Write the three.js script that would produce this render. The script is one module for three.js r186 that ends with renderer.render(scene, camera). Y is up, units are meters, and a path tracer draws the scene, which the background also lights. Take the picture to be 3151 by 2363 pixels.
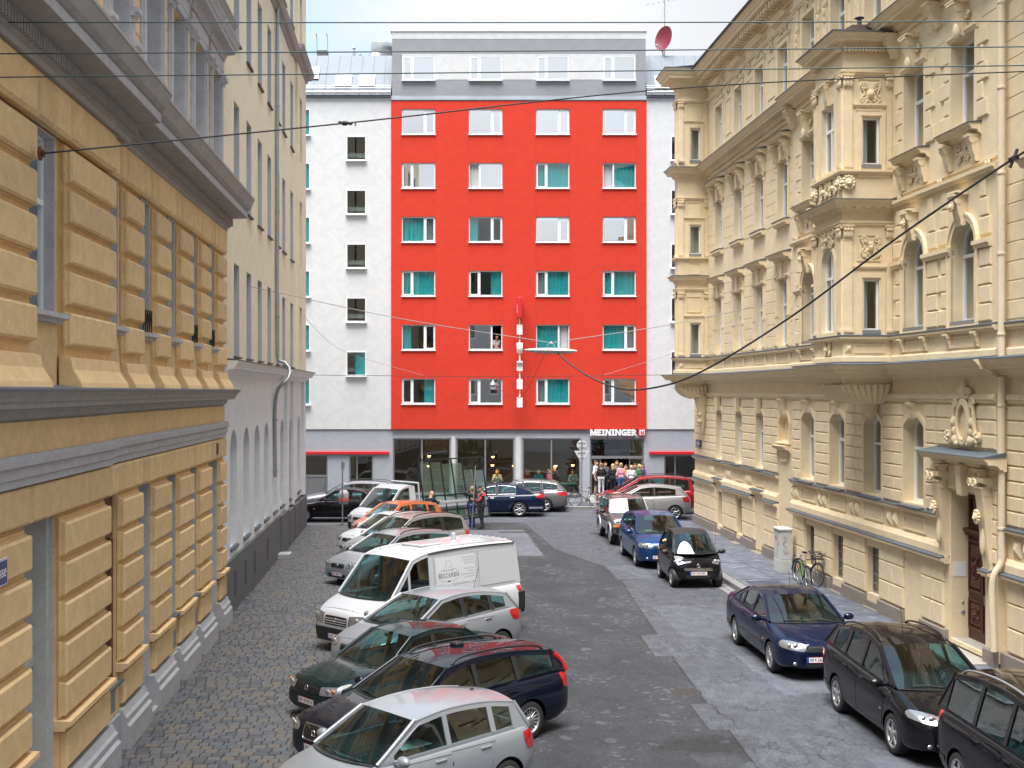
import * as THREE from 'three';
import { mergeGeometries, toCreasedNormals, mergeVertices } from 'three/addons/utils/BufferGeometryUtils.js';
import { RoundedBoxGeometry } from 'three/addons/geometries/RoundedBoxGeometry.js';
import { MarchingCubes } from 'three/addons/objects/MarchingCubes.js';
import { FontLoader } from 'three/addons/loaders/FontLoader.js';
import { TextGeometry } from 'three/addons/geometries/TextGeometry.js';
import { Brush, Evaluator, SUBTRACTION } from 'three-bvh-csg';
import { createNoise2D, createNoise3D } from 'simplex-noise';

// ---------------------------------------------------------------- camera, sky, sun, exposure
const scene = new THREE.Scene();
const camera = new THREE.PerspectiveCamera(34.98, 1024 / 768, 0.1, 2000);
camera.position.set(0, 6, 0);
camera.lookAt(0, 6, -10);
camera.setViewOffset(1024, 768, 0, -7, 1024, 768);   // level camera, horizon a touch below the middle

const renderer = new THREE.WebGLRenderer({ antialias: true });
renderer.toneMapping = THREE.LinearToneMapping;
renderer.toneMappingExposure = 7.1;
renderer.shadowMap.enabled = true;

function seeded(a) { return () => { a |= 0; a = a + 0x6D2B79F5 | 0; let t = Math.imul(a ^ a >>> 15, 1 | a); t = t + Math.imul(t ^ t >>> 7, 61 | t) ^ t; return ((t ^ t >>> 14) >>> 0) / 4294967296; }; }
const rnd = seeded(71);
const N2 = createNoise2D(seeded(5)), N3 = createNoise3D(seeded(9));
const sstep = (a, b, x) => { const t = Math.min(1, Math.max(0, (x - a) / (b - a))); return t * t * (3 - 2 * t); };

{ // bright broken cloud cover, the same all round
  const W = 1024, H = 512, d = new Float32Array(W * H * 4);
  for (let j = 0; j < H; j++) for (let i = 0; i < W; i++) {
    const el = (j + .5) / H * Math.PI - Math.PI / 2, az = (i + .5) / W * Math.PI * 2;
    const x = Math.cos(el) * Math.cos(az), z = Math.cos(el) * Math.sin(az), y = Math.max(0, Math.sin(el));
    const k = 1 / (y + .22), px = x * k + 27.9, pz = z * k + 62.9;
    let n = 0, a = .5, f = .9;
    for (let o = 0; o < 6; o++) { n += a * N3(px * f, pz * f, o * 7.1); a *= .53; f *= 2.03; }
    const cov = sstep(-.22, .3, n + .1 * (1 - y)), shade = .5 + .5 * N3(px * 1.3 + 9, pz * 1.3, 3);
    const cl = .113 + .048 * shade, o = (j * W + i) * 4;
    d[o] = (.088 + .012 * (1 - y)) * (1 - cov) + cl * .985 * cov;
    d[o + 1] = (.122 + .012 * (1 - y)) * (1 - cov) + cl * cov;
    d[o + 2] = (.164 + .0 * (1 - y)) * (1 - cov) + cl * 1.045 * cov;
    d[o + 3] = 1;
  }
  const sky = new THREE.DataTexture(d, W, H, THREE.RGBAFormat, THREE.FloatType);
  sky.mapping = THREE.EquirectangularReflectionMapping; sky.magFilter = sky.minFilter = THREE.LinearFilter; sky.needsUpdate = true;
  scene.background = sky; scene.environment = sky;
}
const sun = new THREE.DirectionalLight(new THREE.Color(1, .965, .91), 1.5);   // veiled sun high behind the camera
sun.position.set(-8, 74, -18); sun.target.position.set(0, 0, -40); sun.castShadow = true; sun.shadow.radius = 90;
Object.assign(sun.shadow.camera, { left: -60, right: 60, top: 60, bottom: -60, near: 1, far: 220 });
sun.shadow.mapSize.set(4096, 4096);
scene.add(sun, sun.target);
// ---------------------------------------------------------------- helpers
const TH = Math.atan(.078), C = Math.cos(TH), SN = Math.sin(TH);         // the street runs 4.5 degrees off the view axis
const V = (x, y, z) => new THREE.Vector3(x, y, z);
const street = (t, y, s) => V(t * C - s * SN, y, -(s * C + t * SN));     // t to the right, s along the street, metres
const taken = {};
function numbered(n) { const k = taken[n] = (taken[n] ?? -1) + 1; return k ? n + '_' + String(k).padStart(3, '0') : n; }
function tag(o, label, category, group, kind) { if (label) o.userData.label = label; if (category) o.userData.category = category; if (group) o.userData.group = group; if (kind) o.userData.kind = kind; return o; }
function thing(name, label, category, p, turn = 0, group) {
  const o = new THREE.Group(); o.name = numbered(name); scene.add(o); o.position.copy(p ?? V(0, 0, 0)); o.rotation.y = turn;
  return tag(o, label, category, group);
}
let XF = null;      // where set, geometry is laid out in another face's frame first
function part(name, geo, m, parent, kind) {
  if (Array.isArray(geo)) geo = merge(geo);
  if (XF) geo = geo.clone().applyMatrix4(XF);
  const o = new THREE.Mesh(geo, m); o.name = name; o.castShadow = o.receiveShadow = true; parent.add(o);
  if (kind) o.userData.kind = kind;
  return o;
}
function solo(name, geo, m, label, category, p, turn = 0, group) {
  const o = part(numbered(name), geo, m, scene); if (p) o.position.copy(p); o.rotation.y = turn; return tag(o, label, category, group);
}
function structure(name, geo, m) { const o = part(numbered(name), geo, m, scene, 'structure'); return o; }
const plainGeo = g => { g = g.index ? g.toNonIndexed() : g; for (const k of Object.keys(g.attributes)) if (!['position', 'normal', 'uv'].includes(k)) g.deleteAttribute(k); if (!g.attributes.uv) boxUV(g); g.clearGroups?.(); return g; };
function merge(list) { return list.length === 1 ? list[0] : mergeGeometries(list.map(plainGeo)); }
function boxUV(g) {      // uv in metres from the direction each face points
  const p = g.attributes.position, n = g.attributes.normal, uv = new Float32Array(p.count * 2);
  for (let i = 0; i < p.count; i++) {
    const ax = Math.abs(n.getX(i)), ay = Math.abs(n.getY(i)), az = Math.abs(n.getZ(i));
    const [u, v] = ay > ax && ay > az ? [p.getX(i), p.getZ(i)] : ax > az ? [p.getZ(i), p.getY(i)] : [p.getX(i), p.getY(i)];
    uv[2 * i] = u; uv[2 * i + 1] = v;
  }
  g.setAttribute('uv', new THREE.BufferAttribute(uv, 2)); return g;
}
function box(x0, x1, y0, y1, z0, z1, r = 0) {
  const w = Math.abs(x1 - x0), h = Math.abs(y1 - y0), d = Math.abs(z1 - z0);
  const g = r ? new RoundedBoxGeometry(w, h, d, 2, Math.min(r, w / 2.01, h / 2.01, d / 2.01)) : new THREE.BoxGeometry(w, h, d);
  g.translate((x0 + x1) / 2, (y0 + y1) / 2, (z0 + z1) / 2); return boxUV(plainGeo(g));
}
function flat(pos) { const g = new THREE.BufferGeometry(); g.setAttribute('position', new THREE.Float32BufferAttribute(pos, 3)); g.computeVertexNormals(); return boxUV(g); }
function rings(list, crease) {      // skin over closed rings of equal length, capped at both ends
  const n = list[0].length, pos = [], P = (r, i) => list[r][(i + n) % n];
  for (let r = 0; r + 1 < list.length; r++) for (let i = 0; i < n; i++) pos.push(...P(r, i), ...P(r, i + 1), ...P(r + 1, i + 1), ...P(r, i), ...P(r + 1, i + 1), ...P(r + 1, i));
  for (const [r, f] of [[0, 1], [list.length - 1, 0]]) {
    const c = [0, 1, 2].map(k => list[r].reduce((a, p) => a + p[k], 0) / n);
    for (let i = 0; i < n; i++) f ? pos.push(...c, ...P(r, i + 1), ...P(r, i)) : pos.push(...c, ...P(r, i), ...P(r, i + 1));
  }
  const g = flat(pos); return crease ? boxUV(toCreasedNormals(g, crease)) : g;
}
// raised block: its back at z, front face pushed out by d with a bevel b all round
function block(x0, x1, y0, y1, z, d, b = .04) {
  const R = (i, zz) => [[x0 + i, y0 + i, zz], [x1 - i, y0 + i, zz], [x1 - i, y1 - i, zz], [x0 + i, y1 - i, zz]];
  return rings([R(0, z), R(0, z + d - b * .8), R(b * .35, z + d - b * .55), R(b, z + d)]);
}
// moulding: closed profile of [out, up] points run from x0 to x1
function mould(prof, x0, x1) {
  const s = new THREE.Shape(prof.map(p => new THREE.Vector2(p[0], p[1])));
  const g = new THREE.ExtrudeGeometry(s, { depth: x1 - x0, bevelEnabled: false, curveSegments: 4 });
  g.rotateY(-Math.PI / 2); g.translate(x1, 0, 0); return boxUV(plainGeo(g));
}
// moulding that runs round the three sides of a bay: [x0,x1] wide, front at zf, back at zb
function mouldBay(prof, x0, x1, zb, zf) {
  const pos = [], P = prof.map(p => [[x0 - p[0], p[1], zb], [x0 - p[0], p[1], zf + p[0]], [x1 + p[0], p[1], zf + p[0]], [x1 + p[0], p[1], zb]]);
  const n = prof.length;
  for (let i = 0; i < n; i++) for (let k = 0; k < 3; k++) { const a = P[i][k], b = P[i][k + 1], c = P[(i + 1) % n][k + 1], d = P[(i + 1) % n][k]; pos.push(...a, ...b, ...c, ...a, ...c, ...d); }
  const top = prof.reduce((a, p) => p[1] > a[1] || (p[1] === a[1] && p[0] > a[0]) ? p : a), bot = prof.reduce((a, p) => p[1] < a[1] || (p[1] === a[1] && p[0] > a[0]) ? p : a);
  return flat(pos);
}
// cornice profile of given height and reach: a cyma over fillets, y0 at the bottom
function cornice(y0, h, p, back = -.05) {
  return [[back, y0], [.05 * p, y0], [.08 * p, y0 + .12 * h], [.2 * p, y0 + .14 * h], [.26 * p, y0 + .3 * h], [.34 * p, y0 + .42 * h], [.72 * p, y0 + .46 * h], [.74 * p, y0 + .62 * h], [.8 * p, y0 + .64 * h], [.86 * p, y0 + .76 * h], [.98 * p, y0 + .9 * h], [p, y0 + .92 * h], [p, y0 + h * .97], [back, y0 + h]];
}
const band = (y0, h, p, back = -.04) => [[back, y0], [p * .6, y0], [p * .65, y0 + h * .3], [p, y0 + h * .45], [p, y0 + h * .9], [back, y0 + h]];
// wall sheet with openings; openings are [x0,x1,y0,y1,rise] with rise > 0 for an arched head
function openingPath(o, g = 0) {
  const [x0, x1, y0, y1, rise = 0] = o, p = new THREE.Path();
  p.moveTo(x0 - g, y0 - g); p.lineTo(x1 + g, y0 - g); p.lineTo(x1 + g, y1 + (rise ? 0 : g));
  if (rise) { const w = (x1 - x0) / 2 + g, R = (w * w + (rise + g) ** 2) / (2 * (rise + g)), cy = y1 + rise + g - R, a = Math.asin(Math.min(1, w / R)); const n = 14, sgn = R > rise + g || Math.abs(R - w) > 1e-6 ? 1 : 1;
    const A = rise + g > w ? Math.PI - a : a;
    for (let i = 1; i <= n; i++) { const q = A - 2 * A * i / n; p.lineTo((x0 + x1) / 2 + R * Math.sin(q), cy + R * Math.cos(q)); } }
  else p.lineTo(x0 - g, y1 + g);
  p.lineTo(x0 - g, y0 - g); return p;
}
function wallSheet(x0, x1, y0, y1, z, depth, openings = []) {
  const s = new THREE.Shape([[x0, y0], [x1, y0], [x1, y1], [x0, y1]].map(p => new THREE.Vector2(...p)));
  for (const o of openings) s.holes.push(openingPath(o));
  const g = new THREE.ExtrudeGeometry(s, { depth, bevelEnabled: false }); g.translate(0, 0, z - depth); return boxUV(plainGeo(g));
}
// frame between two outlines of an opening
function frameRing(o, g0, g1, z, depth) {
  const pts = openingPath(o, g1).getPoints(), s = new THREE.Shape(pts); s.holes.push(openingPath(o, g0));
  const g = new THREE.ExtrudeGeometry(s, { depth, bevelEnabled: false }); g.translate(0, 0, z); return boxUV(plainGeo(g));
}
function sheetOf(o, g, z) { const q = new THREE.ShapeGeometry(new THREE.Shape(openingPath(o, g).getPoints())); q.translate(0, 0, z); return boxUV(plainGeo(q)); }
function tube(pts, r, seg = 6, n) { const c = new THREE.CatmullRomCurve3(pts.map(p => p.isVector3 ? p : V(...p))); return boxUV(plainGeo(new THREE.TubeGeometry(c, n ?? Math.max(2, pts.length * 4), r, seg))); }
function rod(a, b, r, seg = 8) {
  a = a.isVector3 ? a : V(...a); b = b.isVector3 ? b : V(...b); const d = b.clone().sub(a), g = new THREE.CylinderGeometry(r, r, d.length(), seg);
  g.applyQuaternion(new THREE.Quaternion().setFromUnitVectors(V(0, 1, 0), d.clone().normalize())); g.translate(...a.clone().add(b).multiplyScalar(.5).toArray()); return boxUV(plainGeo(g));
}
function bar(a, b, w, h) {      // rectangular bar between two points
  a = a.isVector3 ? a : V(...a); b = b.isVector3 ? b : V(...b); const d = b.clone().sub(a), g = new THREE.BoxGeometry(w, d.length(), h);
  g.applyQuaternion(new THREE.Quaternion().setFromUnitVectors(V(0, 1, 0), d.clone().normalize())); g.translate(...a.clone().add(b).multiplyScalar(.5).toArray()); return boxUV(plainGeo(g));
}
const lathe = (pts, n = 16) => boxUV(plainGeo(new THREE.LatheGeometry(pts.map(p => new THREE.Vector2(p[0], p[1])), n)));
const ball = (x, y, z, rx, ry = rx, rz = rx, n = 10) => { const g = new THREE.SphereGeometry(1, n, Math.max(6, n - 2)); g.scale(rx, ry, rz); g.translate(x, y, z); return boxUV(plainGeo(g)); };
const moved = (g, x, y, z, ry = 0, s = 1) => { g = g.clone(); if (s !== 1) g.scale(s, s, s); if (ry) g.rotateY(ry); return g.translate(x, y, z); };

// ---------------------------------------------------------------- procedural materials
const lin = (r, g, b) => new THREE.Color().setRGB(r, g, b);
function dataTex(n, fn, srgb, m = n) {
  const d = new Uint8Array(n * m * 4);
  for (let j = 0; j < m; j++) for (let i = 0; i < n; i++) { const c = fn(i / n, j / m, i, j), o = (j * n + i) * 4; d[o] = c[0]; d[o + 1] = c[1]; d[o + 2] = c[2]; d[o + 3] = 255; }
  const t = new THREE.DataTexture(d, n, m); t.wrapS = t.wrapT = THREE.RepeatWrapping; t.magFilter = THREE.LinearFilter; t.minFilter = THREE.LinearMipmapLinearFilter; t.generateMipmaps = true; t.needsUpdate = true;
  if (srgb) t.colorSpace = THREE.SRGBColorSpace; return t;
}
// noise that repeats at the edge of the tile
function tileNoise(u, v, f, seed = 0) { const a = u * Math.PI * 2, b = v * Math.PI * 2, r = f / (Math.PI * 2); return N3(Math.cos(a) * r + seed, Math.sin(a) * r + Math.cos(b) * r * 1.3, Math.sin(b) * r * 1.3 - seed); }
const fineGrain = dataTex(512, (u, v) => { const n = .5 * tileNoise(u, v, 40) + .5 * tileNoise(u, v, 120, 4) + (rnd() - .5) * .9, g = Math.max(0, Math.min(255, 128 + 70 * n)); return [g, g, g]; });
const mottle = dataTex(512, (u, v) => { const n = .55 * tileNoise(u, v, 5, 2) + .3 * tileNoise(u, v, 14, 7) + .25 * tileNoise(u, v, 50, 1), s = (rnd() - .5) * 6; return [0, 1, 2].map(k => Math.max(0, Math.min(255, 240 + 9 * n + s - (k === 2 ? 3 * n : 0)))); }, true);
const soot = dataTex(512, (u, v) => {      // old limewash: blotches, drips and bare spots
  const n = .6 * tileNoise(u, v, 6, 3) + .4 * tileNoise(u, v, 22, 8), d = tileNoise(u * 1, v * .12, 60, 6), sp = tileNoise(u, v, 30, 11);
  let g = 238 + 12 * n - (d > .35 ? 14 * (d - .35) : 0) * (n > -.2 ? 1 : .3); if (sp > .72) g -= 30 * (sp - .72) * 4;
  return [g, g - 2 + n * 2, g - 5 + n * 4].map(q => Math.max(0, Math.min(255, q + (rnd() - .5) * 7)));
}, true);
const rep = (t, k) => { const c = t.clone(); c.repeat.set(k, k); c.needsUpdate = true; return c; };
const mottleM = rep(mottle, .37), sootM = rep(soot, .43), grainM = rep(fineGrain, 1.6);
const plaster = (c, o = {}) => new THREE.MeshStandardMaterial({ color: c, roughness: .92, map: o.old ? sootM : mottleM, bumpMap: grainM, bumpScale: o.bump ?? .004 });
const M = {
  ochre: plaster(lin(.88, .63, .34), { old: 1 }), ochreDeep: plaster(lin(.87, .60, .30), { old: 1 }), leftGrey: plaster(lin(.55, .55, .60), { old: 1 }), leftDark: plaster(lin(.42, .41, .415), { old: 1 }), footGrey: plaster(lin(.48, .49, .53), { old: 1, bump: .01 }),
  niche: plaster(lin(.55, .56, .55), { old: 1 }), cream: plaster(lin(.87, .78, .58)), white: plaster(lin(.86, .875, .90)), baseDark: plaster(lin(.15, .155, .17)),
  stone: plaster(lin(.90, .735, .49)), stoneLight: plaster(lin(.87, .73, .53)), plinth: plaster(lin(.30, .265, .235), { old: 1, bump: .006 }),
  red: plaster(lin(.66, .040, .0175), { bump: .003 }), hotelWhite: plaster(lin(.70, .705, .72), { bump: .003 }), hotelGrey: plaster(lin(.42, .44, .50), { bump: .003 }), hotelLight: plaster(lin(.66, .66, .67), { bump: .003 }), hotelMid: plaster(lin(.31, .315, .34), { bump: .003 }), hotelBase: plaster(lin(.43, .455, .51), { bump: .003 }),
  zinc: new THREE.MeshStandardMaterial({ color: lin(.115, .145, .18), roughness: .55, metalness: .1, map: mottleM }), zincDark: new THREE.MeshStandardMaterial({ color: lin(.12, .125, .14), roughness: .6, metalness: .3, map: mottleM }),
  steel: new THREE.MeshStandardMaterial({ color: lin(.62, .64, .66), roughness: .32, metalness: .85 }), galv: new THREE.MeshStandardMaterial({ color: lin(.40, .42, .44), roughness: .45, metalness: .7, map: mottleM }),
  frame: new THREE.MeshStandardMaterial({ color: lin(.80, .81, .83), roughness: .45 }), alu: new THREE.MeshStandardMaterial({ color: lin(.30, .31, .33), roughness: .4, metalness: .5 }), black: new THREE.MeshStandardMaterial({ color: lin(.015, .015, .017), roughness: .55 }), rubber: new THREE.MeshStandardMaterial({ color: lin(.022, .022, .024), roughness: .85 }),
  cable: new THREE.MeshStandardMaterial({ color: lin(.02, .02, .022), roughness: .6 }), wire: new THREE.MeshStandardMaterial({ color: lin(.035, .07, .075), roughness: .5 }), wireLight: new THREE.MeshStandardMaterial({ color: lin(.30, .30, .30), roughness: .5 }),
  glass: new THREE.MeshPhysicalMaterial({ color: lin(.82, .88, .88), transmission: 1, thickness: 0, roughness: .01, ior: 1.75 }),
  coated: new THREE.MeshStandardMaterial({ color: lin(.80, .83, .86), metalness: 1, roughness: .015 }),
  shopGlass: new THREE.MeshPhysicalMaterial({ color: lin(.75, .82, .82), transmission: 1, thickness: 0, roughness: .005, ior: 1.8 }),
  carGlass: new THREE.MeshPhysicalMaterial({ color: lin(.36, .58, .58), transmission: 1, thickness: 0, roughness: .005, ior: 2.0 }),
  carGlassDark: new THREE.MeshPhysicalMaterial({ color: lin(.14, .22, .22), transmission: 1, thickness: 0, roughness: .005, ior: 1.75 }),
  room: new THREE.MeshStandardMaterial({ color: lin(.42, .40, .37), roughness: .95 }),
  teal: new THREE.MeshStandardMaterial({ color: lin(.035, .66, .70), roughness: .95 }), sheer: new THREE.MeshPhysicalMaterial({ color: lin(.72, .73, .76), roughness: 1, transmission: .35, thickness: 0 }),
  redTrim: new THREE.MeshStandardMaterial({ color: lin(.62, .02, .03), roughness: .4 }), signWhite: new THREE.MeshStandardMaterial({ color: lin(.80, .80, .82), roughness: .4 }),
  doorBrown: new THREE.MeshStandardMaterial({ color: lin(.085, .022, .014), roughness: .42, map: sootM }), doorCream: new THREE.MeshStandardMaterial({ color: lin(.66, .64, .50), roughness: .5, map: mottleM }), rust: new THREE.MeshStandardMaterial({ color: lin(.16, .055, .03), roughness: .7, map: sootM }),
};
const blocksGroup = [];
function fitText(ctx, txt, x, y, w) { const m = ctx.measureText(txt).width; ctx.save(); ctx.translate(x, y); ctx.scale(w / m, 1); ctx.fillText(txt, 0, 0); ctx.restore(); }
function canvasTex(w, h, draw) { const c = document.createElement('canvas'); c.width = w; c.height = h; draw(c.getContext('2d'), w, h); const t = new THREE.CanvasTexture(c); t.colorSpace = THREE.SRGBColorSpace; return t; }
// a hung curtain: wavy sheet between x0..x1, y0..y1 at depth z
function curtain(x0, x1, y0, y1, z, waves) {
  const n = Math.max(8, Math.round((x1 - x0) * 26)), g = new THREE.PlaneGeometry(x1 - x0, y1 - y0, n, 3), p = g.attributes.position;
  for (let i = 0; i < p.count; i++) { const x = p.getX(i); p.setZ(i, .03 * Math.sin((x - x0) * waves) + .015 * Math.sin((x - x0) * waves * 2.3 + 1)); }
  g.translate((x0 + x1) / 2, (y0 + y1) / 2, z); g.computeVertexNormals(); return boxUV(plainGeo(g));
}
// old casement window: frame, transom, mullion and panes inside an opening
function casement(parent, o, z, opt = {}) {
  const [x0, x1, y0, y1, rise = 0] = o, f = opt.f ?? .07, tr = y0 + (y1 + rise - y0) * (opt.transom ?? .66), xm = (x0 + x1) / 2;
  const w = part('window', [frameRing(o, -f, 0, z, .07)], M.frame, parent);
  const bars = [box(x0 + f, x1 - f, tr - .035, tr + .04, z - .01, z + .085)];
  if (!opt.single) bars.push(box(xm - .045, xm + .045, y0 + f, tr - .035, z + .005, z + .08), box(xm - .03, xm + .03, tr + .04, y1 + rise - f, z + .005, z + .075));
  part('window_bar', bars, M.frame, w);
  part('pane', sheetOf(o, -f * .8, z + .035), M.glass, w);
  if (opt.curtain !== 0) part('curtain', curtain(x0 + .02, x1 - .02, y0 + .05, y1 + rise - .05, z - .16, 26), M.sheer, w);
  return w;
}
// ---------------------------------------------------------------- ground, road, pavements
{
  const clampc = c => c.map(q => Math.max(0, Math.min(255, q)));
  const tile = dataTex(512, (u, v) => { const n = 10 * tileNoise(u, v, 4, 1) + 8 * tileNoise(u, v, 16, 5) + (rnd() - .5) * 26; return clampc([72 + n, 75 + n, 84 + n]); }, true);
  const tm = rep(tile, .3);
  const asph = new THREE.MeshStandardMaterial({ map: tm, roughness: .88, bumpMap: rep(fineGrain, 3), bumpScale: .004 });
  const g = new THREE.PlaneGeometry(900, 900); g.rotateX(-Math.PI / 2); g.translate(0, -.012, -60); boxUV(g);
  structure('ground', g, asph);
  // street surface: newer dark asphalt in the middle, older cracked pale asphalt along the kerb, patched in rectangles
  const T0 = -1.2, T1 = 9.62, S0 = 9, S1 = 55.5, NW = 1024, NH = 2048, PXT = (T1 - T0) / NW, PXS = (S1 - S0) / NH;
  const edge = s => {      // seam between new and old surface
    const k = [[9, 5.2], [19.6, 5.42], [21.2, 5.5], [21.25, 5.15], [23, 5.2], [23.05, 5.55], [27.2, 5.75], [27.25, 5.35], [29.6, 5.45], [29.65, 5.9], [33, 6.1], [38.2, 6.45], [38.3, 7.3], [42, 6.2], [46, 5.2], [56, 4.8]];
    for (let i = 0; i + 1 < k.length; i++) if (s <= k[i + 1][0]) return k[i][1] + (k[i + 1][1] - k[i][1]) * (s - k[i][0]) / (k[i + 1][0] - k[i][0]);
    return 4.6;
  };
  const shade = new Float32Array(NW * NH), rough = new Float32Array(NW * NH);
  for (let j = 0; j < NH; j++) for (let i = 0; i < NW; i++) {
    const t = T0 + i * PXT, s = S0 + j * PXS, o = j * NW + i;
    const n1 = N2(t * .5, s * .35), n2 = N2(t * 1.7 + 5, s * 1.3), n3 = N2(t * 6, s * 4.5), n4 = N2(t * 17, s * 14), n5 = N2(t * 2.2 + 31, s * 5.2 + 9);
    let v;
    if (t < edge(s)) {
      v = 48 + 5 * n1 + 4 * n2 + 3 * n3;
      const worn = sstep(.45, .7, .55 * n5 + .35 * n3 + .25 * n1 + (s > 30 ? .12 : 0)); v += 22 * worn;                          // pale scuffed spots
      if (N2(t * 1.1 - 7, s * .9 + 3) > .78) v += 20;
    } else {
      v = 73 + 6 * n1 + 6 * n2 + 5 * n3;
      const dark = sstep(.12, .6, .5 * n1 + .45 * N2(t * 4.3 + 7, s * 1.4) + .4 * N2(t * 11, s * 5) + .25 * n3); v -= 15 * dark;                               // remains of the wearing course
    }
    // rectangular repairs
    for (const [a, b, c, d, q] of [[6.5, 9.7, 29.2, 33.6, 84], [5.7, 7.3, 23.1, 24.6, 82], [7.2, 9.7, 23.6, 27.1, 94], [6.4, 7.6, 38.4, 41.5, 88], [-.6, 1.6, 43, 52, 90], [2, 4.6, 44.2, 52.5, 114], [3.3, 4.4, 47.5, 50, 82], [1.2, 3.2, 35.5, 37.2, 82], [7.3, 9.7, 14, 19.4, 88], [4.5, 5.3, 17, 19.9, 60]]) {
      if (t < a - .1 || t > b + .1 || s < c - .1 || s > d + .1) continue;
      const e = .06 * N2(s * 2, t * 2 + q);
      if (t > a + e && t < b + e && s > c + e && s < d + e) v = v * .35 + (q + 6 * n2 + 5 * n3) * .65;
    }
    if (Math.abs(t - edge(s)) < .018) v -= 22;
    const hole = Math.hypot((t - 5.0) / .9, (s - 20.3) / .55); if (hole < 1 + .45 * n3) v -= 12;
    v += 4 * n4; shade[o] = v; rough[o] = (rnd() - .5) * 20;
  }
  // cracks: wandering dark lines, mostly in the old surface
  const dark = (t, s, w, k) => { const i0 = Math.round((t - T0) / PXT), j0 = Math.round((s - S0) / PXS), a = Math.max(1, Math.round(w / PXT)); for (let i = -a; i <= a; i++) { const x = i0 + i; if (x >= 0 && x < NW && j0 >= 0 && j0 < NH) shade[j0 * NW + x] -= k * (1 - Math.abs(i) / (a + .5)); } };
  const rc = seeded(33);
  for (let c = 0; c < 120; c++) {
    let s = 14 + rc() * 30, t = edge(s) + rc() * (9.5 - edge(s)), a = rc() < .6 ? (rc() - .5) * 1.0 : Math.PI / 2 + (rc() - .5); if (c % 9 === 0) t = rc() * 5;
    const len = 30 + rc() * 130;
    for (let k = 0; k < len; k++) { dark(t, s, .009, c % 9 ? 22 : 12); a += (rc() - .5) * .55; t += Math.sin(a) * .016; s += Math.cos(a) * .016; }
  }
  for (let j = 0; j < NH; j++) { const s = S0 + j * PXS; for (const q of [8.85 + .03 * N2(s, 4), 3.1 + .12 * N2(s * .5, 8)]) if (N2(s * .8, q) > -.2) dark(q, s, .012, 16); }
  const map = dataTex(NW, (u, v, i, j) => { const q = shade[j * NW + i] + rough[j * NW + i]; return clampc([q * .95, q * .985, q * 1.08]); }, true, NH);
  map.wrapS = map.wrapT = THREE.ClampToEdgeWrapping;
  const rg = new THREE.PlaneGeometry(T1 - T0, S1 - S0, 1, 1); rg.rotateX(-Math.PI / 2); rg.translate((T0 + T1) / 2, 0, -(S0 + S1) / 2);
  const road = structure('road', rg, new THREE.MeshStandardMaterial({ map, roughness: .86, bumpMap: rep(fineGrain, 12), bumpScale: .003 }));
  road.rotation.y = TH;
  // slot drain grate across the road by the crossing
  const dg = []; for (let k = 0; k < 11; k++) dg.push(box(k * .11, k * .11 + .05, .002, .012, -.16, .16)); dg.push(box(-.03, 1.2, .001, .006, -.2, .2));
  solo('drain_grate', merge(dg), new THREE.MeshStandardMaterial({ color: lin(.055, .045, .045), roughness: .7, metalness: .4 }), 'long rusty drain grate set in the asphalt at the crossing', 'drain grate', V(-.5, 0, -51.8));
  for (const [t, s, l] of [[5.35, 23.9, 'round dark manhole cover in pale cracked asphalt beside the car with five-spoke wheels'], [3.4, 46.5, 'round manhole cover in the pale worn patch near the crossing']])
    solo('manhole_cover', merge([lathe([[0, .004], [.27, .004], [.3, .008], [.3, -.01]], 24), ...[-.15, 0, .15].map(x => box(x - .02, x + .02, .004, .009, -.2, .2))]), new THREE.MeshStandardMaterial({ color: lin(.05, .046, .044), roughness: .65, metalness: .4 }), l, 'manhole cover', street(t, 0, s));

  // left pavement of setts
  const bed = box(-5.05, -1.05, -.02, .02, -54.6, -12); const pl = structure('cobbled_pavement', bed, new THREE.MeshStandardMaterial({ color: lin(.13, .118, .098), roughness: 1, bumpMap: rep(fineGrain, 2), bumpScale: .01 })); pl.rotation.y = TH;
  const tones = [[.105, .113, .132], [.123, .13, .147], [.087, .095, .11], [.142, .14, .142], [.152, .138, .122], [.114, .121, .135], [.13, .137, .152]].map(c => lin(...c));
  const sm = tones.map(c => new THREE.MeshStandardMaterial({ color: c, roughness: .72, map: rep(soot, 1.1), bumpMap: rep(fineGrain, 4), bumpScale: .006 }));
  const sett = (w, d, h, j) => { const R = (i, y) => [[-w / 2 + i, y, -d / 2 + i * j[0]], [w / 2 - i * j[1], y, -d / 2 + i], [w / 2 - i, y, d / 2 - i * j[2]], [-w / 2 + i * j[3], y, d / 2 - i]].reverse(); return rings([R(0, 0), R(.002, h - .012), R(.013, h)]); };
  const rs = seeded(12), all = [];
  for (let s = 14.4, row = 0; s < 54.4; row++) {
    const d = .19 + rs() * .03; let t = -5.0 + rs() * .2;
    while (t < -1.15) { const w = .17 + rs() * .09; all.push([t + w / 2 - .008, s + d / 2, w - .012, d - .014, .034 + rs() * .012, rs()]); t += w; }
    s += d;
  }
  const own = all.filter(q => q[1] > 17.8 && q[0] < -2.2 + (q[1] - 18) * .02).slice(0, 300);
  const keep = new Set(own), rest = [];
  const shapes = [0, 1, 2, 3, 4].map(k => sett(1, 1, 1, [1, 1, 1, 1]));
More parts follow.
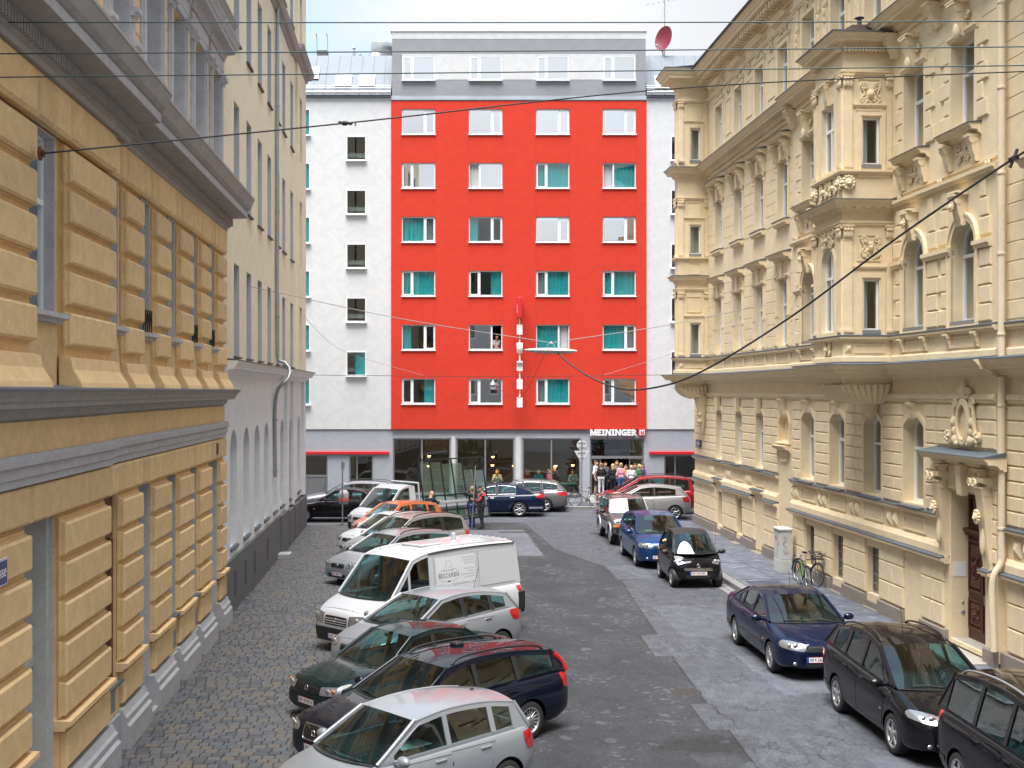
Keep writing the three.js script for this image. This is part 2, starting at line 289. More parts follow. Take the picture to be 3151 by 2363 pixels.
  for (const q of all) {
    const [t, s, w, d, h, k] = q, tone = Math.floor((k * 977) % tones.length), j = [.8 + .4 * rs(), .8 + .4 * rs(), .8 + .4 * rs(), .8 + .4 * rs()];
    const gg = sett(w, d, h, j); gg.rotateY((rs() - .5) * .025);
    if (keep.has(q)) { gg.translate(0, 0, 0); const m = part('sett', gg, sm[tone], pl); m.position.set(t, .015, -s); m.rotation.set((rs() - .5) * .05, 0, (rs() - .5) * .05); }
    else { gg.translate(t, .015, -s); const n = gg.attributes.position.count, col = new Float32Array(n * 3), c = tones[tone]; for (let i = 0; i < n; i++) { col[3 * i] = c.r; col[3 * i + 1] = c.g; col[3 * i + 2] = c.b; } gg.setAttribute('color', new THREE.BufferAttribute(col, 3)); rest.push(gg); }
  }
  part('sett', mergeGeometries(rest), new THREE.MeshStandardMaterial({ vertexColors: true, roughness: .72, map: rep(soot, 1.1), bumpMap: rep(fineGrain, 4), bumpScale: .006 }), pl, 'stuff');
  // stone kerb at the end of the setts, along the cross street
  const kerbM = new THREE.MeshStandardMaterial({ color: lin(.24, .24, .25), roughness: .8, map: rep(soot, .8), bumpMap: rep(fineGrain, 3), bumpScale: .005 });
  const kl = structure('kerb', box(-5.0, -4.0, -.02, .07, -54.95, -54.62), kerbM); kl.rotation.y = TH;
  for (let k = 0; k < 6; k++) part('kerb_stone', box(-9.9 + k * .98, -8.93 + k * .98, -.02, .075, -55.0 + .06 * k, -54.68 + .06 * k, .02), kerbM, kl).position.set(5.6, 0, .03);
  // right pavement with kerb stones, in street coordinates
  const pavTex = dataTex(512, (u, v) => { const n = 9 * tileNoise(u, v, 5, 3) + 6 * tileNoise(u, v, 18, 2) + (rnd() - .5) * 18, w = tileNoise(u, v, 7, 14) > .35 ? 16 : 0; return clampc([92 + n + w, 96 + n + w, 107 + n + w]); }, true);
  const pr = structure('pavement', box(9.93, 12.8, -.05, .12, -54.3, -6), new THREE.MeshStandardMaterial({ map: rep(pavTex, .28), roughness: .9, bumpMap: rep(fineGrain, 3), bumpScale: .004 })); pr.rotation.y = TH;
  for (let s = 8; s < 54; s += 1.02) part('kerb_stone', box(9.64, 9.925, -.05, .125 + .006 * Math.sin(s * 7), -s - 1.005, -s, .025), kerbM, pr);
  for (let s = 12; s < 54; s += .42) if (s > 22 && s < 37) for (const t of [9.45, 9.26]) part('gutter_sett', box(t - .085, t + .085, -.01, .012, -s - .4, -s, .01), kerbM, pr);
  const joint = new THREE.MeshStandardMaterial({ color: lin(.035, .036, .04), roughness: 1 });
  part('tar_joint', [box(11.15, 11.17, .121, .1235, -54, -8), ...[12, 17.5, 21, 24.5, 29, 31.2, 34.6, 37.3, 41, 46, 50].map(s => box(9.93, 12.3, .121, .1232, -s - .015, -s + .005))], joint, pr);
  const patchM = new THREE.MeshStandardMaterial({ map: rep(tile, .5), roughness: .92, color: lin(.85, .85, .85) });
  part('asphalt_patch', [box(10, 11.1, .121, .1245, -29, -26.2), box(11.2, 12.2, .121, .1245, -24.2, -21.2), box(10.1, 11.12, .121, .1245, -37, -34.8)], patchM, pr);
  // pavement before the hotel
  const hp = structure('hotel_pavement', box(-45, 45, -.05, .13, -64.5, -62.1), new THREE.MeshStandardMaterial({ map: rep(tile, .35), roughness: .9, color: lin(1.1, 1.1, 1.1) }));
  for (let x = -14; x < 14; x += 1.2) part('kerb_stone', box(x, x + 1.185, -.05, .135, -62.095, -61.82, .02), kerbM, hp);
}
// ---------------------------------------------------------------- hotel across the end of the street (front faces the camera, local z out)
const font = await new FontLoader().loadAsync('fonts/droid/droid_sans_bold.typeface.json');
{
  const h = thing('hotel_building', 'seven-storey hotel with red rendered front, white wings and glazed ground floor', 'building', V(0, 0, -64.4));
  const FL = 2.846, rows = [0, 1, 2, 3, 4, 5].map(k => [5.33 + FL * k, 6.66 + FL * k]);          // red front: six rows
  const cols = [[-5.82, -4.05], [-2.28, -.51], [1.27, 3.03], [4.79, 6.54]];
  const holes = []; for (const [a, b] of cols) for (const [c, d] of rows) holes.push([a, b, c, d]);
  part('red_wall', wallSheet(-6.38, 7.09, 3.98, 21.32, .1, .42, holes), M.red, h);
  const top = cols.map(([a, b]) => [a + .02, b - .02, 22.42, 23.68]);
  part('attic_wall', wallSheet(-6.34, 7.06, 21.6, 25.0, .02, .36, top), M.hotelMid, h);
  // pale bands on the attic, each between the windows
  const ax = [-6.34, ...top.flatMap(o => [o[0], o[1]]), 7.06];
  part('attic_band', box(-6.34, 7.06, 24.6, 25.0, .02, .028), M.hotelLight, h);
  for (let k = 1; k < 4; k++) part('attic_band', box(top[k - 1][1] + .01, top[k][0] - .01, 22.45, 23.8, .02, .027), M.hotelLight, h);
  for (const [a, b] of top.map(o => [o[0], o[1]])) part('attic_band', box(a + .0, b - .0, 23.69, 23.8, .02, .0265), M.hotelLight, h);
  part('parapet_cap', box(-6.42, 7.13, 25.0, 25.12, -.6, .08), M.frame, h);
  part('flashing', mould([[-.05, 21.33], [.13, 21.33], [.13, 21.37], [.02, 21.6], [-.05, 21.6]], -6.38, 7.1), M.zinc, h);
  for (let x = -5.8; x < 7; x += .72) part('flashing_seam', bar([x, 21.36, .135], [x, 21.6, .03], .02, .012), M.zinc, h);
  // expansion joints in the red render
  for (const [a, b] of cols) for (const x of [a, b]) for (let k = 0; k < 6; k++) part('render_joint', box(x - .009, x + .009, k ? rows[k - 1][1] : 4.1, rows[k][0] - .06, .095, .103), plaster(lin(.5, .03, .028)), h);
  // side wings
  const wingRows = [0, 1, 2, 3, 4].map(k => [6.8 + FL * k + .0, 8.1 + FL * k]);
  const lw = []; for (const [c, d] of wingRows) lw.push([-8.76, -7.7, c, d]); for (const [c, d] of rows) lw.push([-11.75, -10.66, c - .05, d + .02]);
  part('white_wall', wallSheet(-22, -6.38, 3.98, 21.5, 0, .36, lw), M.hotelWhite, h);
  const rw = wingRows.map(([c, d]) => [8.39, 9.45, c, d]);
  part('white_wall', wallSheet(7.09, 24, 3.98, 21.5, 0, .36, rw), M.hotelWhite, h);
  // windows
  const teal = M.teal, kinds = {      // per row from the top: [sash on the right?, curtain pieces]
    0: ['r', 'r', 'r', 'r'], 1: ['l', 'lo', 'l', 'lo'], 2: ['r', 'r', 'r', 'r'], 3: ['l', 'l', 'l', 'l'], 4: ['r', 'ro', 'ro', 'r'], 5: ['l', 'l', 'l', 'l'] };
  const cur = ['sss-', 'ss-s', 's---', '----', '--st', '-ssT', '-tT-', 't---', '-t--', 'stTT'];
  const curtains = [['s', 's', '-', 's'], ['s', 's', 'T', 'T'], ['T', 't', '-', '-'], ['T', 'u', 'T', 'T'], ['t', '-', 'T', 'T'], ['u', '-', 'T', '-']];
  function hotelWindow(o, side, open, cu, coat) {
    const [x0, x1, y0, y1] = o, w = part('window', [frameRing(o, -.055, 0, -.06, .08)], M.frame, h);
    const sx = side === 'l' ? x0 + (x1 - x0) * .32 : x1 - (x1 - x0) * .32, narrow = side === 'l' ? [x0, sx] : [sx, x1], wide = !side ? [x0, x1] : side === 'l' ? [sx, x1] : [x0, sx];
    if (side) part('mullion', box(sx - .045, sx + .045, y0 + .05, y1 - .05, -.06, .025), M.frame, w);
    part('pane', box(wide[0] + .03, wide[1] - .03, y0 + .04, y1 - .04, -.035, -.03), coat, w);
    if (side && !open) { part('sash', frameRing([narrow[0] + .05, narrow[1] - .05, y0 + .05, y1 - .05], -.05, 0, -.045, .075), M.frame, w); part('pane', box(narrow[0] + .08, narrow[1] - .08, y0 + .08, y1 - .08, -.02, -.015), coat, w); }
    part('sill', box(x0 - .03, x1 + .03, y0 - .06, y0 + .0, -.02, .17), M.frame, w);
    const cx0 = x0 + .06, cx1 = x1 - .06, cz = -.1;
    if (cu === 'T') part('curtain', curtain(wide[0] + .05, wide[1] - .04, y0 + .05, y1 - .03, cz, 31), teal, w);
    if (cu === 't') part('curtain', curtain(cx0, cx0 + .42, y0 + .05, y1 - .03, cz, 44), teal, w);
    if (cu === 'u') part('curtain', curtain(cx1 - .55, cx1, y0 + .05, y1 - .03, cz, 44), teal, w);
    if (cu === 's') part('curtain', curtain(cx0, cx1, y0 + .05, y1 - .03, cz, 38), M.sheer, w);
    if (cu === 'T' && side) part('curtain', curtain(narrow[0] + .05, narrow[1] - .04, y0 + .05, y1 - .03, cz - .03, 44), rnd() < .45 ? teal : M.sheer, w);
    return w;
  }
  rows.slice().reverse().forEach(([c, d], r) => cols.forEach(([a, b], k) => hotelWindow([a, b, c, d], kinds[r][k][0], kinds[r][k][1], curtains[r][k], 'Ttu'.includes(curtains[r][k]) ? M.shopGlass : M.coated)));
  top.forEach((o, k) => hotelWindow(o, 'l', false, 's', M.coated));
  for (const o of [...lw, ...rw]) hotelWindow(o, '', false, o[0] < -10 ? 'T' : rnd() < .4 ? 'u' : '-', M.shopGlass);
  // floors and partitions inside, so that the rooms are dark and separate
  const slabs = []; for (let k = 0; k < 6; k++) { const y = (k ? 4.4 : 4.0) + FL * k; slabs.push(box(-22, 24, y - .22, y, -5.5, -.37)); }
  part('floor_slab', slabs, M.room, h);
  part('back_wall', [box(-22, 24, 0, 21.4, -5.8, -5.5), box(-6.3, 7, 21.4, 24.6, -5.8, -5.5), box(-6.3, 7, 21.3, 21.5, -5.5, -.37), box(-6.33, -6.2, 21.5, 24.6, -5.5, -.37), box(6.9, 7.03, 21.5, 24.6, -5.5, -.37)], M.room, h);
  const parts = []; for (const x of [-21.9, -9.6, -6.6, -3.2, .4, 3.9, 7.2, 10.8, 23.9]) parts.push(box(x - .06, x + .06, 4, 21.3, -5.5, -.37)); part('partition', parts, M.room, h);
  part('flat_roof', box(-6.3, 7.0, 24.7, 24.95, -10, -.34), M.zincDark, h);
  // sloped zinc roofs of the wings
  const roof = (x0, x1) => {
    const r = part('zinc_roof', mould([[.12, 21.56], [.12, 21.62], [-1.55, 24.15], [-9, 24.2], [-9, 21.56]], x0, x1), M.zinc, h);
    for (let x = x0 + .3; x < x1; x += .62) part('standing_seam', bar([x, 21.66, .10], [x, 24.17, -1.56], .03, .05), M.zinc, r);
    part('gutter', tube([[x0, 21.74, .2], [x1, 21.74, .2]], .07, 8, 2), M.steel, r);
    part('snow_guard', [rod([x0, 22.02, .0], [x1, 22.02, .0], .022), rod([x0, 22.14, -.06], [x1, 22.14, -.06], .022)], M.steel, r);
    part('eave', box(x0, x1, 21.5, 21.6, -.3, .16), M.zincDark, r);
    return r;
  };
  const rl = roof(-22, -6.4), rr = roof(7.12, 24);
  const dormer = (x, y, r, s = 1) => {
    const z = .12 - (y - 21.62) / 2.53 * 1.67, a = Math.atan2(1.67, 2.53), g = [], w = .42 * s, hh = .42 * s;
    const d = part('roof_window', merge([box(-w, w, -hh, hh, 0, .09)]), M.alu, r); d.position.set(x, y, z); d.rotation.x = -a;
    part('pane', box(-w + .09, w - .09, -hh + .09, hh - .09, .091, .098), new THREE.MeshStandardMaterial({ color: lin(.10, .12, .16), roughness: .08 }), d); return d;
  };
  dormer(-10.75, 22.95, rl, 1.05); dormer(-8.95, 22.45, rl); dormer(-7.72, 22.45, rl); dormer(8.0, 22.4, rr);
  // roof plant
  const vent = thing('roof_exhaust', 'wide shiny cylindrical exhaust duct on the left zinc roof', 'exhaust duct', V(-7.15, 24.1, -67));
  part('duct', lathe([[0, .0], [.62, 0], [.62, .95], [.55, 1.0], [0, 1.0]], 24), M.steel, vent); part('control_box', box(.62, .85, .25, .7, -.1, .2), M.galv, vent); part('base_flange', lathe([[0, -.1], [.42, -.1], [.42, .25], [0, .25]], 16).translate(-.28, 0, .5), M.steel, vent);
  for (const [x, hh, l] of [[-8.62, .62, 'slim capped vent pipe beside the wide roof exhaust'], [-8.3, .22, 'short vent stub between slim pipe and wide roof exhaust'], [-6.05, .26, 'short metal vent pipe behind the top left parapet corner']])
    solo('vent_pipe', lathe([[0, 0], [.09, 0], [.09, hh * .55], [.055, hh * .6], [.055, hh * .8], [.11, hh * .85], [.09, hh], [0, hh]], 12), M.steel, l, 'vent pipe', V(x, hh > .25 && x > -7 ? 24.95 : 24.15, x > -7 ? -65.2 : -66.5));
  const ac = thing('roof_hatch', 'dark roof hatch with two thin upright rails on the zinc roof', 'roof hatch', V(-10.3, 24.15, -66.3)); part('hatch_box', box(-.28, .28, 0, .32, -.3, .3, .02), M.zincDark, ac); for (const x of [-.3, .27]) part('rail', tube([[x, .3, 0], [x - .02, 1.1, 0], [x - .05, 1.28, .1]], .022), M.galv, ac);
  const dish = thing('satellite_dish', 'large dark red satellite dish on the right zinc roof', 'satellite dish', V(8.1, 24.1, -66.2));
  { const g = lathe([...Array(9)].map((_, i) => [i / 8 * .56, (i / 8) ** 2 * .16]), 32); g.rotateX(Math.PI / 2); g.scale(1, 1.25, 1); const d = part('reflector', g, new THREE.MeshStandardMaterial({ color: lin(.19, .016, .03), roughness: .5 }), dish); d.position.set(.2, .95, .15); d.rotation.set(-.2, -.75, -.25);
    part('mast', [rod([.1, 0, 0], [.1, .85, 0], .035), rod([.1, .3, 0], [-.25, .55, .35], .018), box(-.34, -.22, .5, .62, .3, .42, .02)], M.galv, dish); }
  const ant = thing('tv_antenna', 'tall thin television antenna mast with comb elements above red dish', 'antenna', V(8.33, 24.1, -66.5));
  part('mast', rod([0, 0, 0], [0, 3.9, 0], .025), M.galv, ant); { const e = []; for (let k = 0; k < 7; k++) e.push(rod([-.9 + k * .28, 3.0 + .05 * k, -.2], [-.9 + k * .28, 3.0 + .05 * k, .2], .012), rod([-.22, 2.2 + k * .12, 0], [.22, 2.2 + k * .12, .03], .01)); e.push(rod([-1, 3, 0], [.9, 3.35, 0], .014), rod([-.2, 3.55, 0], [.55, 3.7, 0], .012)); part('antenna_element', e, M.galv, ant); }

  // ground floor
  const gw = [[-11.6, -9.75, 0, 2.62], [-8.62, -7.35, .78, 2.62], [-6.3, -3.25, .55, 3.5], [-2.95, .12, .55, 3.5], [.55, 3.62, .55, 3.5], [4.12, 6.98, .0, 3.5], [8.05, 9.9, .95, 2.62]];
  part('ground_floor_wall', wallSheet(-22, 24, 0, 3.94, -.06, .34, gw), M.hotelBase, h);
  part('joint_strip', box(-22, 24, 3.94, 3.98, -.35, -.1), M.hotelMid, h);
  part('red_strip', box(-22, -6.5, 2.65, 2.81, -.06, .06, .02), M.redTrim, h); part('red_strip', box(7.25, 24, 2.65, 2.81, -.06, .06, .02), M.redTrim, h);
  gw.forEach((o, k) => {
    if (k === 5) return;
    const [x0, x1, y0, y1] = o, w = part(k ? 'shop_window' : 'side_door', frameRing(o, -.07, 0, -.24, .12), k ? M.galv : M.alu, h);
    if (k === 0) { part('door_panel', box(x0 + .07, x1 - .07, .1, 1.45, -.22, -.17), new THREE.MeshStandardMaterial({ color: lin(.16, .165, .17), roughness: .5 }), w); part('rail', box(x0 + .07, x1 - .07, 1.45, 1.56, -.24, -.15), M.alu, w); part('pane', box(x0 + .07, x1 - .07, 1.56, 2.55, -.2, -.195), M.shopGlass, w); part('handle', box(x1 - .25, x1 - .22, .9, 1.3, -.15, -.1), M.steel, w); return; }
    if (x1 - x0 > 2.5) part('mullion', box((x0 + x1) / 2 - .04, (x0 + x1) / 2 + .04, y0 + .06, y1 - .06, -.25, -.1), M.galv, w);
    else part('mullion', box(x0 + (x1 - x0) * .3, x0 + (x1 - x0) * .3 + .06, y0 + .06, y1 - .06, -.25, -.12), M.alu, w);
    part('pane', box(x0 + .05, x1 - .05, y0 + .05, y1 - .05, -.19, -.184), M.shopGlass, w);
    part('sill', box(x0 - .04, x1 + .04, y0 - .06, y0 - .002, -.2, .02), M.galv, w);
  });
  part('pilaster', [box(-3.2, -3.0, .13, 3.6, -.055, -.02), box(.2, .46, .13, 3.6, -.055, -.02)], M.hotelLight, h);
  // restaurant interior
  part('restaurant_floor', box(-9, 9.5, -.05, .3, -5.5, -.41), new THREE.MeshStandardMaterial({ color: lin(.12, .09, .07), roughness: .6 }), h);
  part('restaurant_wall', [box(-9, 9.5, .3, 3.7, -5.49, -5.4), box(3.8, 4.0, .3, 3.7, -5.4, -.6), box(-9.1, -9, .3, 3.7, -5.4, -.6)], new THREE.MeshStandardMaterial({ color: lin(.09, .075, .06), roughness: .8 }), h);
  for (const [x0, x1] of [[-6.2, -3.4], [-2.8, 0], [.7, 3.5]]) { const c = thing('window_counter', x0 < -5 ? 'teal counter behind the shop window next to the pickup' : x0 < 0 ? 'teal counter behind the middle shop window' : 'teal counter behind the shop window beside the road signs', 'counter', V((x0 + x1) / 2, .3, -65.2)); part('counter_top', box(-1.4, 1.4, .72, .78, -.28, .3, .01), new THREE.MeshStandardMaterial({ color: lin(.10, .30, .28), roughness: .35 }), c); for (const x of [-1.2, 1.2]) part('leg', box(x - .03, x + .03, 0, .72, -.03, .03), M.alu, c); }
  // entrance: transom light, fixed sides, open sliding door
  const en = part('entrance', frameRing([4.12, 6.98, 0, 3.5], -.07, 0, -.26, .14), M.alu, h);
  part('transom', box(4.19, 6.91, 2.42, 2.56, -.27, -.1), M.alu, en); part('pane', box(4.19, 6.91, 2.56, 3.43, -.2, -.194), M.shopGlass, en);
  for (const [a, b] of [[4.19, 4.72], [6.2, 6.91]]) { part('door_leaf', frameRing([a, b, .5, 2.42], -.05, 0, -.24, .06), M.alu, en); part('pane', box(a + .05, b - .05, .55, 2.37, -.21, -.204), M.shopGlass, en); }
  part('step', [box(4.0, 7.1, .1, .3, -.8, .5, .01), box(4.0, 7.1, .3, .48, -.8, .18, .01)], M.hotelLight, en);
  part('lobby', [box(4.0, 7.4, 0, .47, -5.4, -.82), box(7.3, 7.4, .47, 3.7, -5.4, -.6)], new THREE.MeshStandardMaterial({ color: lin(.1, .085, .07), roughness: .6 }), h);
  part('poster', box(6.38, 6.7, 1.55, 2.0, -.2, -.19), M.signWhite, en);
  // sign over the door
  const sg = thing('hotel_sign', 'raised white block capitals and red square emblem above the hotel entrance', 'sign', V(4.12, 3.62, -64.38));
  let lx = 0; for (const ch of 'MEININGER') { const t = new TextGeometry(ch, { font, size: .33, depth: .08, bevelEnabled: true, bevelSize: .012, bevelThickness: .01, bevelSegments: 1, curveSegments: 4 }); t.computeBoundingBox(); const w = t.boundingBox.max.x - t.boundingBox.min.x, k = ch === 'I' ? 1.15 : 1.12; t.translate(-t.boundingBox.min.x, 0, 0); t.scale(k, .92, 1); part('letter', boxUV(plainGeo(t)), M.signWhite, sg).position.set(lx, .03, .05); lx += w * k + .022; }
  const ks = 2.48 / lx; sg.children.forEach(c => { c.position.x *= ks; c.scale.x = ks; });
  part('emblem', box(2.55, 2.93, 0, .38, 0, .12, .01), M.redTrim, sg); part('emblem_plate', box(2.6, 2.88, .05, .33, .12, .135, .006), M.signWhite, sg);
  { const t = new TextGeometry('M', { font, size: .17, depth: .02, curveSegments: 2 }); part('emblem_letter', boxUV(plainGeo(t)), M.redTrim, sg).position.set(2.64, .105, .135); }
  // projecting sign seen edge on
  const vs = thing('projecting_sign', 'tall projecting sign of white letters under a red box on the red wall', 'sign', V(.4, 5.1, -64.3));
  part('pole', [box(-.035, .035, 0, 5.4, .5, .57), ...[.6, 2.6, 4.5].map(y => box(-.03, .03, y, y + .06, 0, .55))], M.signWhite, vs);
  part('red_box', box(-.12, .12, 4.72, 5.78, .1, 1.0, .03), M.redTrim, vs); part('box_emblem', box(-.135, -.118, 4.95, 5.4, .3, .75, .005), M.signWhite, vs);
  'LETOH'.split('').forEach((ch, k) => { const t = new TextGeometry(ch, { font, size: .52, depth: .3, curveSegments: 5 }); t.rotateY(Math.PI / 2); part('letter', boxUV(plainGeo(t)), M.signWhite, vs).position.set(-.15, .05 + k * .95, .8); });
  // pendant lamps in the restaurant
  const bulb = new THREE.MeshStandardMaterial({ color: lin(.8, .4, .1), emissive: lin(1, .5, .16), emissiveIntensity: 2.2, roughness: .4 });
  [[-4.5, 2.0, -65.6], [-4.5, 2.5, -66.1], [-1.05, 2.05, -65.4], [-1.05, 2.45, -66.4], [.1, 1.98, -65.9], [2.35, 2.0, -65.7], [3.3, 2.0, -66.2]].forEach(([x, y, z], i) => {
    const p = thing('pendant_lamp', 'small glowing amber pendant lamp hanging inside the hotel restaurant', 'lamp', V(x, y, z), 0, 'pendant lamps in the restaurant');
    part('cord', rod([0, .09, 0], [0, 3.7 - y, 0], .008, 5), M.black, p); part('shade', lathe([[.03, .16], [.05, .12], [.11, .05], [.12, 0]], 12), M.rust, p); part('bulb', ball(0, -.02, 0, .085), bulb, p);
    const l = new THREE.PointLight(lin(1, .6, .25), .5, 0, 2); l.position.set(0, -.02, 0); l.castShadow = true; l.shadow.radius = 4; p.add(l);
  });
}
// ---------------------------------------------------------------- left side: ochre rusticated house, then the pale house with the arcade
// facade coordinates: x = s along the street, z = out of the wall (towards the road)
const leftTurn = TH + Math.PI / 2;
function colorsOf(base, n, seed, k = .05) { const r = seeded(seed); return [...Array(n)].map(() => { const m = base.clone(); m.color = base.color.clone().multiplyScalar(1 - k + 2 * k * r()); return m; }); }
{
  const S0 = 20, b = thing('ochre_house', 'old ochre house with bulging rusticated blocks and grey cornices', 'building', street(-5, 0, S0), leftTurn);
  const X = s => s - S0, P = (n, g, m, k) => part(n, g, m, b, k);
  const piersG = [[2.4, 4.6], [5.6, 8.2], [9.4, 12.0], [13.1, 15.75], [17.2, 19.72], [20.78, 22.28], [23.25, 24.82], [25.66, 27.28], [28.05, 29.62], [30.9, 31.86]];
  const piers1 = [[2.4, 4.6], [5.6, 8.2], [9.4, 12.0], [13.1, 15.95], [17.45, 20.05], [21.0, 22.35], [23.4, 24.75], [25.75, 27.2], [28.15, 29.5], [30.45, 31.86]];
  const gap = (a, i, l = 0) => [X(a[i][1]) + l, X(a[i + 1][0]) - l];
  const oG = [], o1 = [];
  for (let i = 0; i + 1 < piersG.length; i++) { const [x0, x1] = gap(piersG, i, .06); oG.push([x0, x1, i === 3 || i === 8 ? .12 : i === 4 ? 1.2 : i === 5 ? .1 : 1.42, 4.28]); }
  for (let i = 0; i + 1 < piers1.length; i++) { const [x0, x1] = gap(piers1, i); o1.push([x0 + .06, x1 - .28, 7.05, 9.48]); }
  const up = [[1, 2.3], [4.9, 6.2], [8.6, 9.9], [12.6, 13.9], [16.4, 17.7], [20.2, 21.45], [22.75, 24.05], [25.2, 26.48], [27.65, 28.9], [30.02, 31.18]].map(([a, c]) => [X(a), X(c), 11.5, 13.9]);
  const up2 = up.map(o => [o[0], o[1], 16.2, 18.4]);
  P('wall', wallSheet(X(1.5), X(31.88), 0, 20, 0, .45, [...oG, ...o1, ...up, ...up2]), M.ochreDeep);
  P('party_wall', [box(X(1.5), X(31.87), 0, 20, -10, -9.6), box(X(1.5), X(1.9), 0, 20, -9.6, -.45), box(X(31.4), X(31.86), 0, 20, -9.6, -.46), box(X(1.5), X(31.87), 20, 20.2, -10, .6), ...[5.0, 10.6, 15].map(y => box(X(1.9), X(31.4), y, y + .2, -9.6, -.46)), ...[4.9, 8.6, 12.6, 16.4, 19.9, 22.5, 25, 27.4, 29.8].map(s => box(X(s) - .1, X(s) + .1, .3, 19.9, -9.6, -.46))], M.room);
  const om = colorsOf(M.ochre, 5, 3, .07), pick = seeded(4), oc = () => om[Math.floor(pick() * 5)];
  const rise = s => s < 19.8 ? .06 : 0;       // the nearer bays stand a little forward
  if (1) P('projecting_bay', [...[[1.5, 17.15]].map(() => box(X(1.5), X(1.6), 4.4, 10, 0, .1))], M.ochreDeep);
  const blk = (x0, x1, y0, y1, z, d = .145) => P('block', [block(x0, x1, y0, y1, z, .045, .015), block(x0 + .022, x1 - .022, y0 + .022, y1 - .02, z + .04, d - .06, .034)], oc());
  // ground floor
  piersG.forEach(([a, c]) => {
    const z = rise(a); if (z) P('pier', box(X(a) + .01, X(c) - .01, .0, 4.29, .001, z), M.ochreDeep);
    P('pier', box(X(a) + .03, X(c) - .03, .62, 4.26, z, z + .025), M.ochreDeep);
    for (let k = 0; k < 5; k++) blk(X(a), X(c), 1.50 + k * .556, 1.50 + k * .556 + .485, z + .01);
    P('pier_ledge', mould(band(1.32, .15, .2), X(a) - .04, X(c) + .04).translate(0, 0, z), M.ochre);
    P('block', block(X(a) + .06, X(c) - .06, .78, 1.28, z + .03, .1, .03), oc());
    const f = P('plinth', [mould([[-.02, 0], [.26, 0], [.25, .42], [.2, .46], [.2, .56], [.16, .6], [.12, .7], [-.02, .7]], X(a) - .1, X(c) + .1)], M.footGrey); f.position.z = z;
  });
  oG.forEach((o, i) => {
    const [x0, x1, y0, y1] = o;
    if (y0 > 1) { P('parapet', box(x0 - .05, x1 + .05, .68, y0, -.02, .05), M.ochre); P('sill', mould(band(y0 - .08, .1, .13), x0 - .04, x1 + .04), M.zinc); P('foot', box(x0 - .06, x1 + .06, 0, .66, -.02, .1), M.footGrey); P('cellar_opening_plate', box(x0 + .4, x0 + .7, .75, 1.1, .045, .055), M.alu); }  // flat grey plate painted in for the dark of a cellar opening
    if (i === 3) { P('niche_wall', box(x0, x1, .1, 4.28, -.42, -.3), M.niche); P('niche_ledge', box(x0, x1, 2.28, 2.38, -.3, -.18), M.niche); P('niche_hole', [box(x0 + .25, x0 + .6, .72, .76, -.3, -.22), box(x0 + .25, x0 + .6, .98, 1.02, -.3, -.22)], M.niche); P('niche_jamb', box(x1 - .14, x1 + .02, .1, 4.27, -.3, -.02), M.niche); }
    else if (i === 4) { // shop front with red-brown frame
      const w = P('shop_window', frameRing([x0, x1, 1.2, 3.55], -.16, 0, -.16, .12), M.rust); part('pane', box(x0 + .1, x1 - .1, 1.3, 3.45, -.11, -.105), M.glass, w); part('panel_board', box(x0, x1, 3.6, 4.27, -.16, -.05), M.rust, w); part('panel_trim', frameRing([x0 + .14, x1 - .14, 3.74, 4.14], -.05, 0, -.05, .03), M.rust, w); part('middle_bar', box((x0 + x1) / 2 - .04, (x0 + x1) / 2 + .04, 1.3, 3.5, -.16, -.04), M.rust, w);
    } else if (i === 5 || i === 8) { const d = P('blocked_door', box(x0 - .02, x1 + .02, .1, 4.27, -.4, -.3), M.leftGrey); if (i === 5) P('door_step', box(x0 - .1, x1 + .1, 0, .14, -.3, .2), M.footGrey); }
    else { const w = casement(b, o, -.28, { transom: .7 }); if (i > 5) { const g = []; for (let k = 1; k < 5; k++) g.push(rod([x0 + (x1 - x0) * k / 5, 1.45, -.1], [x0 + (x1 - x0) * k / 5, 4.2, -.1], .014, 6)); for (const y of [1.9, 2.8, 3.7]) g.push(box(x0, x1, y, y + .03, -.115, -.09)); part('window_grille', g, M.black, w); } }
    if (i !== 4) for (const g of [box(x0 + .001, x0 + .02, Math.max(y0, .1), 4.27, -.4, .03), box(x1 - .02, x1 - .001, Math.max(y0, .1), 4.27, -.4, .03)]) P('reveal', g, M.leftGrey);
  });
  // lintel course of flat blocks, pale band, frieze, grey cornice
  const cuts = []; piersG.forEach(([a, c], i) => { cuts.push([a, a + (c - a) * .5], [a + (c - a) * .5, c]); if (piersG[i + 1]) { const d = piersG[i + 1][0] - c; cuts.push([c, c + d / 2], [c + d / 2, c + d]); } });
  cuts.forEach(([a, c]) => P('block', block(X(a) + .015, X(c) - .015, 4.33, 4.8, rise(a) - .01, .13, .035), oc()));
  const two = (f, m, n) => { const q = P(n, f(X(1.5), X(19.79)), m); q.position.z = .1; P(n, f(X(19.79), X(31.9)), m); };
  two((a, c) => mould([[-.11, 4.83], [.1, 4.83], [.1, 4.92], [.13, 4.94], [.13, 5.06], [.18, 5.09], [.18, 5.17], [.13, 5.22], [-.11, 5.22]], a, c), M.leftGrey, 'pale_band');
  two((a, c) => mould([[-.11, 5.22], [.06, 5.22], [.06, 5.62], [-.11, 5.62]], a, c), M.ochre, 'frieze');
  two((a, c) => mould(cornice(5.6, .42, .45, -.11), a, c), M.leftDark, 'cornice');
  two((a, c) => mould([[-.11, 6.03], [.47, 6.0], [.47, 6.03], [-.11, 6.09]], a, c), M.zinc, 'cornice_cover');
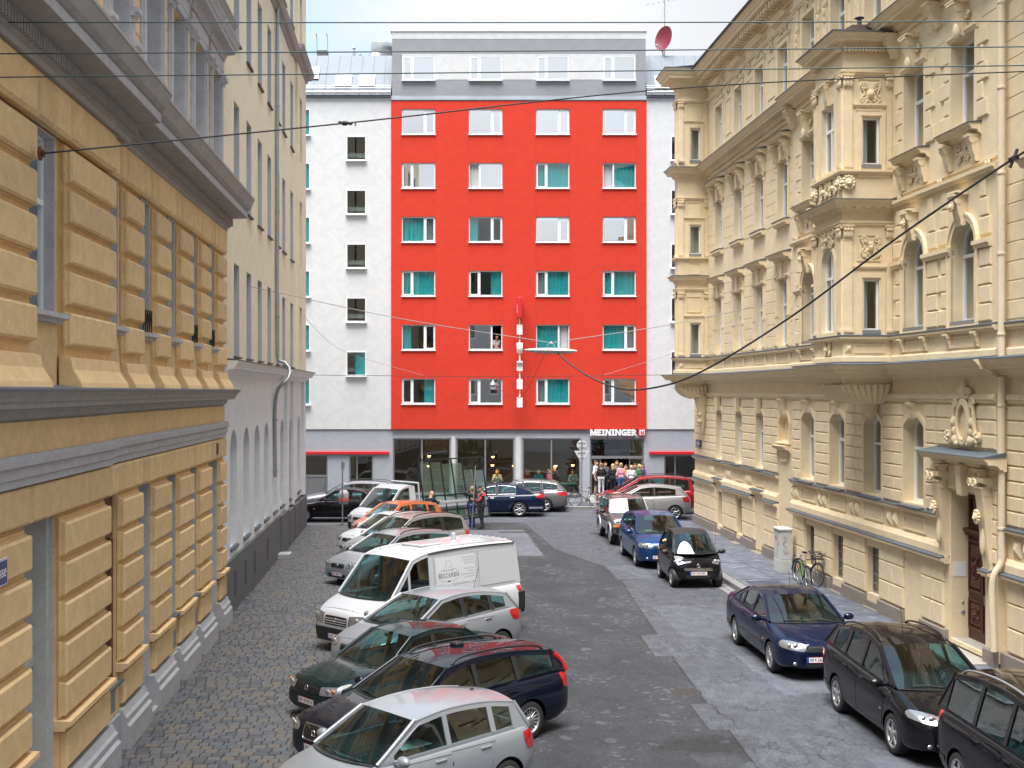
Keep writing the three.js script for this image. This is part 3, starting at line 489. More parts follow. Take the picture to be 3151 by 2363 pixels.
  // first floor
  piers1.forEach(([a, c]) => {
    const z = rise(a); P('pier', box(X(a) + .03, X(c) - .03, 6.05, 9.45, .001 - .05, z + .025), M.ochreDeep);
    P('pier_foot', mould([[-.02, 6.05], [.3, 6.05], [.28, 6.12], [.17, 6.3], [.14, 6.46], [-.02, 6.5]], X(a) - .08, X(c) + .08).translate(0, 0, z), M.ochre);
    for (let k = 0; k < 5; k++) blk(X(a), X(c), 6.62 + k * .572, 6.62 + k * .572 + .49, z + .01);
  });
  o1.forEach((o, i) => {
    const [x0, x1, y0, y1] = o;
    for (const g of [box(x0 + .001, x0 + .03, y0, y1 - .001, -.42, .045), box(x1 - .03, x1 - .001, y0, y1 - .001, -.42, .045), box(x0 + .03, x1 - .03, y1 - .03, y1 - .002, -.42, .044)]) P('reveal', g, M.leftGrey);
    P('sill', mould(band(y0 - .13, .15, .2), x0 - .12, x1 + .12), M.leftGrey); P('window_apron', box(x0 - .1, x1 + .1, 6.08, y0 - .13, -.03, .04), M.ochre);
    casement(b, o, -.17, { transom: .62, single: i < 5 });
    if (i > 4 && i !== 6) { const r = P('window_railing', (() => { const g = [], n = 4; for (let k = 0; k <= n; k++) { const x = x0 + (x1 - x0) * k / n; g.push(rod([x, y0 + .02, .08], [x, y0 + .42, .08], .012, 5)); if (k < n) g.push(tube([[x, y0 + .04, .08], [x + (x1 - x0) / n / 2, y0 + .36, .08], [x + (x1 - x0) / n, y0 + .04, .08]], .01, 5)); } g.push(box(x0, x1, y0 + .4, y0 + .43, .06, .1), box(x0, x1, y0 + .02, y0 + .04, .07, .09)); return g; })(), M.black); }
  });
  // voussoir course over the windows
  const vc = []; piers1.forEach(([a, c], i) => { vc.push([a, c]); if (piers1[i + 1]) { const d = piers1[i + 1][0] - c; vc.push([c, c + d / 2], [c + d / 2, c + d]); } });
  vc.forEach(([a, c]) => P('block', block(X(a) + .012, X(c) - .012, 9.5, 10.12, rise(a) - .01, .15, .05), oc()));
  // main grey cornice with dentils; the nearer bays stand forward
  [[1.5, 20.7, .12], [20.7, 31.95, 0]].forEach(([a, c, z]) => {
    P('cornice', mould([[-.15, 10.12], [.12, 10.12], [.14, 10.2], [.2, 10.22], [.2, 10.42], [.27, 10.44], [.62, 10.46], [.62, 10.62], [.66, 10.64], [.72, 10.7], [.8, 10.9], [.82, 10.92], [.82, 10.97], [-.15, 11.05]], X(a), X(c)).translate(0, 0, z), M.leftDark);
    const dn = []; for (let s = a + .05; s < c - .05; s += .11) dn.push(box(X(s), X(s) + .06, 10.24, 10.41, .19 + z, .27 + z)); P('dentils', dn, M.leftDark, 'stuff');
    P('cornice_fascia', box(X(a), X(c), 10.47, 10.615, .615 + z, .63 + z), M.leftGrey);
  });
  // upper floor: grey window surrounds, panels and hoods
  up.forEach((o, i) => {
    const [x0, x1, y0, y1] = o;
    P('window_surround', [box(x0 - .36, x0 - .02, 11.05, 14.05, -.02, .07), box(x1 + .02, x1 + .36, 11.05, 14.05, -.02, .07), box(x0 - .28, x0 - .1, 11.2, 13.8, .07, .1), box(x1 + .1, x1 + .28, 11.2, 13.8, .07, .1), box(x0 - .36, x1 + .36, 13.92, 14.1, -.02, .08)], M.leftGrey);
    for (const q of [x0 - .38, x1 + .0]) P('pilaster_capital', mould(band(13.75, .22, .2), q, q + .38), M.leftGrey);
    P('sill', [mould(band(11.36, .16, .22), x0 - .06, x1 + .06), box(x0, x1, 11.1, 11.34, -.02, .06)], M.leftGrey);
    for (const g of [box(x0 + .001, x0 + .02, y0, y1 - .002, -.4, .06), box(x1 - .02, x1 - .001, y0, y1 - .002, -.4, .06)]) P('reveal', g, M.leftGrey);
    casement(b, o, -.28, { transom: .66 });
    const h = P('window_hood', mould(cornice(14.35, .55, .5), x0 - .5, x1 + .5), M.leftGrey); part('frieze_panel', box(x0 - .4, x1 + .4, 14.1, 14.36, -.02, .09), M.leftGrey, h);
    if (i < 6) for (const y of [11.9, 12.5, 13.1]) for (const [a, c] of [[x0 - .4, x0 - .06], [x1 + .06, x1 + .4]]) P('surround_block', mould(band(y, .16, .2), a, c), M.leftGrey);
    if (up[i + 1]) for (let k = 0; k < 7; k++) { const w = [x1 + .4, up[i + 1][0] - .4]; if (w[1] - w[0] > .2) P('block', block(w[0], w[1], 11.1 + k * .42, 11.1 + k * .42 + .405, -.01, .045, .015), oc()); }
  });
  up2.forEach(o => casement(b, o, -.28));
  P('string_course', mould(cornice(15.0, .45, .4), X(1.5), X(31.9)), M.leftDark);
  P('roof_cornice', mould(cornice(19.4, .8, .9), X(1.5), X(31.9)), M.leftDark);
  // wall details
  P('house_number', box(X(30.25), X(30.45), 4.45, 4.72, .12, .14), new THREE.MeshStandardMaterial({ color: lin(.05, .05, .06), roughness: .5 }));
  const ss = thing('street_sign', 'dark blue enamel street name plate on the ochre block by the niche', 'sign', street(-4.79, .76, 14.25), leftTurn);
  part('plate', box(-.42, .42, 2.98, 3.3, 0, .02, .008), M.signWhite, ss);
  const tx = canvasTex(512, 192, (c, w, h) => { c.fillStyle = '#10225e'; c.fillRect(0, 0, w, h); c.strokeStyle = '#e8e8ee'; c.lineWidth = 6; c.strokeRect(8, 8, w - 16, h - 16); c.fillStyle = '#f2f2f2'; c.font = 'bold 104px serif'; c.textAlign = 'right'; c.fillText('gasse', w - 26, 128); });
  const sp = new THREE.PlaneGeometry(.82, .31); sp.translate(0, 3.14, .0215); part('lettering', sp, new THREE.MeshStandardMaterial({ map: tx, roughness: .3 }), ss);
}
{
  const S0 = 43, b = thing('pale_house', 'plain cream house with white arcaded ground floor and dark plinth', 'building', street(-5, 0, S0), leftTurn);
  const X = s => s - S0, P = (n, g, m, k) => part(n, g, m, b, k);
  const ar = [33.2, 35.7, 38.1, 40.5, 42.95, 45.2, 48.4, 51.6].map(s => [X(s), X(s) + 1.28, 1.72, 4.3, .64]);
  const wc = [33.72, 36.2, 38.72, 41.22, 43.72, 45.72, 48.6, 51.45].map(s => [X(s), X(s) + 1.02]);
  const rowsY = [[6.95, 9.5], [11.2, 13.95], [15.65, 18.3], [20.6, 22.6]];
  const wn = []; for (const [a, c] of wc) for (const [y0, y1] of rowsY) wn.push([a, c, y0, y1]);
  P('ground_floor_wall', wallSheet(X(31.9), X(54.25), 1.5, 6.42, 0, .5, ar), M.white);
  P('upper_wall', wallSheet(X(31.9), X(54.25), 6.42, 24.5, .02, .42, wn), M.cream);
  P('plinth', box(X(31.92), X(44.4), 0, 1.5, -.4, .08), M.baseDark);
  for (const [a, c] of [[44.4, 46.8], [47.1, 48.9], [49.3, 51.2], [51.5, 54.3]]) P('plinth', box(X(a), X(c), 0, 1.5 - (a > 45 ? .08 : 0), -.4, .16), M.baseDark);
  for (const s of [33.4, 35.4, 37.4, 40.6]) P('cellar_opening_plate', box(X(s), X(s) + .42, .45, 1.12, .07, .09), plaster(lin(.085, .088, .1)));  // flat dark plates stand in for cellar openings in the plinth
  P('doorstep', box(X(43.7), X(44.5), 0, .2, .0, .5), M.footGrey);
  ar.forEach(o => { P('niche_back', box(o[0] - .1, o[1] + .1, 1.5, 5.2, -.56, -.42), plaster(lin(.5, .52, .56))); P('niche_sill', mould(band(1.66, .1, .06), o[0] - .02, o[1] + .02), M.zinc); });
  [[31.9, 44.6, 0], [44.6, 54.3, .1]].forEach(([a, c, z]) => { P('cornice', mould(cornice(6.38, .42, .42), X(a), X(c)).translate(0, 0, z), M.white); P('cornice_cover', mould([[-.05, 6.81], [.44, 6.78], [.44, 6.81], [-.05, 6.87]], X(a), X(c)).translate(0, 0, z), M.zinc); });
  for (const [a, c] of [[46.6, 47.1], [48.9, 49.3], [53.4, 54.2]]) P('pilaster_strip', box(X(a), X(c), 1.5, 6.4, 0, .12), M.white);
  P('end_bay', wallSheet(X(50.6), X(54.3), 6.8, 24.5, .12, .1, wn.filter(o => o[0] > X(50.6)).map(o => [o[0] - .01, o[1] + .01, o[2] - .01, o[3] + .01])), M.cream);
  P('string_course', mould(cornice(19.3, .4, .35), X(31.9), X(49.2)), M.leftDark); P('string_course', mould(cornice(19.5, .4, .4), X(49.2), X(54.35)).translate(0, 0, .1), M.leftDark);
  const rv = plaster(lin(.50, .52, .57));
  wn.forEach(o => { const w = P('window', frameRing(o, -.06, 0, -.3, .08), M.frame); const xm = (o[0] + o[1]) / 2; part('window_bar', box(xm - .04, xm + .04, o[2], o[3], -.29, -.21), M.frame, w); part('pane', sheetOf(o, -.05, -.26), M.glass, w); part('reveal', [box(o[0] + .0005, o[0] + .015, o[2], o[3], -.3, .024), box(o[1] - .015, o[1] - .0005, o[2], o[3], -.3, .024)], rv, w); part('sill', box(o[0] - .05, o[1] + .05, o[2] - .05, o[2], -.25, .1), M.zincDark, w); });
  P('party_wall', [box(X(31.9), X(54.2), 0, 24.4, -10, -9.7), box(X(54.0), X(54.24), 0, 24.4, -9.7, -.51), box(X(31.9), X(32.2), 19, 24.4, -9.7, -.43), box(X(31.9), X(54.2), 24.4, 24.6, -10, .4), ...[5.4, 10.2, 14.7, 19.2].map(y => box(X(32), X(54), y, y + .2, -9.7, -.57))], M.cream);
  // downpipe with its swan neck round the cornice
  const dp = thing('downpipe', 'grey metal downpipe bending round the white cornice of the pale house', 'downpipe', street(-5, 0, S0), leftTurn);
  part('pipe', tube([[X(43.3), 24, .12], [X(43.3), 7.5, .12], [X(43.3), 7.1, .14], [X(43.3), 6.95, .45], [X(43.2), 6.7, .56], [X(43.0), 6.4, .5], [X(42.9), 6.1, .2], [X(42.9), 5.7, .1], [X(42.9), 3.0, .09]], .065, 10, 90), M.galv, dp);
  for (const y of [3.2, 5, 8.6, 12.3, 16, 19.8]) part('clamp', lathe([[.07, -.03], [.08, -.03], [.08, .03], [.07, .03]], 12).translate(X(y < 6 ? 42.9 : 43.3), y, y < 6 ? .09 : .12), M.galv, dp);
}
// ---------------------------------------------------------------- right side: richly stuccoed yellow apartment house with two oriels
// facade coordinates: x = S0 - s (towards the camera), z = out of the wall
{
  const S0 = 40, b = thing('stucco_apartment_house', 'yellow historicist apartment house with stucco ornament, oriels and grey ledges', 'building', street(12.45, 0, S0), TH - Math.PI / 2);
  const X = s => S0 - s, P = (n, g, m, k) => part(n, g, m, b, k);
  const R = .15;       // the middle part stands forward by this much
  const O = (s, w, y0, y1, rise = 0) => [X(s + w), X(s), y0, y1, rise];
  const st = colorsOf(M.stone, 4, 8, .025), pk = seeded(6), SM = () => st[Math.floor(pk() * 4)];
  const ST = M.stone, SL = M.stoneLight;
  // ---- ornament pieces
  const scroll = (x, y, r, z, d, flip = 1) => { const pts = []; for (let k = 0; k <= 22; k++) { const a = k / 22 * Math.PI * 3.2, q = r * (1 - .82 * k / 22); pts.push([x + flip * q * Math.cos(a), y + q * Math.sin(a), z]); } return tube(pts, d, 5, 30); };
  const bracket = (x, w, y0, y1, z, p) => {      // S-shaped console
    const h = y1 - y0, pr = []; for (let k = 0; k <= 12; k++) { const t = k / 12; pr.push([p * (.28 + .72 * (t * t * (3 - 2 * t))) + .1 * p * Math.sin(t * Math.PI * 2), y0 + h * t * .93]); }
    const g = [mould([[-.02, y0], ...pr, [p * 1.02, y1], [-.02, y1]], x - w / 2, x + w / 2).translate(0, 0, z), box(x - w / 2 - .02, x + w / 2 + .02, y1 - .05, y1, z - .02, z + p * 1.08)];
    for (const q of [-1, 1]) { const c = new THREE.CylinderGeometry(p * .34, p * .34, .02, 12); c.rotateZ(Math.PI / 2); c.translate(x + q * (w / 2 + .006), y1 - p * .42, z + p * .62); g.push(boxUV(plainGeo(c))); const e = new THREE.CylinderGeometry(p * .2, p * .2, .02, 10); e.rotateZ(Math.PI / 2); e.translate(x + q * (w / 2 + .006), y0 + p * .16, z + p * .26); g.push(boxUV(plainGeo(e))); }
    return merge(g);
  };
  const keystone = (x, w, y0, y1, z, d) => rings([[[x - w * .36, y0, z], [x + w * .36, y0, z], [x + w * .5, y1, z], [x - w * .5, y1, z]], [[x - w * .36, y0, z + d * .8], [x + w * .36, y0, z + d * .8], [x + w * .5, y1, z + d], [x - w * .5, y1, z + d]], [[x - w * .28, y0 + .03, z + d * .9], [x + w * .28, y0 + .03, z + d * .9], [x + w * .42, y1 - .03, z + d * 1.1], [x - w * .42, y1 - .03, z + d * 1.1]]]);
  const relief = (x, y, w, h, z, face) => { const g = [], r = seeded(Math.round(x * 31 + y * 7)); for (const q of [-1, 1]) { g.push(scroll(x + q * w * .3, y + h * .32, w * .17, z + .02, .022, q), scroll(x + q * w * .26, y - h * .3, w * .15, z + .02, .022, -q)); for (let k = 0; k < 7; k++) g.push(ball(x + q * w * (.12 + .32 * r()), y + h * (r() - .5) * .8, z + .01, .035 + .02 * r(), .03 + .02 * r(), .035, 6)); g.push(tube([[x + q * w * .45, y + h * .3, z + .02], [x + q * w * .3, y, z + .03], [x + q * w * .45, y - h * .25, z + .02], [x + q * w * .1, y - h * .48, z + .02]], .022, 5)); } if (face) g.push(ball(x, y, z + .03, w * .12, h * .17, .07), ball(x, y + h * .14, z + .03, w * .14, h * .07, .06), ball(x, y - .01, z + .1, .015, .03, .02, 6)); else g.push(ball(x, y, z + .02, w * .2, h * .2, .05), ball(x, y, z + .05, w * .13, h * .13, .04)); return merge(g); };
  const lion = (x, y, z, r) => { const g = [ball(x, y, z, r * .55, r * .6, r * .5), ball(x, y - r * .18, z + r * .38, r * .28, r * .22, r * .28, 8), ball(x - r * .2, y + r * .12, z + r * .4, r * .12, r * .1, r * .1, 6), ball(x + r * .2, y + r * .12, z + r * .4, r * .12, r * .1, r * .1, 6)]; for (let k = 0; k < 12; k++) { const a = k / 12 * Math.PI * 2; g.push(ball(x + Math.cos(a) * r * .72, y + Math.sin(a) * r * .8, z, r * .25, r * .25, r * .25, 6)); } return merge(g); };
  const capital = (x, w, y, z) => merge([mould(band(y + .26, .1, .08), x - w / 2 - .05, x + w / 2 + .05).translate(0, 0, z), ...[-1, 0, 1].flatMap(q => [ball(x + q * w * .36, y + .12, z + .04, .06, .13, .05, 6), ball(x + q * w * .4, y + .22, z + .07, .05, .05, .05, 6)]), box(x - w / 2, x + w / 2, y - .04, y, z - .02, z + .03)]);
  // rows of rustication between x0 and x1
  const rust = (x0, x1, y0, rows, ch, z, d, n = 2, bev = .022) => { if (x1 - x0 < .12) return; for (let k = 0; k < rows; k++) { const c = x1 - x0 < .75 ? [] : [...Array(n - 1)].map((_, i) => (i + 1 + (k % 2 ? .14 : -.14)) / n); const e = [0, ...c, 1]; for (let i = 0; i + 1 < e.length; i++) P('block', block(x0 + (x1 - x0) * e[i] + .008, x0 + (x1 - x0) * e[i + 1] - .008, y0 + k * ch + .012, y0 + (k + 1) * ch - .012, z - .01, d, bev), SM()); } };

  // ---- openings
  const farN = [48.95, 45.9, 43.0, 40.13], rizN = [36.9, 34.2, 31.43, 28.7], nearN = [22.4, 19.5, 16.6, 13.7, 10.8];
  const gFar = farN.slice(0, 3).map(s => O(s, .95, 3.2, 5.08, .2)), gRiz = rizN.map(s => O(s, 1.25, 3.22, 5.1, .28)), gNear = nearN.map(s => O(s, 1.1, 3.22, 5.1, .28));
  const niche = O(39.95, 1.15, 4.25, 4.9, .36), door2 = O(39.95, 1.15, .12, 3.6), door1 = O(25.55, 1.75, .3, 3.72);
  const f1 = farN.map(s => O(s, 1.1, 7.55, 9.82)), f2 = farN.map(s => O(s, 1.1, 11.82, 13.86)), f3 = farN.map(s => O(s, 1.1, 16.0, 17.8));
  const a1 = [36.9, 28.72, 26.0].map(s => O(s, 1.2, 7.58, 9.25, .6)), a2 = [36.9, 28.72, 26.0].map(s => O(s, 1.2, 11.9, 13.98)), a3 = [36.9, 34.2, 31.43, 28.72, 26.0].map(s => O(s, 1.2, 16.0, 17.9));
  const n1 = nearN.map(s => O(s, 1.1, 7.55, 9.82)), n2 = nearN.map(s => O(s, 1.1, 11.82, 13.86)), n3 = nearN.map(s => O(s, 1.1, 16.0, 17.8));
  const bFar = [O(48.95, .8, .45, 1.85), O(45.9, .8, .45, 1.85)], bDoor = [O(43.0, 1.0, .14, 2.0), O(28.9, 1.0, .14, 2.0)], bRiz = [36.9, 34.35, 31.62].map(s => O(s, .9, .5, 1.78)), bNear = nearN.map(s => O(s, .8, .5, 1.78));
  const W = (s0, s1, y0, y1, z, o) => P('wall', wallSheet(X(s1), X(s0), y0, y1, z, .45 + z, o), ST);
  W(39.15, 53.95, .2, 6.4, 0, [...gFar, niche, door2, ...bFar, bDoor[0]]); W(39.15, 53.95, 6.4, 19.6, 0, [...f1, ...f2, ...f3]);
  W(25.0, 39.15, .2, 6.4, R, [...gRiz, door1, bDoor[1], ...bRiz]); W(25.0, 39.15, 6.4, 19.6, R, [...a1, ...a2, ...a3]);
  W(7, 25.0, .2, 6.4, 0, [...gNear, ...bNear]); W(7, 25.0, 6.4, 19.6, 0, [...n1, ...n2, ...n3]);
  P('rear_wall', [box(X(53.9), X(7), 0, 19.6, -10, -9.7), box(X(53.9), X(53.6), 0, 19.6, -9.7, -.46), box(X(7.3), X(7), 0, 19.6, -9.7, -.46), ...[2.5, 6.4, 11, 15.3].map(y => box(X(53.6), X(7.3), y, y + .2, -9.7, -.47)), ...[47.6, 44.6, 41.7, 38.8, 36, 33.4, 30.6, 27.9, 24.6].map(s => box(X(s) - .1, X(s) + .1, .3, 19.5, -9.7, -.47))], M.room);
  P('roof', mould([[.9, 19.6], [-5, 23.2], [-10.2, 19.6]], X(54), X(7)), M.zincDark);

  // ---- plinth, basement, ledges
  const pl = (s0, s1, z) => P('plinth', block(X(s1), X(s0), 0, .46, z - .02, .13, .015), M.plinth);
  [[49.9, 53.97], [46.8, 48.9], [44.1, 45.85], [41.15, 42.95], [39.2, 39.9]].forEach(([a, c]) => pl(a, c, 0));
  [[37.85, 39.13], [35.3, 36.85], [32.55, 34.3], [29.95, 31.57], [27.4, 28.85], [25.0, 25.5]].forEach(([a, c]) => pl(a, c, R));
  [[23.25, 24.98], [20.35, 22.35], [17.45, 19.45], [14.5, 16.55], [11.6, 13.65]].forEach(([a, c]) => pl(a, c, 0));
  for (const o of [...bFar, ...bRiz, ...bNear]) P('cellar_step', [box(o[0] - .04, o[1] + .04, .0, .3, -.3, (o[0] > 0.9 && o[1] < 15 ? R : 0) + .06), box(o[0] - .1, o[1] + .1, .0, .14, -.3, .32)], M.plinth);
  rust(X(53.9), X(49.9), .5, 3, .52, 0, .07, 3); [[48.9, 46.75], [45.85, 44.05], [42.95, 41.15]].forEach(([a, c]) => rust(X(a), X(c), .5, 3, .52, 0, .07));
  [[38.95, 37.85], [36.85, 35.3], [34.3, 32.57], [31.57, 29.95], [28.85, 27.6]].forEach(([a, c]) => rust(X(a), X(c), .5, 3, .52, R, .07));
  [[24.8, 23.25], [22.35, 20.35], [19.45, 17.45], [16.55, 14.55]].forEach(([a, c]) => rust(X(a), X(c), .5, 3, .52, 0, .07));
  const ledge = (s0, s1, y, p, z, h = .14) => { P('ledge', mould(band(y - h, h, p), X(s1), X(s0)).translate(0, 0, z), ST); P('ledge_cover', mould([[-.02, y], [p + .02, y - .012], [p + .02, y + .008], [-.02, y + .05]], X(s1), X(s0)).translate(0, 0, z), M.zinc); };
  ledge(50.1, 53.97, 2.12, .2, 0); ledge(48.75, 50.1, 2.4, .2, 0); ledge(44.25, 48.75, 2.12, .2, 0); ledge(42.8, 44.25, 2.4, .2, 0); ledge(41.2, 42.8, 2.12, .2, 0); ledge(27.35, 39.2, 2.14, .22, R); ledge(25.02, 25.5, 2.14, .22, R); ledge(7, 24.9, 2.14, .2, 0);
  for (const o of [...bFar, ...bRiz, ...bNear]) { const z = (o[0] > .9 && o[1] < 15 ? R : 0) - .2, w = P('cellar_window', frameRing(o, -.05, 0, z, .05), M.alu); const g = [], xm = (o[0] + o[1]) / 2; g.push(box(xm - .018, xm + .018, o[2], o[3], z, z + .04)); for (let k = 1; k < 5; k++) { const y = o[2] + (o[3] - o[2]) * k / 5; g.push(box(o[0], o[1], y - .014, y + .014, z + .005, z + .035)); } part('window_bar', g, M.alu, w); part('pane', sheetOf(o, -.03, z + .02), M.glass, w); }
  bDoor.forEach((o, i) => { const z = i ? R - .12 : -.1, d = P('service_door', box(o[0], o[1], .14, 2.0, z - .05, z), M.doorCream); part('handle', [rod([o[0] + .1, 1.05, z], [o[0] + .1, 1.05, z + .05], .012), rod([o[0] + .1, 1.05, z + .05], [o[0] + .22, 1.05, z + .05], .011), box(o[0] + .07, o[0] + .13, .92, 1.15, z, z + .008)], M.steel, d); part('threshold', box(o[0] - .1, o[1] + .1, 0, .135, z - .1, z + .35), M.plinth, d); });

  // ---- parapet band with panels, sill course
  const parapet = (s0, s1, z, wins) => {
    P('sill_course', mould(band(2.98, .12, .14), X(s1), X(s0)).translate(0, 0, z), ST); P('sill_cover', mould([[-.02, 3.1], [.16, 3.09], [.16, 3.11], [-.02, 3.14]], X(s1), X(s0)).translate(0, 0, z), M.zinc);
    P('parapet_base', mould([[-.02, 2.18], [.1, 2.18], [.1, 2.34], [.05, 2.44], [-.02, 2.46]], X(s1), X(s0)).translate(0, 0, z), ST);
    wins.forEach((o, i) => { P('panel', [frameRing([o[0] - .05, o[1] + .05, 2.52, 2.9], -.04, 0, z - .005, .04)], ST); const nx = wins[i - 1]; const e = o[0] - .12, f = nx ? nx[1] + .12 : o[0] - 1.3; if (e - f > .4) { const m = (e + f) / 2, w = Math.min(.32, (e - f) / 2 - .05); for (const q of [-1, 1]) P('diamond_block', rings([[[m + q * (w / 2 + .04) - w / 2, 2.53, z], [m + q * (w / 2 + .04) + w / 2, 2.53, z], [m + q * (w / 2 + .04) + w / 2, 2.89, z], [m + q * (w / 2 + .04) - w / 2, 2.89, z]], [[m + q * (w / 2 + .04) - w / 2, 2.53, z + .02], [m + q * (w / 2 + .04) + w / 2, 2.53, z + .02], [m + q * (w / 2 + .04) + w / 2, 2.89, z + .02], [m + q * (w / 2 + .04) - w / 2, 2.89, z + .02]], [[m + q * (w / 2 + .04) - .01, 2.7, z + .1], [m + q * (w / 2 + .04) + .01, 2.7, z + .1], [m + q * (w / 2 + .04) + .01, 2.72, z + .1], [m + q * (w / 2 + .04) - .01, 2.72, z + .1]]]), SM()); } });
  };
  parapet(41.2, 53.97, 0, gFar); parapet(27.4, 39.17, R, gRiz); parapet(7, 24.95, 0, gNear);

  // ---- ground-floor rustication
  const gRust = (edges, z, rows = 8, y = 3.16) => { for (const [a, c, n] of edges) rust(X(a), X(c), y, rows, .316, z, .055, n ?? 2); };
  gRust([[53.9, 49.95, 4], [48.9, 46.9], [45.85, 44.0], [42.95, 41.2]], 0); gRust([[39.1, 38.2], [36.85, 35.5], [34.15, 32.73], [31.38, 29.98], [28.65, 28.05, 1]], R); gRust([[24.85, 23.55], [22.35, 20.65], [19.45, 17.75], [16.55, 14.85]], 0);
  gRust([[28.0, 25.03, 4]], R, 3, 4.74); rust(X(28.65), X(25.03), 5.69 - .95 + .95, 0, .3, R, .05);
  for (const [a, c, z] of [[25.0, 25.45, R], [27.42, 28.0, R]]) rust(X(c), X(a), 2.3, 7, .316, z, .055, 1);
  // window heads: keystones and surrounds
  for (const o of gFar) { P('window_surround', frameRing(o, 0, .1, -.01, .05), ST); P('keystone', keystone((o[0] + o[1]) / 2, .34, 5.2, 5.72, .03, .16), SM()); }
  for (const o of [...gRiz, ...gNear]) { const z = o[0] > 15 ? 0 : R; P('window_surround', frameRing(o, 0, .13, z - .01, .06), ST); P('keystone', [bracket((o[0] + o[1]) / 2, .24, 5.32, 5.72, z + .02, .16)], SM()); }
  gFar.forEach(o => casement(b, o, -.22, { transom: .64, single: 1 })); gRiz.forEach(o => casement(b, o, R - .32, { transom: .62 })); gNear.forEach(o => casement(b, o, -.3, { transom: .62 }));
  for (const [o, z] of [...gFar.map(o => [o, 0]), ...gRiz.map(o => [o, R]), ...gNear.map(o => [o, 0])]) P('window_sill', mould([[-.3, 3.14], [.2, 3.12], [.2, 3.15], [-.3, 3.22]], o[0] - .06, o[1] + .06).translate(0, 0, z), M.zinc);
  // niche and second door
  P('niche_back', box(niche[0] - .1, niche[1] + .1, 4.1, 5.4, -.3, -.16), ST); P('niche_surround', frameRing(niche, 0, .12, -.01, .06), ST); P('niche_ledge', mould([[-.2, 4.2], [.1, 4.2], [.14, 4.24], [-.2, 4.33]], niche[0] - .15, niche[1] + .15), ST); P('keystone', bracket((niche[0] + niche[1]) / 2, .36, 5.2, 5.74, .03, .2), SM());
  P('door_hood', mould(cornice(3.92, .24, .28), door2[0] - .15, door2[1] + .15), ST); P('door_cartouche', [frameRing([door2[0] + .25, door2[1] - .25, 3.66, 3.88], -.04, .05, -.005, .07), relief((door2[0] + door2[1]) / 2, 3.77, .4, .2, .03)], SM());
  { const d = P('house_door', box(door2[0], door2[1], .12, 3.6, -.5, -.42), M.doorBrown); part('door_jamb', [box(door2[1] - .015, door2[1] - .001, .15, 3.58, -.42, -.01)], ST, d); part('bell_button', [1.5, 1.28, 1.05, .82].map(y => ball(door2[0] + .02, y, -.2, .03, .04, .04, 6)), M.alu, d); part('name_plate', box(door2[0] + .001, door2[0] + .012, 1.95, 2.25, -.34, -.04), M.signWhite, d); part('threshold', box(door2[0] - .1, door2[1] + .1, 0, .12, -.45, .35), M.plinth, d); }
  // main door with consoles, hood and oval cartouche
  {
    const [x0, x1] = door1, xm = (x0 + x1) / 2, z = R - .42, d = P('main_door', box(x0, x1, .3, 3.72, z - .06, z), M.doorBrown);
    for (const [a, c] of [[x0 + .1, xm - .05], [xm + .05, x1 - .1]]) { for (const [y0, y1] of [[.55, 1.25], [1.4, 2.6]]) part('door_panel', [frameRing([a, c, y0, y1], -.06, 0, z, .05), block(a + .1, c - .1, y0 + .1, y1 - .1, z, .05, .03), relief((a + c) / 2, (y0 + y1) / 2, (c - a) * .5, (y1 - y0) * .5, z + .04)], M.doorBrown, d); }
    part('transom_moulding', mould(band(2.7, .16, .14), x0, x1).translate(0, 0, z), M.doorBrown, d); part('fanlight', [frameRing([x0 + .12, x1 - .12, 2.98, 3.6], -.08, 0, z, .05)], M.doorBrown, d); part('pane', box(x0 + .15, x1 - .15, 3.0, 3.58, z + .01, z + .015), M.glass, d); part('handle', [rod([xm + .1, 1.3, z], [xm + .1, 1.3, z + .08], .014), rod([xm + .1, 1.2, z + .08], [xm + .1, 1.42, z + .08], .013)], M.steel, d);
    P('door_jamb', [box(x0 - .001, x0 + .02, .3, 3.71, z, R - .002), box(x1 - .02, x1 + .001, .3, 3.71, z, R - .002), box(x0, x1, 3.7, 3.73, z, R - .003)], ST);
    P('doorstep', [box(x0 - .3, x1 + .3, .0, .16, z - .1, R + .75, .02), box(x0 + .005, x1 - .005, .16, .306, z - .1, R - .05, .015)], new THREE.MeshStandardMaterial({ color: lin(.44, .41, .38), roughness: .8, map: sootM }));
    for (const q of [x0 - .22, x1 + .22]) { P('door_console', [bracket(q, .32, 2.1, 3.95, R, .28), lion(q, 3.3, R + .31, .16), ball(q, 2.75, R + .18, .08, .3, .06), mould(band(3.95, .2, .32), q - .26, q + .26).translate(0, 0, R)], SM()); for (const e of [-1, 1]) P('console_volute', scroll(q + e * .1, 4.02, .1, R + .42, .025, e), SM()); }
    P('door_frieze', [box(x0 - .45, x1 + .45, 3.76, 4.3, R - .01, R + .06), frameRing([x0 - .3, x1 + .3, 3.85, 4.2], -.03, 0, R + .05, .03)], ST); P('keystone', keystone(xm, .3, 3.66, 4.36, R + .04, .2), SM()); for (const q of [-1, 1]) P('door_scroll', scroll(xm + q * .38, 4.0, .13, R + .08, .03, q), SM());
    P('door_hood', [mould(cornice(4.3, .3, .5), x0 - .8, x1 + .85).translate(0, 0, R), ...[x0 - .1, x1 + .1].map(q => bracket(q, .2, 4.05, 4.32, R, .3))], ST); P('hood_cover', mould([[-.02, 4.6], [.52, 4.585], [.52, 4.6], [-.02, 4.7]], x0 - .82, x1 + .87).translate(0, 0, R), M.zinc);
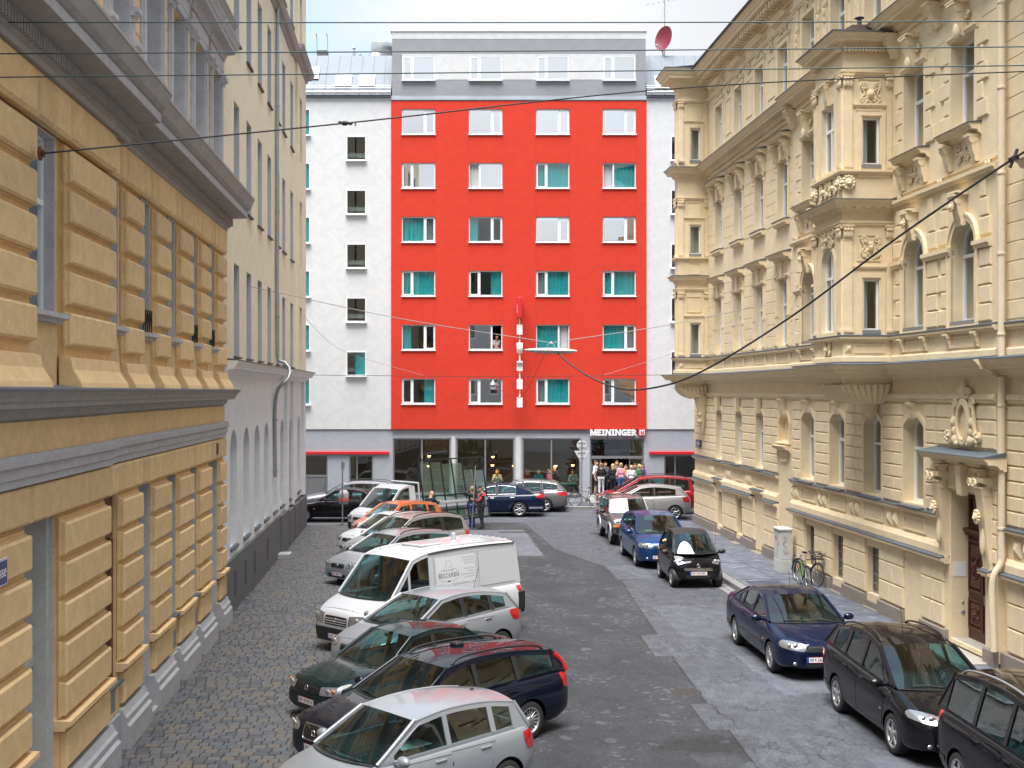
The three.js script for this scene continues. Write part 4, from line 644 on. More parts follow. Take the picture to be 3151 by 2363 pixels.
    const tor = new THREE.TorusGeometry(.36, .06, 10, 36); tor.scale(.82, 1.32, 1); const oval = [...Array(28)].map((_, i) => new THREE.Vector2(.28 * Math.cos(i / 14 * Math.PI), .45 * Math.sin(i / 14 * Math.PI))), og = new THREE.ShapeGeometry(new THREE.Shape(oval));
    const cz = R + .1; const tor2 = new THREE.TorusGeometry(.3, .035, 8, 36); tor2.scale(.82, 1.38, 1);
    P('oval_cartouche', [boxUV(plainGeo(tor)).translate(xm, 5.3, cz), boxUV(plainGeo(tor2)).translate(xm, 5.3, cz + .03), boxUV(plainGeo(og)).translate(xm, 5.3, cz - .035), scroll(xm - .2, 5.93, .13, cz, .05, -1), scroll(xm + .2, 5.93, .13, cz, .05, 1), ball(xm, 5.98, cz, .1, .2, .08), ball(xm, 6.16, cz, .05, .12, .06), ...[-1, 1].flatMap(q => [scroll(xm + q * .42, 5.72, .12, cz, .045, q), ball(xm + q * .46, 5.3, cz, .1, .13, .1), ball(xm + q * .42, 5.1, cz, .08, .12, .08), ball(xm + q * .38, 4.9, cz, .11, .12, .1), ball(xm + q * .3, 4.82, cz, .09, .07, .09), ball(xm + q * .72, 4.98, cz, .1, .12, .09), ...[0, 1, 2, 3, 4].map(k => ball(xm + q * .72 + .08 * Math.cos(k * 1.26), 4.98 + .1 * Math.sin(k * 1.26), cz + .06, .04, .045, .04, 6)), tube([[xm + q * .66, 4.84, cz], [xm + q * .55, 5.2, cz], [xm + q * .5, 5.5, cz], [xm + q * .4, 5.8, cz]], .05, 6)])], SM());
    const np = thing('house_number_sign', 'blue enamel house number 3 above the carved brown door', 'sign', b.localToWorld(V(xm - .12, 3.08, z + .07)).clone(), b.rotation.y);
    const tx = canvasTex(160, 192, (c, w, h) => { c.fillStyle = '#1b2f86'; c.fillRect(0, 0, w, h); c.strokeStyle = '#eef'; c.lineWidth = 5; c.strokeRect(7, 7, w - 14, h - 14); c.fillStyle = '#fff'; c.font = 'bold 118px sans-serif'; c.textAlign = 'center'; c.fillText('3', w / 2, 118); c.fillRect(30, 138, w - 60, 4); c.fillRect(24, 154, w - 48, 8); });
    part('plate', box(-.19, .19, 0, .45, -.02, 0, .01), M.signWhite, np); const pg = new THREE.PlaneGeometry(.37, .44); pg.translate(0, .225, .001); part('lettering', pg, new THREE.MeshStandardMaterial({ map: tx, roughness: .3 }), np);
    P('notice_plate', box(x0 + .021, x0 + .03, 1.72, 2.05, R - .36, R - .05), M.signWhite); P('bell_button', [ball(x0 + .03, 1.12, R - .28, .02, .035, .035, 6), ball(x0 + .03, .9, R - .28, .025, .05, .05, 8)], M.alu);
  }
  b.updateMatrixWorld();

  // ---- architrave, frieze, cornice with zinc, pedestal zone: run along all parts
  const run = (n, prof, m, lo = 7) => { P(n, mould(prof, X(39.15), X(25.0)).translate(0, 0, R), m); P(n, mould(prof, X(51.5), X(39.15)), m); P(n, mould(prof, X(25.0), X(lo)), m); };
  run('architrave', [[-.02, 5.74], [.06, 5.74], [.07, 5.8], [.1, 5.82], [.1, 5.9], [.05, 5.94], [-.02, 5.94]], ST);
  run('main_ledge', cornice(6.28, .42, .55), ST); run('ledge_cover', [[-.02, 6.7], [.57, 6.67], [.57, 6.695], [-.02, 6.77]], M.zinc);
  run('pedestal_base', [[-.02, 6.76], [.07, 6.76], [.07, 6.88], [.03, 6.92], [-.02, 6.93]], ST);
  run('sill_course', band(7.3, .13, .13), ST); run('sill_cover', [[-.02, 7.43], [.15, 7.42], [.15, 7.44], [-.02, 7.48]], M.zinc);
  run('architrave', [[-.02, 15.02], [.06, 15.02], [.06, 15.1], [-.02, 15.12]], ST); run('middle_cornice', cornice(15.12, .44, .6), ST); run('cornice_cover', [[-.02, 15.56], [.62, 15.53], [.62, 15.555], [-.02, 15.64]], M.zincDark);
  run('architrave', band(18.35, .14, .1), ST); run('eaves_cornice', cornice(18.95, .75, .85), ST); run('eaves_cover', [[-.02, 19.7], [.87, 19.66], [.87, 19.7], [-.02, 19.9]], M.zincDark);
  for (const [s0, s1, z] of [[39.2, 51.4, 0], [25.1, 39.1, R], [8, 24.9, 0]]) { const g = []; for (let s = s0; s < s1; s += .34) g.push(box(X(s) - .16, X(s), 19.06, 19.24, z + .02, z + .52)); P('modillions', g, ST, 'stuff'); }
  // ---- upper walls: scored courses between the windows
  const between = (ops, x0, x1, y0, rows, z) => { const e = [x0, ...ops.flatMap(o => [o[0] - .22, o[1] + .22]), x1]; for (let i = 0; i < e.length; i += 2) rust(e[i], e[i + 1], y0, rows, .405, z, .022, 1, .01); };
  const srt = a => a.slice().sort((p, q) => p[0] - q[0]);
  between(srt(f1), X(51.45), X(39.2), 7.5, 8, 0); between(srt(f2), X(51.45), X(39.2), 11.75, 8, 0); between(srt(n1), X(24.9), X(8), 7.5, 8, 0); between(srt(n2), X(24.9), X(8), 11.75, 8, 0);
  // ---- far and near plain bays: first floor with pilastered surrounds, second with console hoods, third with pediment boards
  for (const o of [...f1, ...n1]) {
    const [x0, x1] = o, xm = (x0 + x1) / 2; casement(b, o, -.24, { transom: .62 });
    for (const q of [x0 - .2, x1 + .02]) { P('pilaster', box(q, q + .18, 7.6, 9.85, -.005, .07), SM()); P('pilaster_base', mould(band(7.5, .14, .11), q - .02, q + .2), ST); P('pilaster_ring', box(q - .015, q + .195, 8.55, 8.65, -.005, .09), ST); P('pilaster_capital', mould(band(9.83, .15, .14), q - .03, q + .21), ST); }
    P('window_lintel', [box(x0 - .2, x1 + .2, 9.86, 10.4, -.005, .05), frameRing([x0 - .12, x1 + .12, 10.02, 10.3], -.03, 0, .045, .025)], ST); P('keystone', keystone(xm, .26, 9.84, 10.4, .03, .1), SM()); P('window_hood', mould(cornice(10.38, .3, .36), x0 - .34, x1 + .34), ST); P('hood_cover', mould([[-.02, 10.68], [.38, 10.65], [.38, 10.67], [-.02, 10.76]], x0 - .36, x1 + .36), M.zincDark);
    P('apron_panel', frameRing([x0 - .1, x1 + .1, 6.96, 7.24], -.03, 0, -.003, .03), ST); P('pedestal', [box(x0 - .32, x0 - .16, 6.9, 7.3, -.005, .05), box(x1 + .16, x1 + .32, 6.9, 7.3, -.005, .05)], ST);
  }
  for (const o of [...f2, ...n2]) {
    const [x0, x1] = o, xm = (x0 + x1) / 2; casement(b, o, -.24, { transom: .62 });
    P('window_surround', frameRing(o, 0, .17, -.005, .05), ST); P('sill', mould(band(11.6, .2, .2), x0 - .16, x1 + .16), ST); P('sill_cover', mould([[-.02, 11.8], [.22, 11.79], [.22, 11.81], [-.02, 11.84]], x0 - .18, x1 + .18), M.zincDark);
    P('keystone', keystone(xm, .32, 13.85, 14.35, .02, .13), SM()); for (const q of [x0 - .12, x1 + .12]) P('hood_console', [bracket(q, .2, 13.85, 14.42, 0, .3), ball(q, 13.78, .06, .06, .1, .06, 6), ball(q, 13.6, .05, .04, .07, .05, 6)], SM());
    P('window_hood', mould(cornice(14.42, .26, .42), x0 - .34, x1 + .34), ST); P('hood_cover', mould([[-.02, 14.68], [.44, 14.65], [.44, 14.67], [-.02, 14.76]], x0 - .36, x1 + .36), M.zincDark);
  }
  for (const o of [...f3, ...n3]) { const [x0, x1] = o, xm = (x0 + x1) / 2; casement(b, o, -.24, { transom: .66 }); P('window_surround', frameRing(o, 0, .15, -.005, .05), ST); P('window_hood', [mould(cornice(18.5, .26, .34), x0 - .3, x1 + .3), mould(band(17.98, .12, .08), x0 - .2, x1 + .2)], ST); P('stucco_spray', relief(xm, 18.26, 1.0, .4, .02, 1), SM()); P('wall_panel', frameRing([x1 + .5, x1 + 1.35, 16.3, 17.7], -.03, 0, -.003, .03), ST); P('wall_spray', relief(x1 + .95, 18.2, .5, .6, .01), SM()); }
  // ---- forward middle part
  for (const o of a1) {
    const [x0, x1, y0, y1, rise] = o, xm = (x0 + x1) / 2; casement(b, o, R - .32, { transom: .66 });
    P('archivolt', [frameRing(o, 0, .12, R - .005, .06), frameRing(o, .12, .17, R - .005, .09)].map(g => g), ST); P('keystone', [bracket(xm, .3, 9.72, 10.42, R + .02, .3), mould(band(10.4, .1, .3), xm - .24, xm + .24).translate(0, 0, R), lion(xm, 10.15, R + .3, .12)], SM());
    for (const [a, c] of [[x0 - .75, x0], [x1, x1 + .75]]) { P('impost', mould(band(9.12, .2, .13), a, c).translate(0, 0, R), ST); for (let k = 0; k < 4; k++) P('quoin', block(k % 2 ? a + .2 : a + .02, k % 2 ? c - .0 : c - .0, 7.52 + k * .4, 7.52 + k * .4 + .37, R - .005, .05, .02), SM()); }
    for (let k = 0; k < 3; k++) for (const q of [-1, 1]) { const e = q < 0 ? x0 - .22 : x1 + .22; P('quoin', block(Math.min(e, e + q * (.5 - .1 * k)), Math.max(e, e + q * (.5 - .1 * k)), 9.4 + k * .42, 9.4 + k * .42 + .38, R - .005, .05, .02), SM()); }
    P('apron_panel', frameRing([x0 - .05, x1 + .05, 6.98, 7.24], -.03, 0, R - .003, .03), ST); for (const q of [x0 - .1, x1 + .1]) P('sill_console', bracket(q, .15, 6.98, 7.32, R, .16), SM()); P('window_sill', box(x0 - .02, x1 + .02, 7.5, 7.58, R - .3, R + .06), M.alu);
  }
  for (const o of a2) {
    const [x0, x1] = o, xm = (x0 + x1) / 2; casement(b, o, R - .32, { transom: .64 });
    P('window_surround', [frameRing([x0, x1, 11.9, 13.98], 0, .1, R - .005, .05)], ST);
    for (let k = 0; k < 5; k++) for (const q of [-1, 1]) { const w = k % 2 ? .28 : .5, e = q < 0 ? x0 - .1 : x1 + .1; P('quoin', block(Math.min(e, e + q * w), Math.max(e, e + q * w), 11.98 + k * .4, 11.98 + k * .4 + .37, R - .005, .05, .02), SM()); }
    P('keystone', [bracket(xm, .34, 13.96, 14.72, R + .02, .3), mould(band(14.7, .1, .34), xm - .28, xm + .28).translate(0, 0, R), ball(xm, 14.1, R + .16, .13, .2, .1), ...[-1, 1].map(q => scroll(xm + q * .28, 14.4, .1, R + .06, .03, q))], SM());
    P('lintel_moulding', [mould(band(14.0, .14, .1), x0 - .14, xm - .2).translate(0, 0, R), mould(band(14.0, .14, .1), xm + .2, x1 + .14).translate(0, 0, R)], ST);
    P('sill', mould(cornice(11.62, .26, .32), x0 - .26, x1 + .26).translate(0, 0, R), ST); P('sill_cover', mould([[-.02, 11.88], [.34, 11.86], [.34, 11.88], [-.02, 11.93]], x0 - .28, x1 + .28).translate(0, 0, R), M.zincDark);
    for (const q of [x0 - .06, x1 + .06]) P('sill_console', bracket(q, .2, 11.05, 11.64, R, .26), SM()); P('sill_relief', relief(xm, 11.35, .8, .32, R + .01), SM());
    for (let k = 0; k < 2; k++) rust(x0 - .72, x1 + .72, 14.78 + k * 0, k ? 0 : 0, .3, R, .03, 2);
  }
  P('string_course', mould(band(10.72, .16, .14), X(39.15), X(25.0)).translate(0, 0, R), ST); P('string_course', mould([[-.02, 10.98], [.04, 10.98], [.04, 11.02], [-.02, 11.02]], X(39.15), X(25.0)).translate(0, 0, R), ST);
  for (const s of [38.6, 35.9, 30.2, 27.8, 25.4]) P('stucco_flower', [ball(X(s) - .07, 10.93, R + .03, .05, .06, .04, 6), ball(X(s) + .07, 10.93, R + .03, .05, .06, .04, 6)], SM());
  rust(X(38.9), X(38.35), 11.75, 8, .405, R, .022, 1, .01); rust(X(28.5), X(27.5), 14.15, 2, .4, R, .022, 1, .01); rust(X(25.75), X(25.05), 14.15, 2, .4, R, .022, 1, .01);
  for (const s of [38.9, 33.6, 30.4, 27.9, 25.35]) P('cornice_console', bracket(X(s), .3, 14.55, 15.14, R, .36), SM());
  for (const o of a3) { const [x0, x1] = o; casement(b, o, R - .3, { transom: .6 }); P('window_surround', frameRing(o, 0, .15, R - .005, .05), ST); for (const q of [x0 - .55, x1 + .35]) { P('pilaster', box(q, q + .2, 15.7, 18.3, R - .005, R + .06), ST); P('pilaster_spray', [ball(q + .1, 17.4, R + .08, .06, .14, .05, 6), ball(q + .1, 17.15, R + .08, .04, .1, .04, 6), mould(band(17.55, .1, .06), q, q + .2).translate(0, 0, R + .04)], SM()); } P('stucco_spray', relief((x0 + x1) / 2, 18.2, 1.0, .4, R + .02, 1), SM()); }

  // ---- oriels: a bay over two storeys on the middle part, a taller one on the far corner
  function faceXF(x, z) { return new THREE.Matrix4().makeTranslation(x, 0, z).multiply(new THREE.Matrix4().makeRotationY(Math.PI / 2)); }   // near side face: local x runs from the front edge back to the wall
  function oriel(s0, s1, zb, zf, tall) {
    const x0 = X(s1), x1 = X(s0), d = zf - zb, xm = (x0 + x1) / 2, wx = [xm - .48, xm + .48];
    const y1 = tall ? 18.95 : 15.2;
    const fr1 = tall ? [wx[0], wx[1], 7.55, 9.8] : [wx[0], wx[1], 7.55, 9.35, .48], fr2 = [wx[0], wx[1], 11.85, 13.6], fr3 = [wx[0], wx[1], 15.95, 17.6];
    const si1 = [d * .42, d * .42 + .42, 7.58, 8.9], si2 = [d * .4, d * .4 + .46, 11.88, 13.1], si3 = [d * .42, d * .42 + .42, 15.9, 17.25];
    const fo = tall ? [] : [fr1, fr2], so = tall ? [si1, si2, si3] : [si1, si2];
    P('oriel_wall', wallSheet(x0, x1, 6.7, y1, zf, .22, fo), ST);
    fo.forEach(o => { casement(b, o, zf - .16, { transom: .64 }); P('window_surround', frameRing(o, 0, .1, zf - .004, .04), ST); });
    XF = faceXF(x1, zf);
    P('oriel_wall', wallSheet(.22, d, 6.7, y1, -.0005, .22, so), ST);
    so.forEach((o, i) => {
      const w = P('window', frameRing(o, -.05, 0, -.14, .06), M.frame); part('pane', sheetOf(o, -.04, -.11), M.glass, w); part('curtain', box(o[0], o[1] * .5 + o[0] * .5, o[2], o[3], -.3, -.29), M.sheer, w); part('sill', box(o[0] - .03, o[1] + .03, o[2] - .1, o[2], -.12, .03), M.alu, w);
      P('window_surround', frameRing([o[0], o[1], o[2] - .2, o[3]], .04, .14, -.004, .035), ST); P('lintel_moulding', mould(band(o[3] + .26, .1, .06), .26, d - .14), ST);
      const py = [[9.35, 10.1], [13.25, 14.15], [17.55, 18.3]][i];
      P('wall_panel', frameRing([.36, d - .3, py[0] + .02, py[1] - .04], -.03, 0, -.003, .03), ST); if (!tall) P('stucco_shield', relief(d * .56, (py[0] + py[1]) / 2, .58, .62, .01, i === 0), SM());
      const by = [7.45, 11.72, 15.75][i], ty = [9.95, 13.85, 18.1][i];
      for (const [a, c] of [[.0, .24], [d - .16, d]]) { P('pilaster', box(a + .01, c - .01, by, ty, -.003, .05), ST); P('pilaster_base', mould(band(by, .16, .09), a, c + .02), ST); P('pilaster_capital', capital((a + c) / 2, c - a - .02, ty, .03), SM()); }
    });
    P('apron_panel', frameRing([.3, d - .2, 6.98, 7.22], -.03, 0, -.003, .03), ST); P('diamond_block', rings([[[.02, 6.97, 0], [.26, 6.97, 0], [.26, 7.23, 0], [.02, 7.23, 0]], [[.13, 7.09, .08], [.15, 7.09, .08], [.15, 7.11, .08], [.13, 7.11, .08]]]), SM());
    if (!tall) P('lion_head', lion(.13, 11.4, .05, .2), SM()); else { P('wall_panel', frameRing([.45, d - .35, 11.0, 11.5], -.03, 0, -.003, .03), ST); rust(.02, d - .02, 11.85, 0, .4, 0, .02, 1); }
    XF = null;
    P('oriel_wall', box(x0, x0 + .2, 6.7, y1, zb, zf - .22), ST);
    // front pilasters and reliefs
    const lv = tall ? [[7.45, 9.95], [11.72, 13.85], [15.75, 18.1]] : [[7.45, 9.95], [11.72, 13.85]];
    for (const [a, c] of lv) for (const q of tall ? [xm - .12] : [x0 + .01, x1 - .25]) { P('pilaster', box(q, q + .24, a, c, zf - .004, zf + .05), ST); P('pilaster_base', mould(band(a, .16, .09), q - .02, q + .26).translate(0, 0, zf), ST); P('pilaster_capital', capital(q + .12, .24, c, zf + .03), SM()); }
    if (!tall) { for (const q of [x0 + .13, x1 - .13]) P('lion_head', lion(q, 11.4, zf + .05, .2), SM()); P('balustrade_relief', [relief(xm - .3, 11.36, .7, .4, zf + .02), relief(xm + .4, 11.36, .7, .4, zf + .02)], SM()); P('stucco_spray', [relief(xm, 10.02, 1.1, .4, zf + .02, 1)], SM()); P('keystone', [bracket(xm, .24, 13.62, 14.2, zf, .2)], SM()); P('keystone', relief(xm, 7.1, .6, .3, zf + .02, 1), SM()); }
    
    const wrap = (n, prof, m) => P(n, mouldBay(prof, x0, x1, zb - .02, zf), m);
    wrap('oriel_ledge', cornice(6.28, .42, .5, -.3), ST); wrap('ledge_cover', [[-.3, 6.7], [.52, 6.67], [.52, 6.695], [-.3, 6.77]], M.zinc);
    wrap('sill_course', band(7.3, .13, .13), ST); wrap('sill_cover', [[-.1, 7.43], [.15, 7.42], [.15, 7.44], [-.1, 7.48]], M.zinc); wrap('pedestal_base', [[-.02, 6.76], [.07, 6.76], [.07, 6.88], [-.02, 6.92]], ST);
    wrap('oriel_architrave', band(10.3, .12, .08), ST); wrap('oriel_cornice', cornice(10.6, .34, tall ? .26 : .36, -.2), ST); wrap('cornice_cover', [[-.2, 10.94], [tall ? .28 : .38, 10.91], [tall ? .28 : .38, 10.935], [-.2, 11.0]], M.zincDark);
    wrap('sill_course', band(11.62, .12, .12), ST);
    wrap('oriel_architrave', band(14.2, .12, .08), ST);
    if (!tall) {
      const dg = []; for (let k = 0; k < 14; k++) dg.push(box(x1 + .02, x1 + .17, 14.78, 14.88, zb + .06 + k * d / 14.2, zb + .12 + k * d / 14.2)); for (let k = 0; k < 22; k++) dg.push(box(x0 + k * (x1 - x0) / 21.5, x0 + k * (x1 - x0) / 21.5 + .055, 14.78, 14.88, zf + .02, zf + .17)); P('dentils', dg, ST, 'stuff');
      const mg = []; for (let k = 0; k < 5; k++) mg.push(box(x1 + .02, x1 + .25, 10.72, 10.8, zb + .14 + k * d / 5, zb + .26 + k * d / 5)); for (let k = 0; k < 8; k++) mg.push(box(x0 + .05 + k * .28, x0 + .17 + k * .28, 10.72, 10.8, zf + .02, zf + .25)); P('modillions', mg, ST, 'stuff');
      wrap('oriel_top_cornice', cornice(14.86, .36, .4, -.2), ST); wrap('oriel_gutter', [[-.2, 15.22], [.43, 15.2], [.43, 15.24], [-.2, 15.26]], M.zincDark);
      const dome = rings([0, .25, .5, .75, 1].map(t => { const k = Math.cos(t * Math.PI / 2) * .92 + .06; return [[xm - (x1 - x0) / 2 * k, 15.24 + .5 * Math.sin(t * Math.PI / 2), zb], [xm + (x1 - x0) / 2 * k, 15.24 + .5 * Math.sin(t * Math.PI / 2), zb], [xm + (x1 - x0) / 2 * k, 15.24 + .5 * Math.sin(t * Math.PI / 2), zb + d * k], [xm - (x1 - x0) / 2 * k, 15.24 + .5 * Math.sin(t * Math.PI / 2), zb + d * k]]; }), .6);
      P('oriel_roof', dome, new THREE.MeshStandardMaterial({ color: lin(.035, .014, .014), roughness: .45, map: mottleM })); P('oriel_vent', [rod([xm, 15.6, zb + d * .35], [xm, 16.0, zb + d * .35], .06, 10), lathe([[0, .06], [.13, 0], [.13, -.02], [0, -.02]], 12).translate(xm, 16.02, zb + d * .35)], M.zincDark);
    } else {
      wrap('oriel_cornice', cornice(15.12, .44, .4, -.2), ST); wrap('cornice_cover', [[-.2, 15.56], [.42, 15.53], [.42, 15.555], [-.2, 15.64]], M.zincDark); wrap('oriel_architrave', band(18.35, .14, .1), ST); wrap('eaves_cornice', cornice(18.95, .75, .7, -.3), ST); wrap('eaves_cover', [[-1.2, 19.9], [.72, 19.66], [.72, 19.7], [-1.2, 20.1]], M.zincDark);
    }
    P('oriel_floor', box(x0 + .02, x1 - .02, 6.3, 6.72, zb, zf - .02), ST); P('oriel_ceiling', box(x0 + .02, x1 - .02, y1 - .2, y1, zb, zf - .05), ST);
    // gadrooned bowl and pendant under the bay
    const bowl = []; const B = t => { const k = Math.cos(t * 1.2); return [[xm - (x1 - x0) / 2 * k, 6.3 - .62 * Math.sin(t * 1.35), zb], [xm - (x1 - x0) / 2 * k, 6.3 - .62 * Math.sin(t * 1.35), zb + d * k], [xm + (x1 - x0) / 2 * k, 6.3 - .62 * Math.sin(t * 1.35), zb + d * k], [xm + (x1 - x0) / 2 * k, 6.3 - .62 * Math.sin(t * 1.35), zb]]; };
    P('bowl', rings([0, .2, .4, .6, .8, 1].map(B), .5), ST);
    const gl = (a, c, n) => { for (let k = 0; k < n; k++) { const f = (k + .5) / n, pts = [.12, .35, .6, .85].map(t => { const p = B(t), u = p[a], v = p[c]; return [u[0] + (v[0] - u[0]) * f, u[1], u[2] + (v[2] - u[2]) * f]; }); bowl.push(tube(pts, .085, 7, 8)); } };
    gl(1, 2, tall ? 3 : 8); gl(2, 3, 7); P('gadroon', bowl, ST);
    const pend = tall ? [[.42, 5.75], [.3, 5.5], [.2, 5.0], [.14, 4.6], [.06, 4.25], [.0, 4.2]] : [[.36, 5.76], [.3, 5.7], [.22, 5.45], [.12, 5.3], [0, 5.28]];
    P('pendant', [lathe(pend.map(p => [p[0], p[1]]), 12).translate(xm, 0, zb + .16), lathe([[0, 5.8], [tall ? .4 : .55, 5.8], [tall ? .4 : .55, 5.72], [0, 5.72]], 8).translate(xm, 0, zb + .25), ...(tall ? [5.3, 5.0, 4.7].flatMap(y => [-1, 1].map(q => ball(xm + q * .12, y, zb + .3, .09, .11, .09, 6))) : [])], SM());
  }
  oriel(30.8, 33.0, R, 1.45, false); oriel(51.5, 52.15, 0, 1.3, true);
  // downpipe between the middle part and the next
  const dp = thing('downpipe', 'cream painted downpipe running down the yellow house beside the main door', 'downpipe', street(12.45, 0, S0), TH - Math.PI / 2);
  part('pipe', [rod([X(24.82), 2.5, .16], [X(24.82), 6.3, .16], .075, 12), rod([X(24.82), 6.72, .16], [X(24.82), 19, .16], .075, 12), tube([[X(24.82), 2.6, .16], [X(24.82), 2.35, .18], [X(24.84), 2.15, .3], [X(24.86), 1.9, .34], [X(24.86), .5, .3]], .07, 10, 16)], M.stoneLight, dp);
  for (const y of [3.1, 4.4, 5.7, 7.2, 8.9, 10.6, 12.4, 14.2]) part('clamp', lathe([[.076, -.03], [.09, -.03], [.09, .03], [.076, .03]], 12).translate(X(24.82), y, .16), M.stoneLight, dp);
  // enamel street name plate on the corner
  const sn = thing('street_sign', 'small dark blue street name plate near the corner oriel of the yellow house', 'sign', street(12.38, 0, 52.9), TH - Math.PI / 2);
  part('plate', box(-.45, .45, 3.55, 3.85, 0, .03, .01), new THREE.MeshStandardMaterial({ color: lin(.012, .018, .09), roughness: .3 }), sn); part('lettering', [box(-.35, .35, 3.67, 3.72, .03, .033), box(-.3, .2, 3.6, 3.63, .03, .033), box(-.3, .3, 3.77, 3.79, .03, .033)], M.signWhite, sn);
}
// ---------------------------------------------------------------- vehicles: lofted body with cut wheel arches, glazed cabin, lamps, plates
const paint = (r, g, b, metal = .5, rough = .38) => new THREE.MeshPhysicalMaterial({ color: lin(r, g, b), metalness: metal, roughness: rough, clearcoat: r + g + b < .3 ? .8 : 1, clearcoatRoughness: .01, specularIntensity: r + g + b < .3 ? .05 : 1 });
const CM = {
  silver: paint(.31, .33, .365, .35, .42), silverWarm: paint(.34, .335, .33, .35, .42), grey: paint(.13, .13, .135, .4, .45), black: paint(.006, .006, .008, .1), blackBlue: paint(.006, .009, .02, .2), green: paint(.006, .018, .02, .2), navy: paint(.005, .010, .036, .2), blue: paint(.012, .05, .17, .5), white: paint(.55, .57, .61, 0, .45), red: paint(.36, .008, .018, .3), orange: paint(.66, .17, .045, .3),
  lamp: new THREE.MeshPhysicalMaterial({ color: lin(.30, .31, .33), metalness: .6, roughness: .14, clearcoat: 1, clearcoatRoughness: .02 }), bulb: new THREE.MeshPhysicalMaterial({ color: lin(.5, .51, .53), metalness: .8, roughness: .15, clearcoat: 1 }), tail: new THREE.MeshPhysicalMaterial({ color: lin(.42, .008, .012), roughness: .18, clearcoat: 1 }), amber: new THREE.MeshPhysicalMaterial({ color: lin(.75, .18, .02), roughness: .2, clearcoat: 1 }),
  chrome: new THREE.MeshStandardMaterial({ color: lin(.75, .76, .78), metalness: 1, roughness: .12 }), alloy: new THREE.MeshStandardMaterial({ color: lin(.52, .53, .55), metalness: .8, roughness: .32 }), plastic: new THREE.MeshStandardMaterial({ color: lin(.018, .018, .02), roughness: .5 }), seat: new THREE.MeshStandardMaterial({ color: lin(.035, .037, .042), roughness: .9 }), seatBeige: new THREE.MeshStandardMaterial({ color: lin(.22, .19, .15), roughness: .9 }), dash: new THREE.MeshStandardMaterial({ color: lin(.025, .027, .03), roughness: .7 }),
};
const ev = new Evaluator(); ev.useGroups = false; ev.attributes = ['position', 'normal', 'uv'];
const ray = new THREE.Raycaster();
function lerpList(k, d) { if (d <= k[0][0]) return k[0][1]; for (let i = 0; i + 1 < k.length; i++) if (d <= k[i + 1][0]) return k[i][1] + (k[i + 1][1] - k[i][1]) * (d - k[i][0]) / (k[i + 1][0] - k[i][0]); return k[k.length - 1][1]; }
function smoothList(k, n = 8) { const c = new THREE.CatmullRomCurve3(k.map(p => V(p[0], p[1], 0)), false, 'centripetal'); return c.getPoints((k.length - 1) * n).map(p => [p.x, p.y]); }
function mirrorZ(g) { g = plainGeo(g.clone()); for (const n of ['position', 'normal', 'uv']) { const a = g.attributes[n], s = a.itemSize; for (let i = 0; i < a.count; i += 3) for (let k = 0; k < s; k++) { const t = a.array[(i + 1) * s + k]; a.array[(i + 1) * s + k] = a.array[(i + 2) * s + k]; a.array[(i + 2) * s + k] = t; } } for (const n of ['position', 'normal']) { const a = g.attributes[n]; for (let i = 0; i < a.count; i++) a.setZ(i, -a.getZ(i)); } return g; }
function gridGeo(nu, nv, f) { const pos = [], idx = [], uv = []; for (let j = 0; j <= nv; j++) for (let i = 0; i <= nu; i++) { pos.push(...f(i / nu, j / nv)); uv.push(i / nu, j / nv); } for (let j = 0; j < nv; j++) for (let i = 0; i < nu; i++) { const a = j * (nu + 1) + i; idx.push(a, a + 1, a + nu + 2, a, a + nu + 2, a + nu + 1); } const g = new THREE.BufferGeometry(); g.setAttribute('position', new THREE.Float32BufferAttribute(pos, 3)); g.setAttribute('uv', new THREE.Float32BufferAttribute(uv, 2)); g.setIndex(idx); g.computeVertexNormals(); return g.toNonIndexed(); }
const rimCache = {};
function wheelGeos(r, style) {
  const key = r + style; if (rimCache[key]) return rimCache[key];
  const w = .2, rr = r * .69;
  const tyre = lathe([[rr, -w / 2], [rr + .012, -w / 2 - .008], [r * .93, -w / 2 - .004], [r - .008, -w / 2 + .02], [r, -w / 2 + .05], [r, w / 2 - .05], [r - .008, w / 2 - .02], [r * .93, w / 2 + .004], [rr + .012, w / 2 + .008], [rr, w / 2]], 32).rotateX(Math.PI / 2);
  const g = [lathe([[rr + .004, w / 2 - .012], [rr + .004, w / 2 + .004], [rr - .02, w / 2 + .004], [rr - .035, w / 2 - .03], [rr - .03, -w / 2]], 32).rotateX(Math.PI / 2)];
  const n = style === 'five' ? 5 : style === 'six' ? 6 : style === 'multi' ? 12 : style === 'seven' ? 7 : 16;
  for (let k = 0; k < n; k++) { const a = k / n * Math.PI * 2, wd = n > 8 ? .028 : n > 5 ? .055 : .075, c = new THREE.CylinderGeometry(wd * .55, wd * .85, rr - .03, 4); c.scale(1, 1, .45); c.translate(0, (rr - .01) / 2, 0); c.rotateZ(a); c.translate(0, 0, w / 2 - .018); g.push(boxUV(plainGeo(c))); }
  g.push(lathe([[0, w / 2 + .012], [.045, w / 2 + .01], [.07, w / 2 - .01], [.08, w / 2 - .05]], 16).rotateX(Math.PI / 2));
  const back = lathe([[0, w / 2 - .07], [rr - .02, w / 2 - .075], [rr, -w / 2 + .02]], 24).rotateX(Math.PI / 2);
  return rimCache[key] = { tyre, rim: merge(g), back };
}
const plateCache = {};
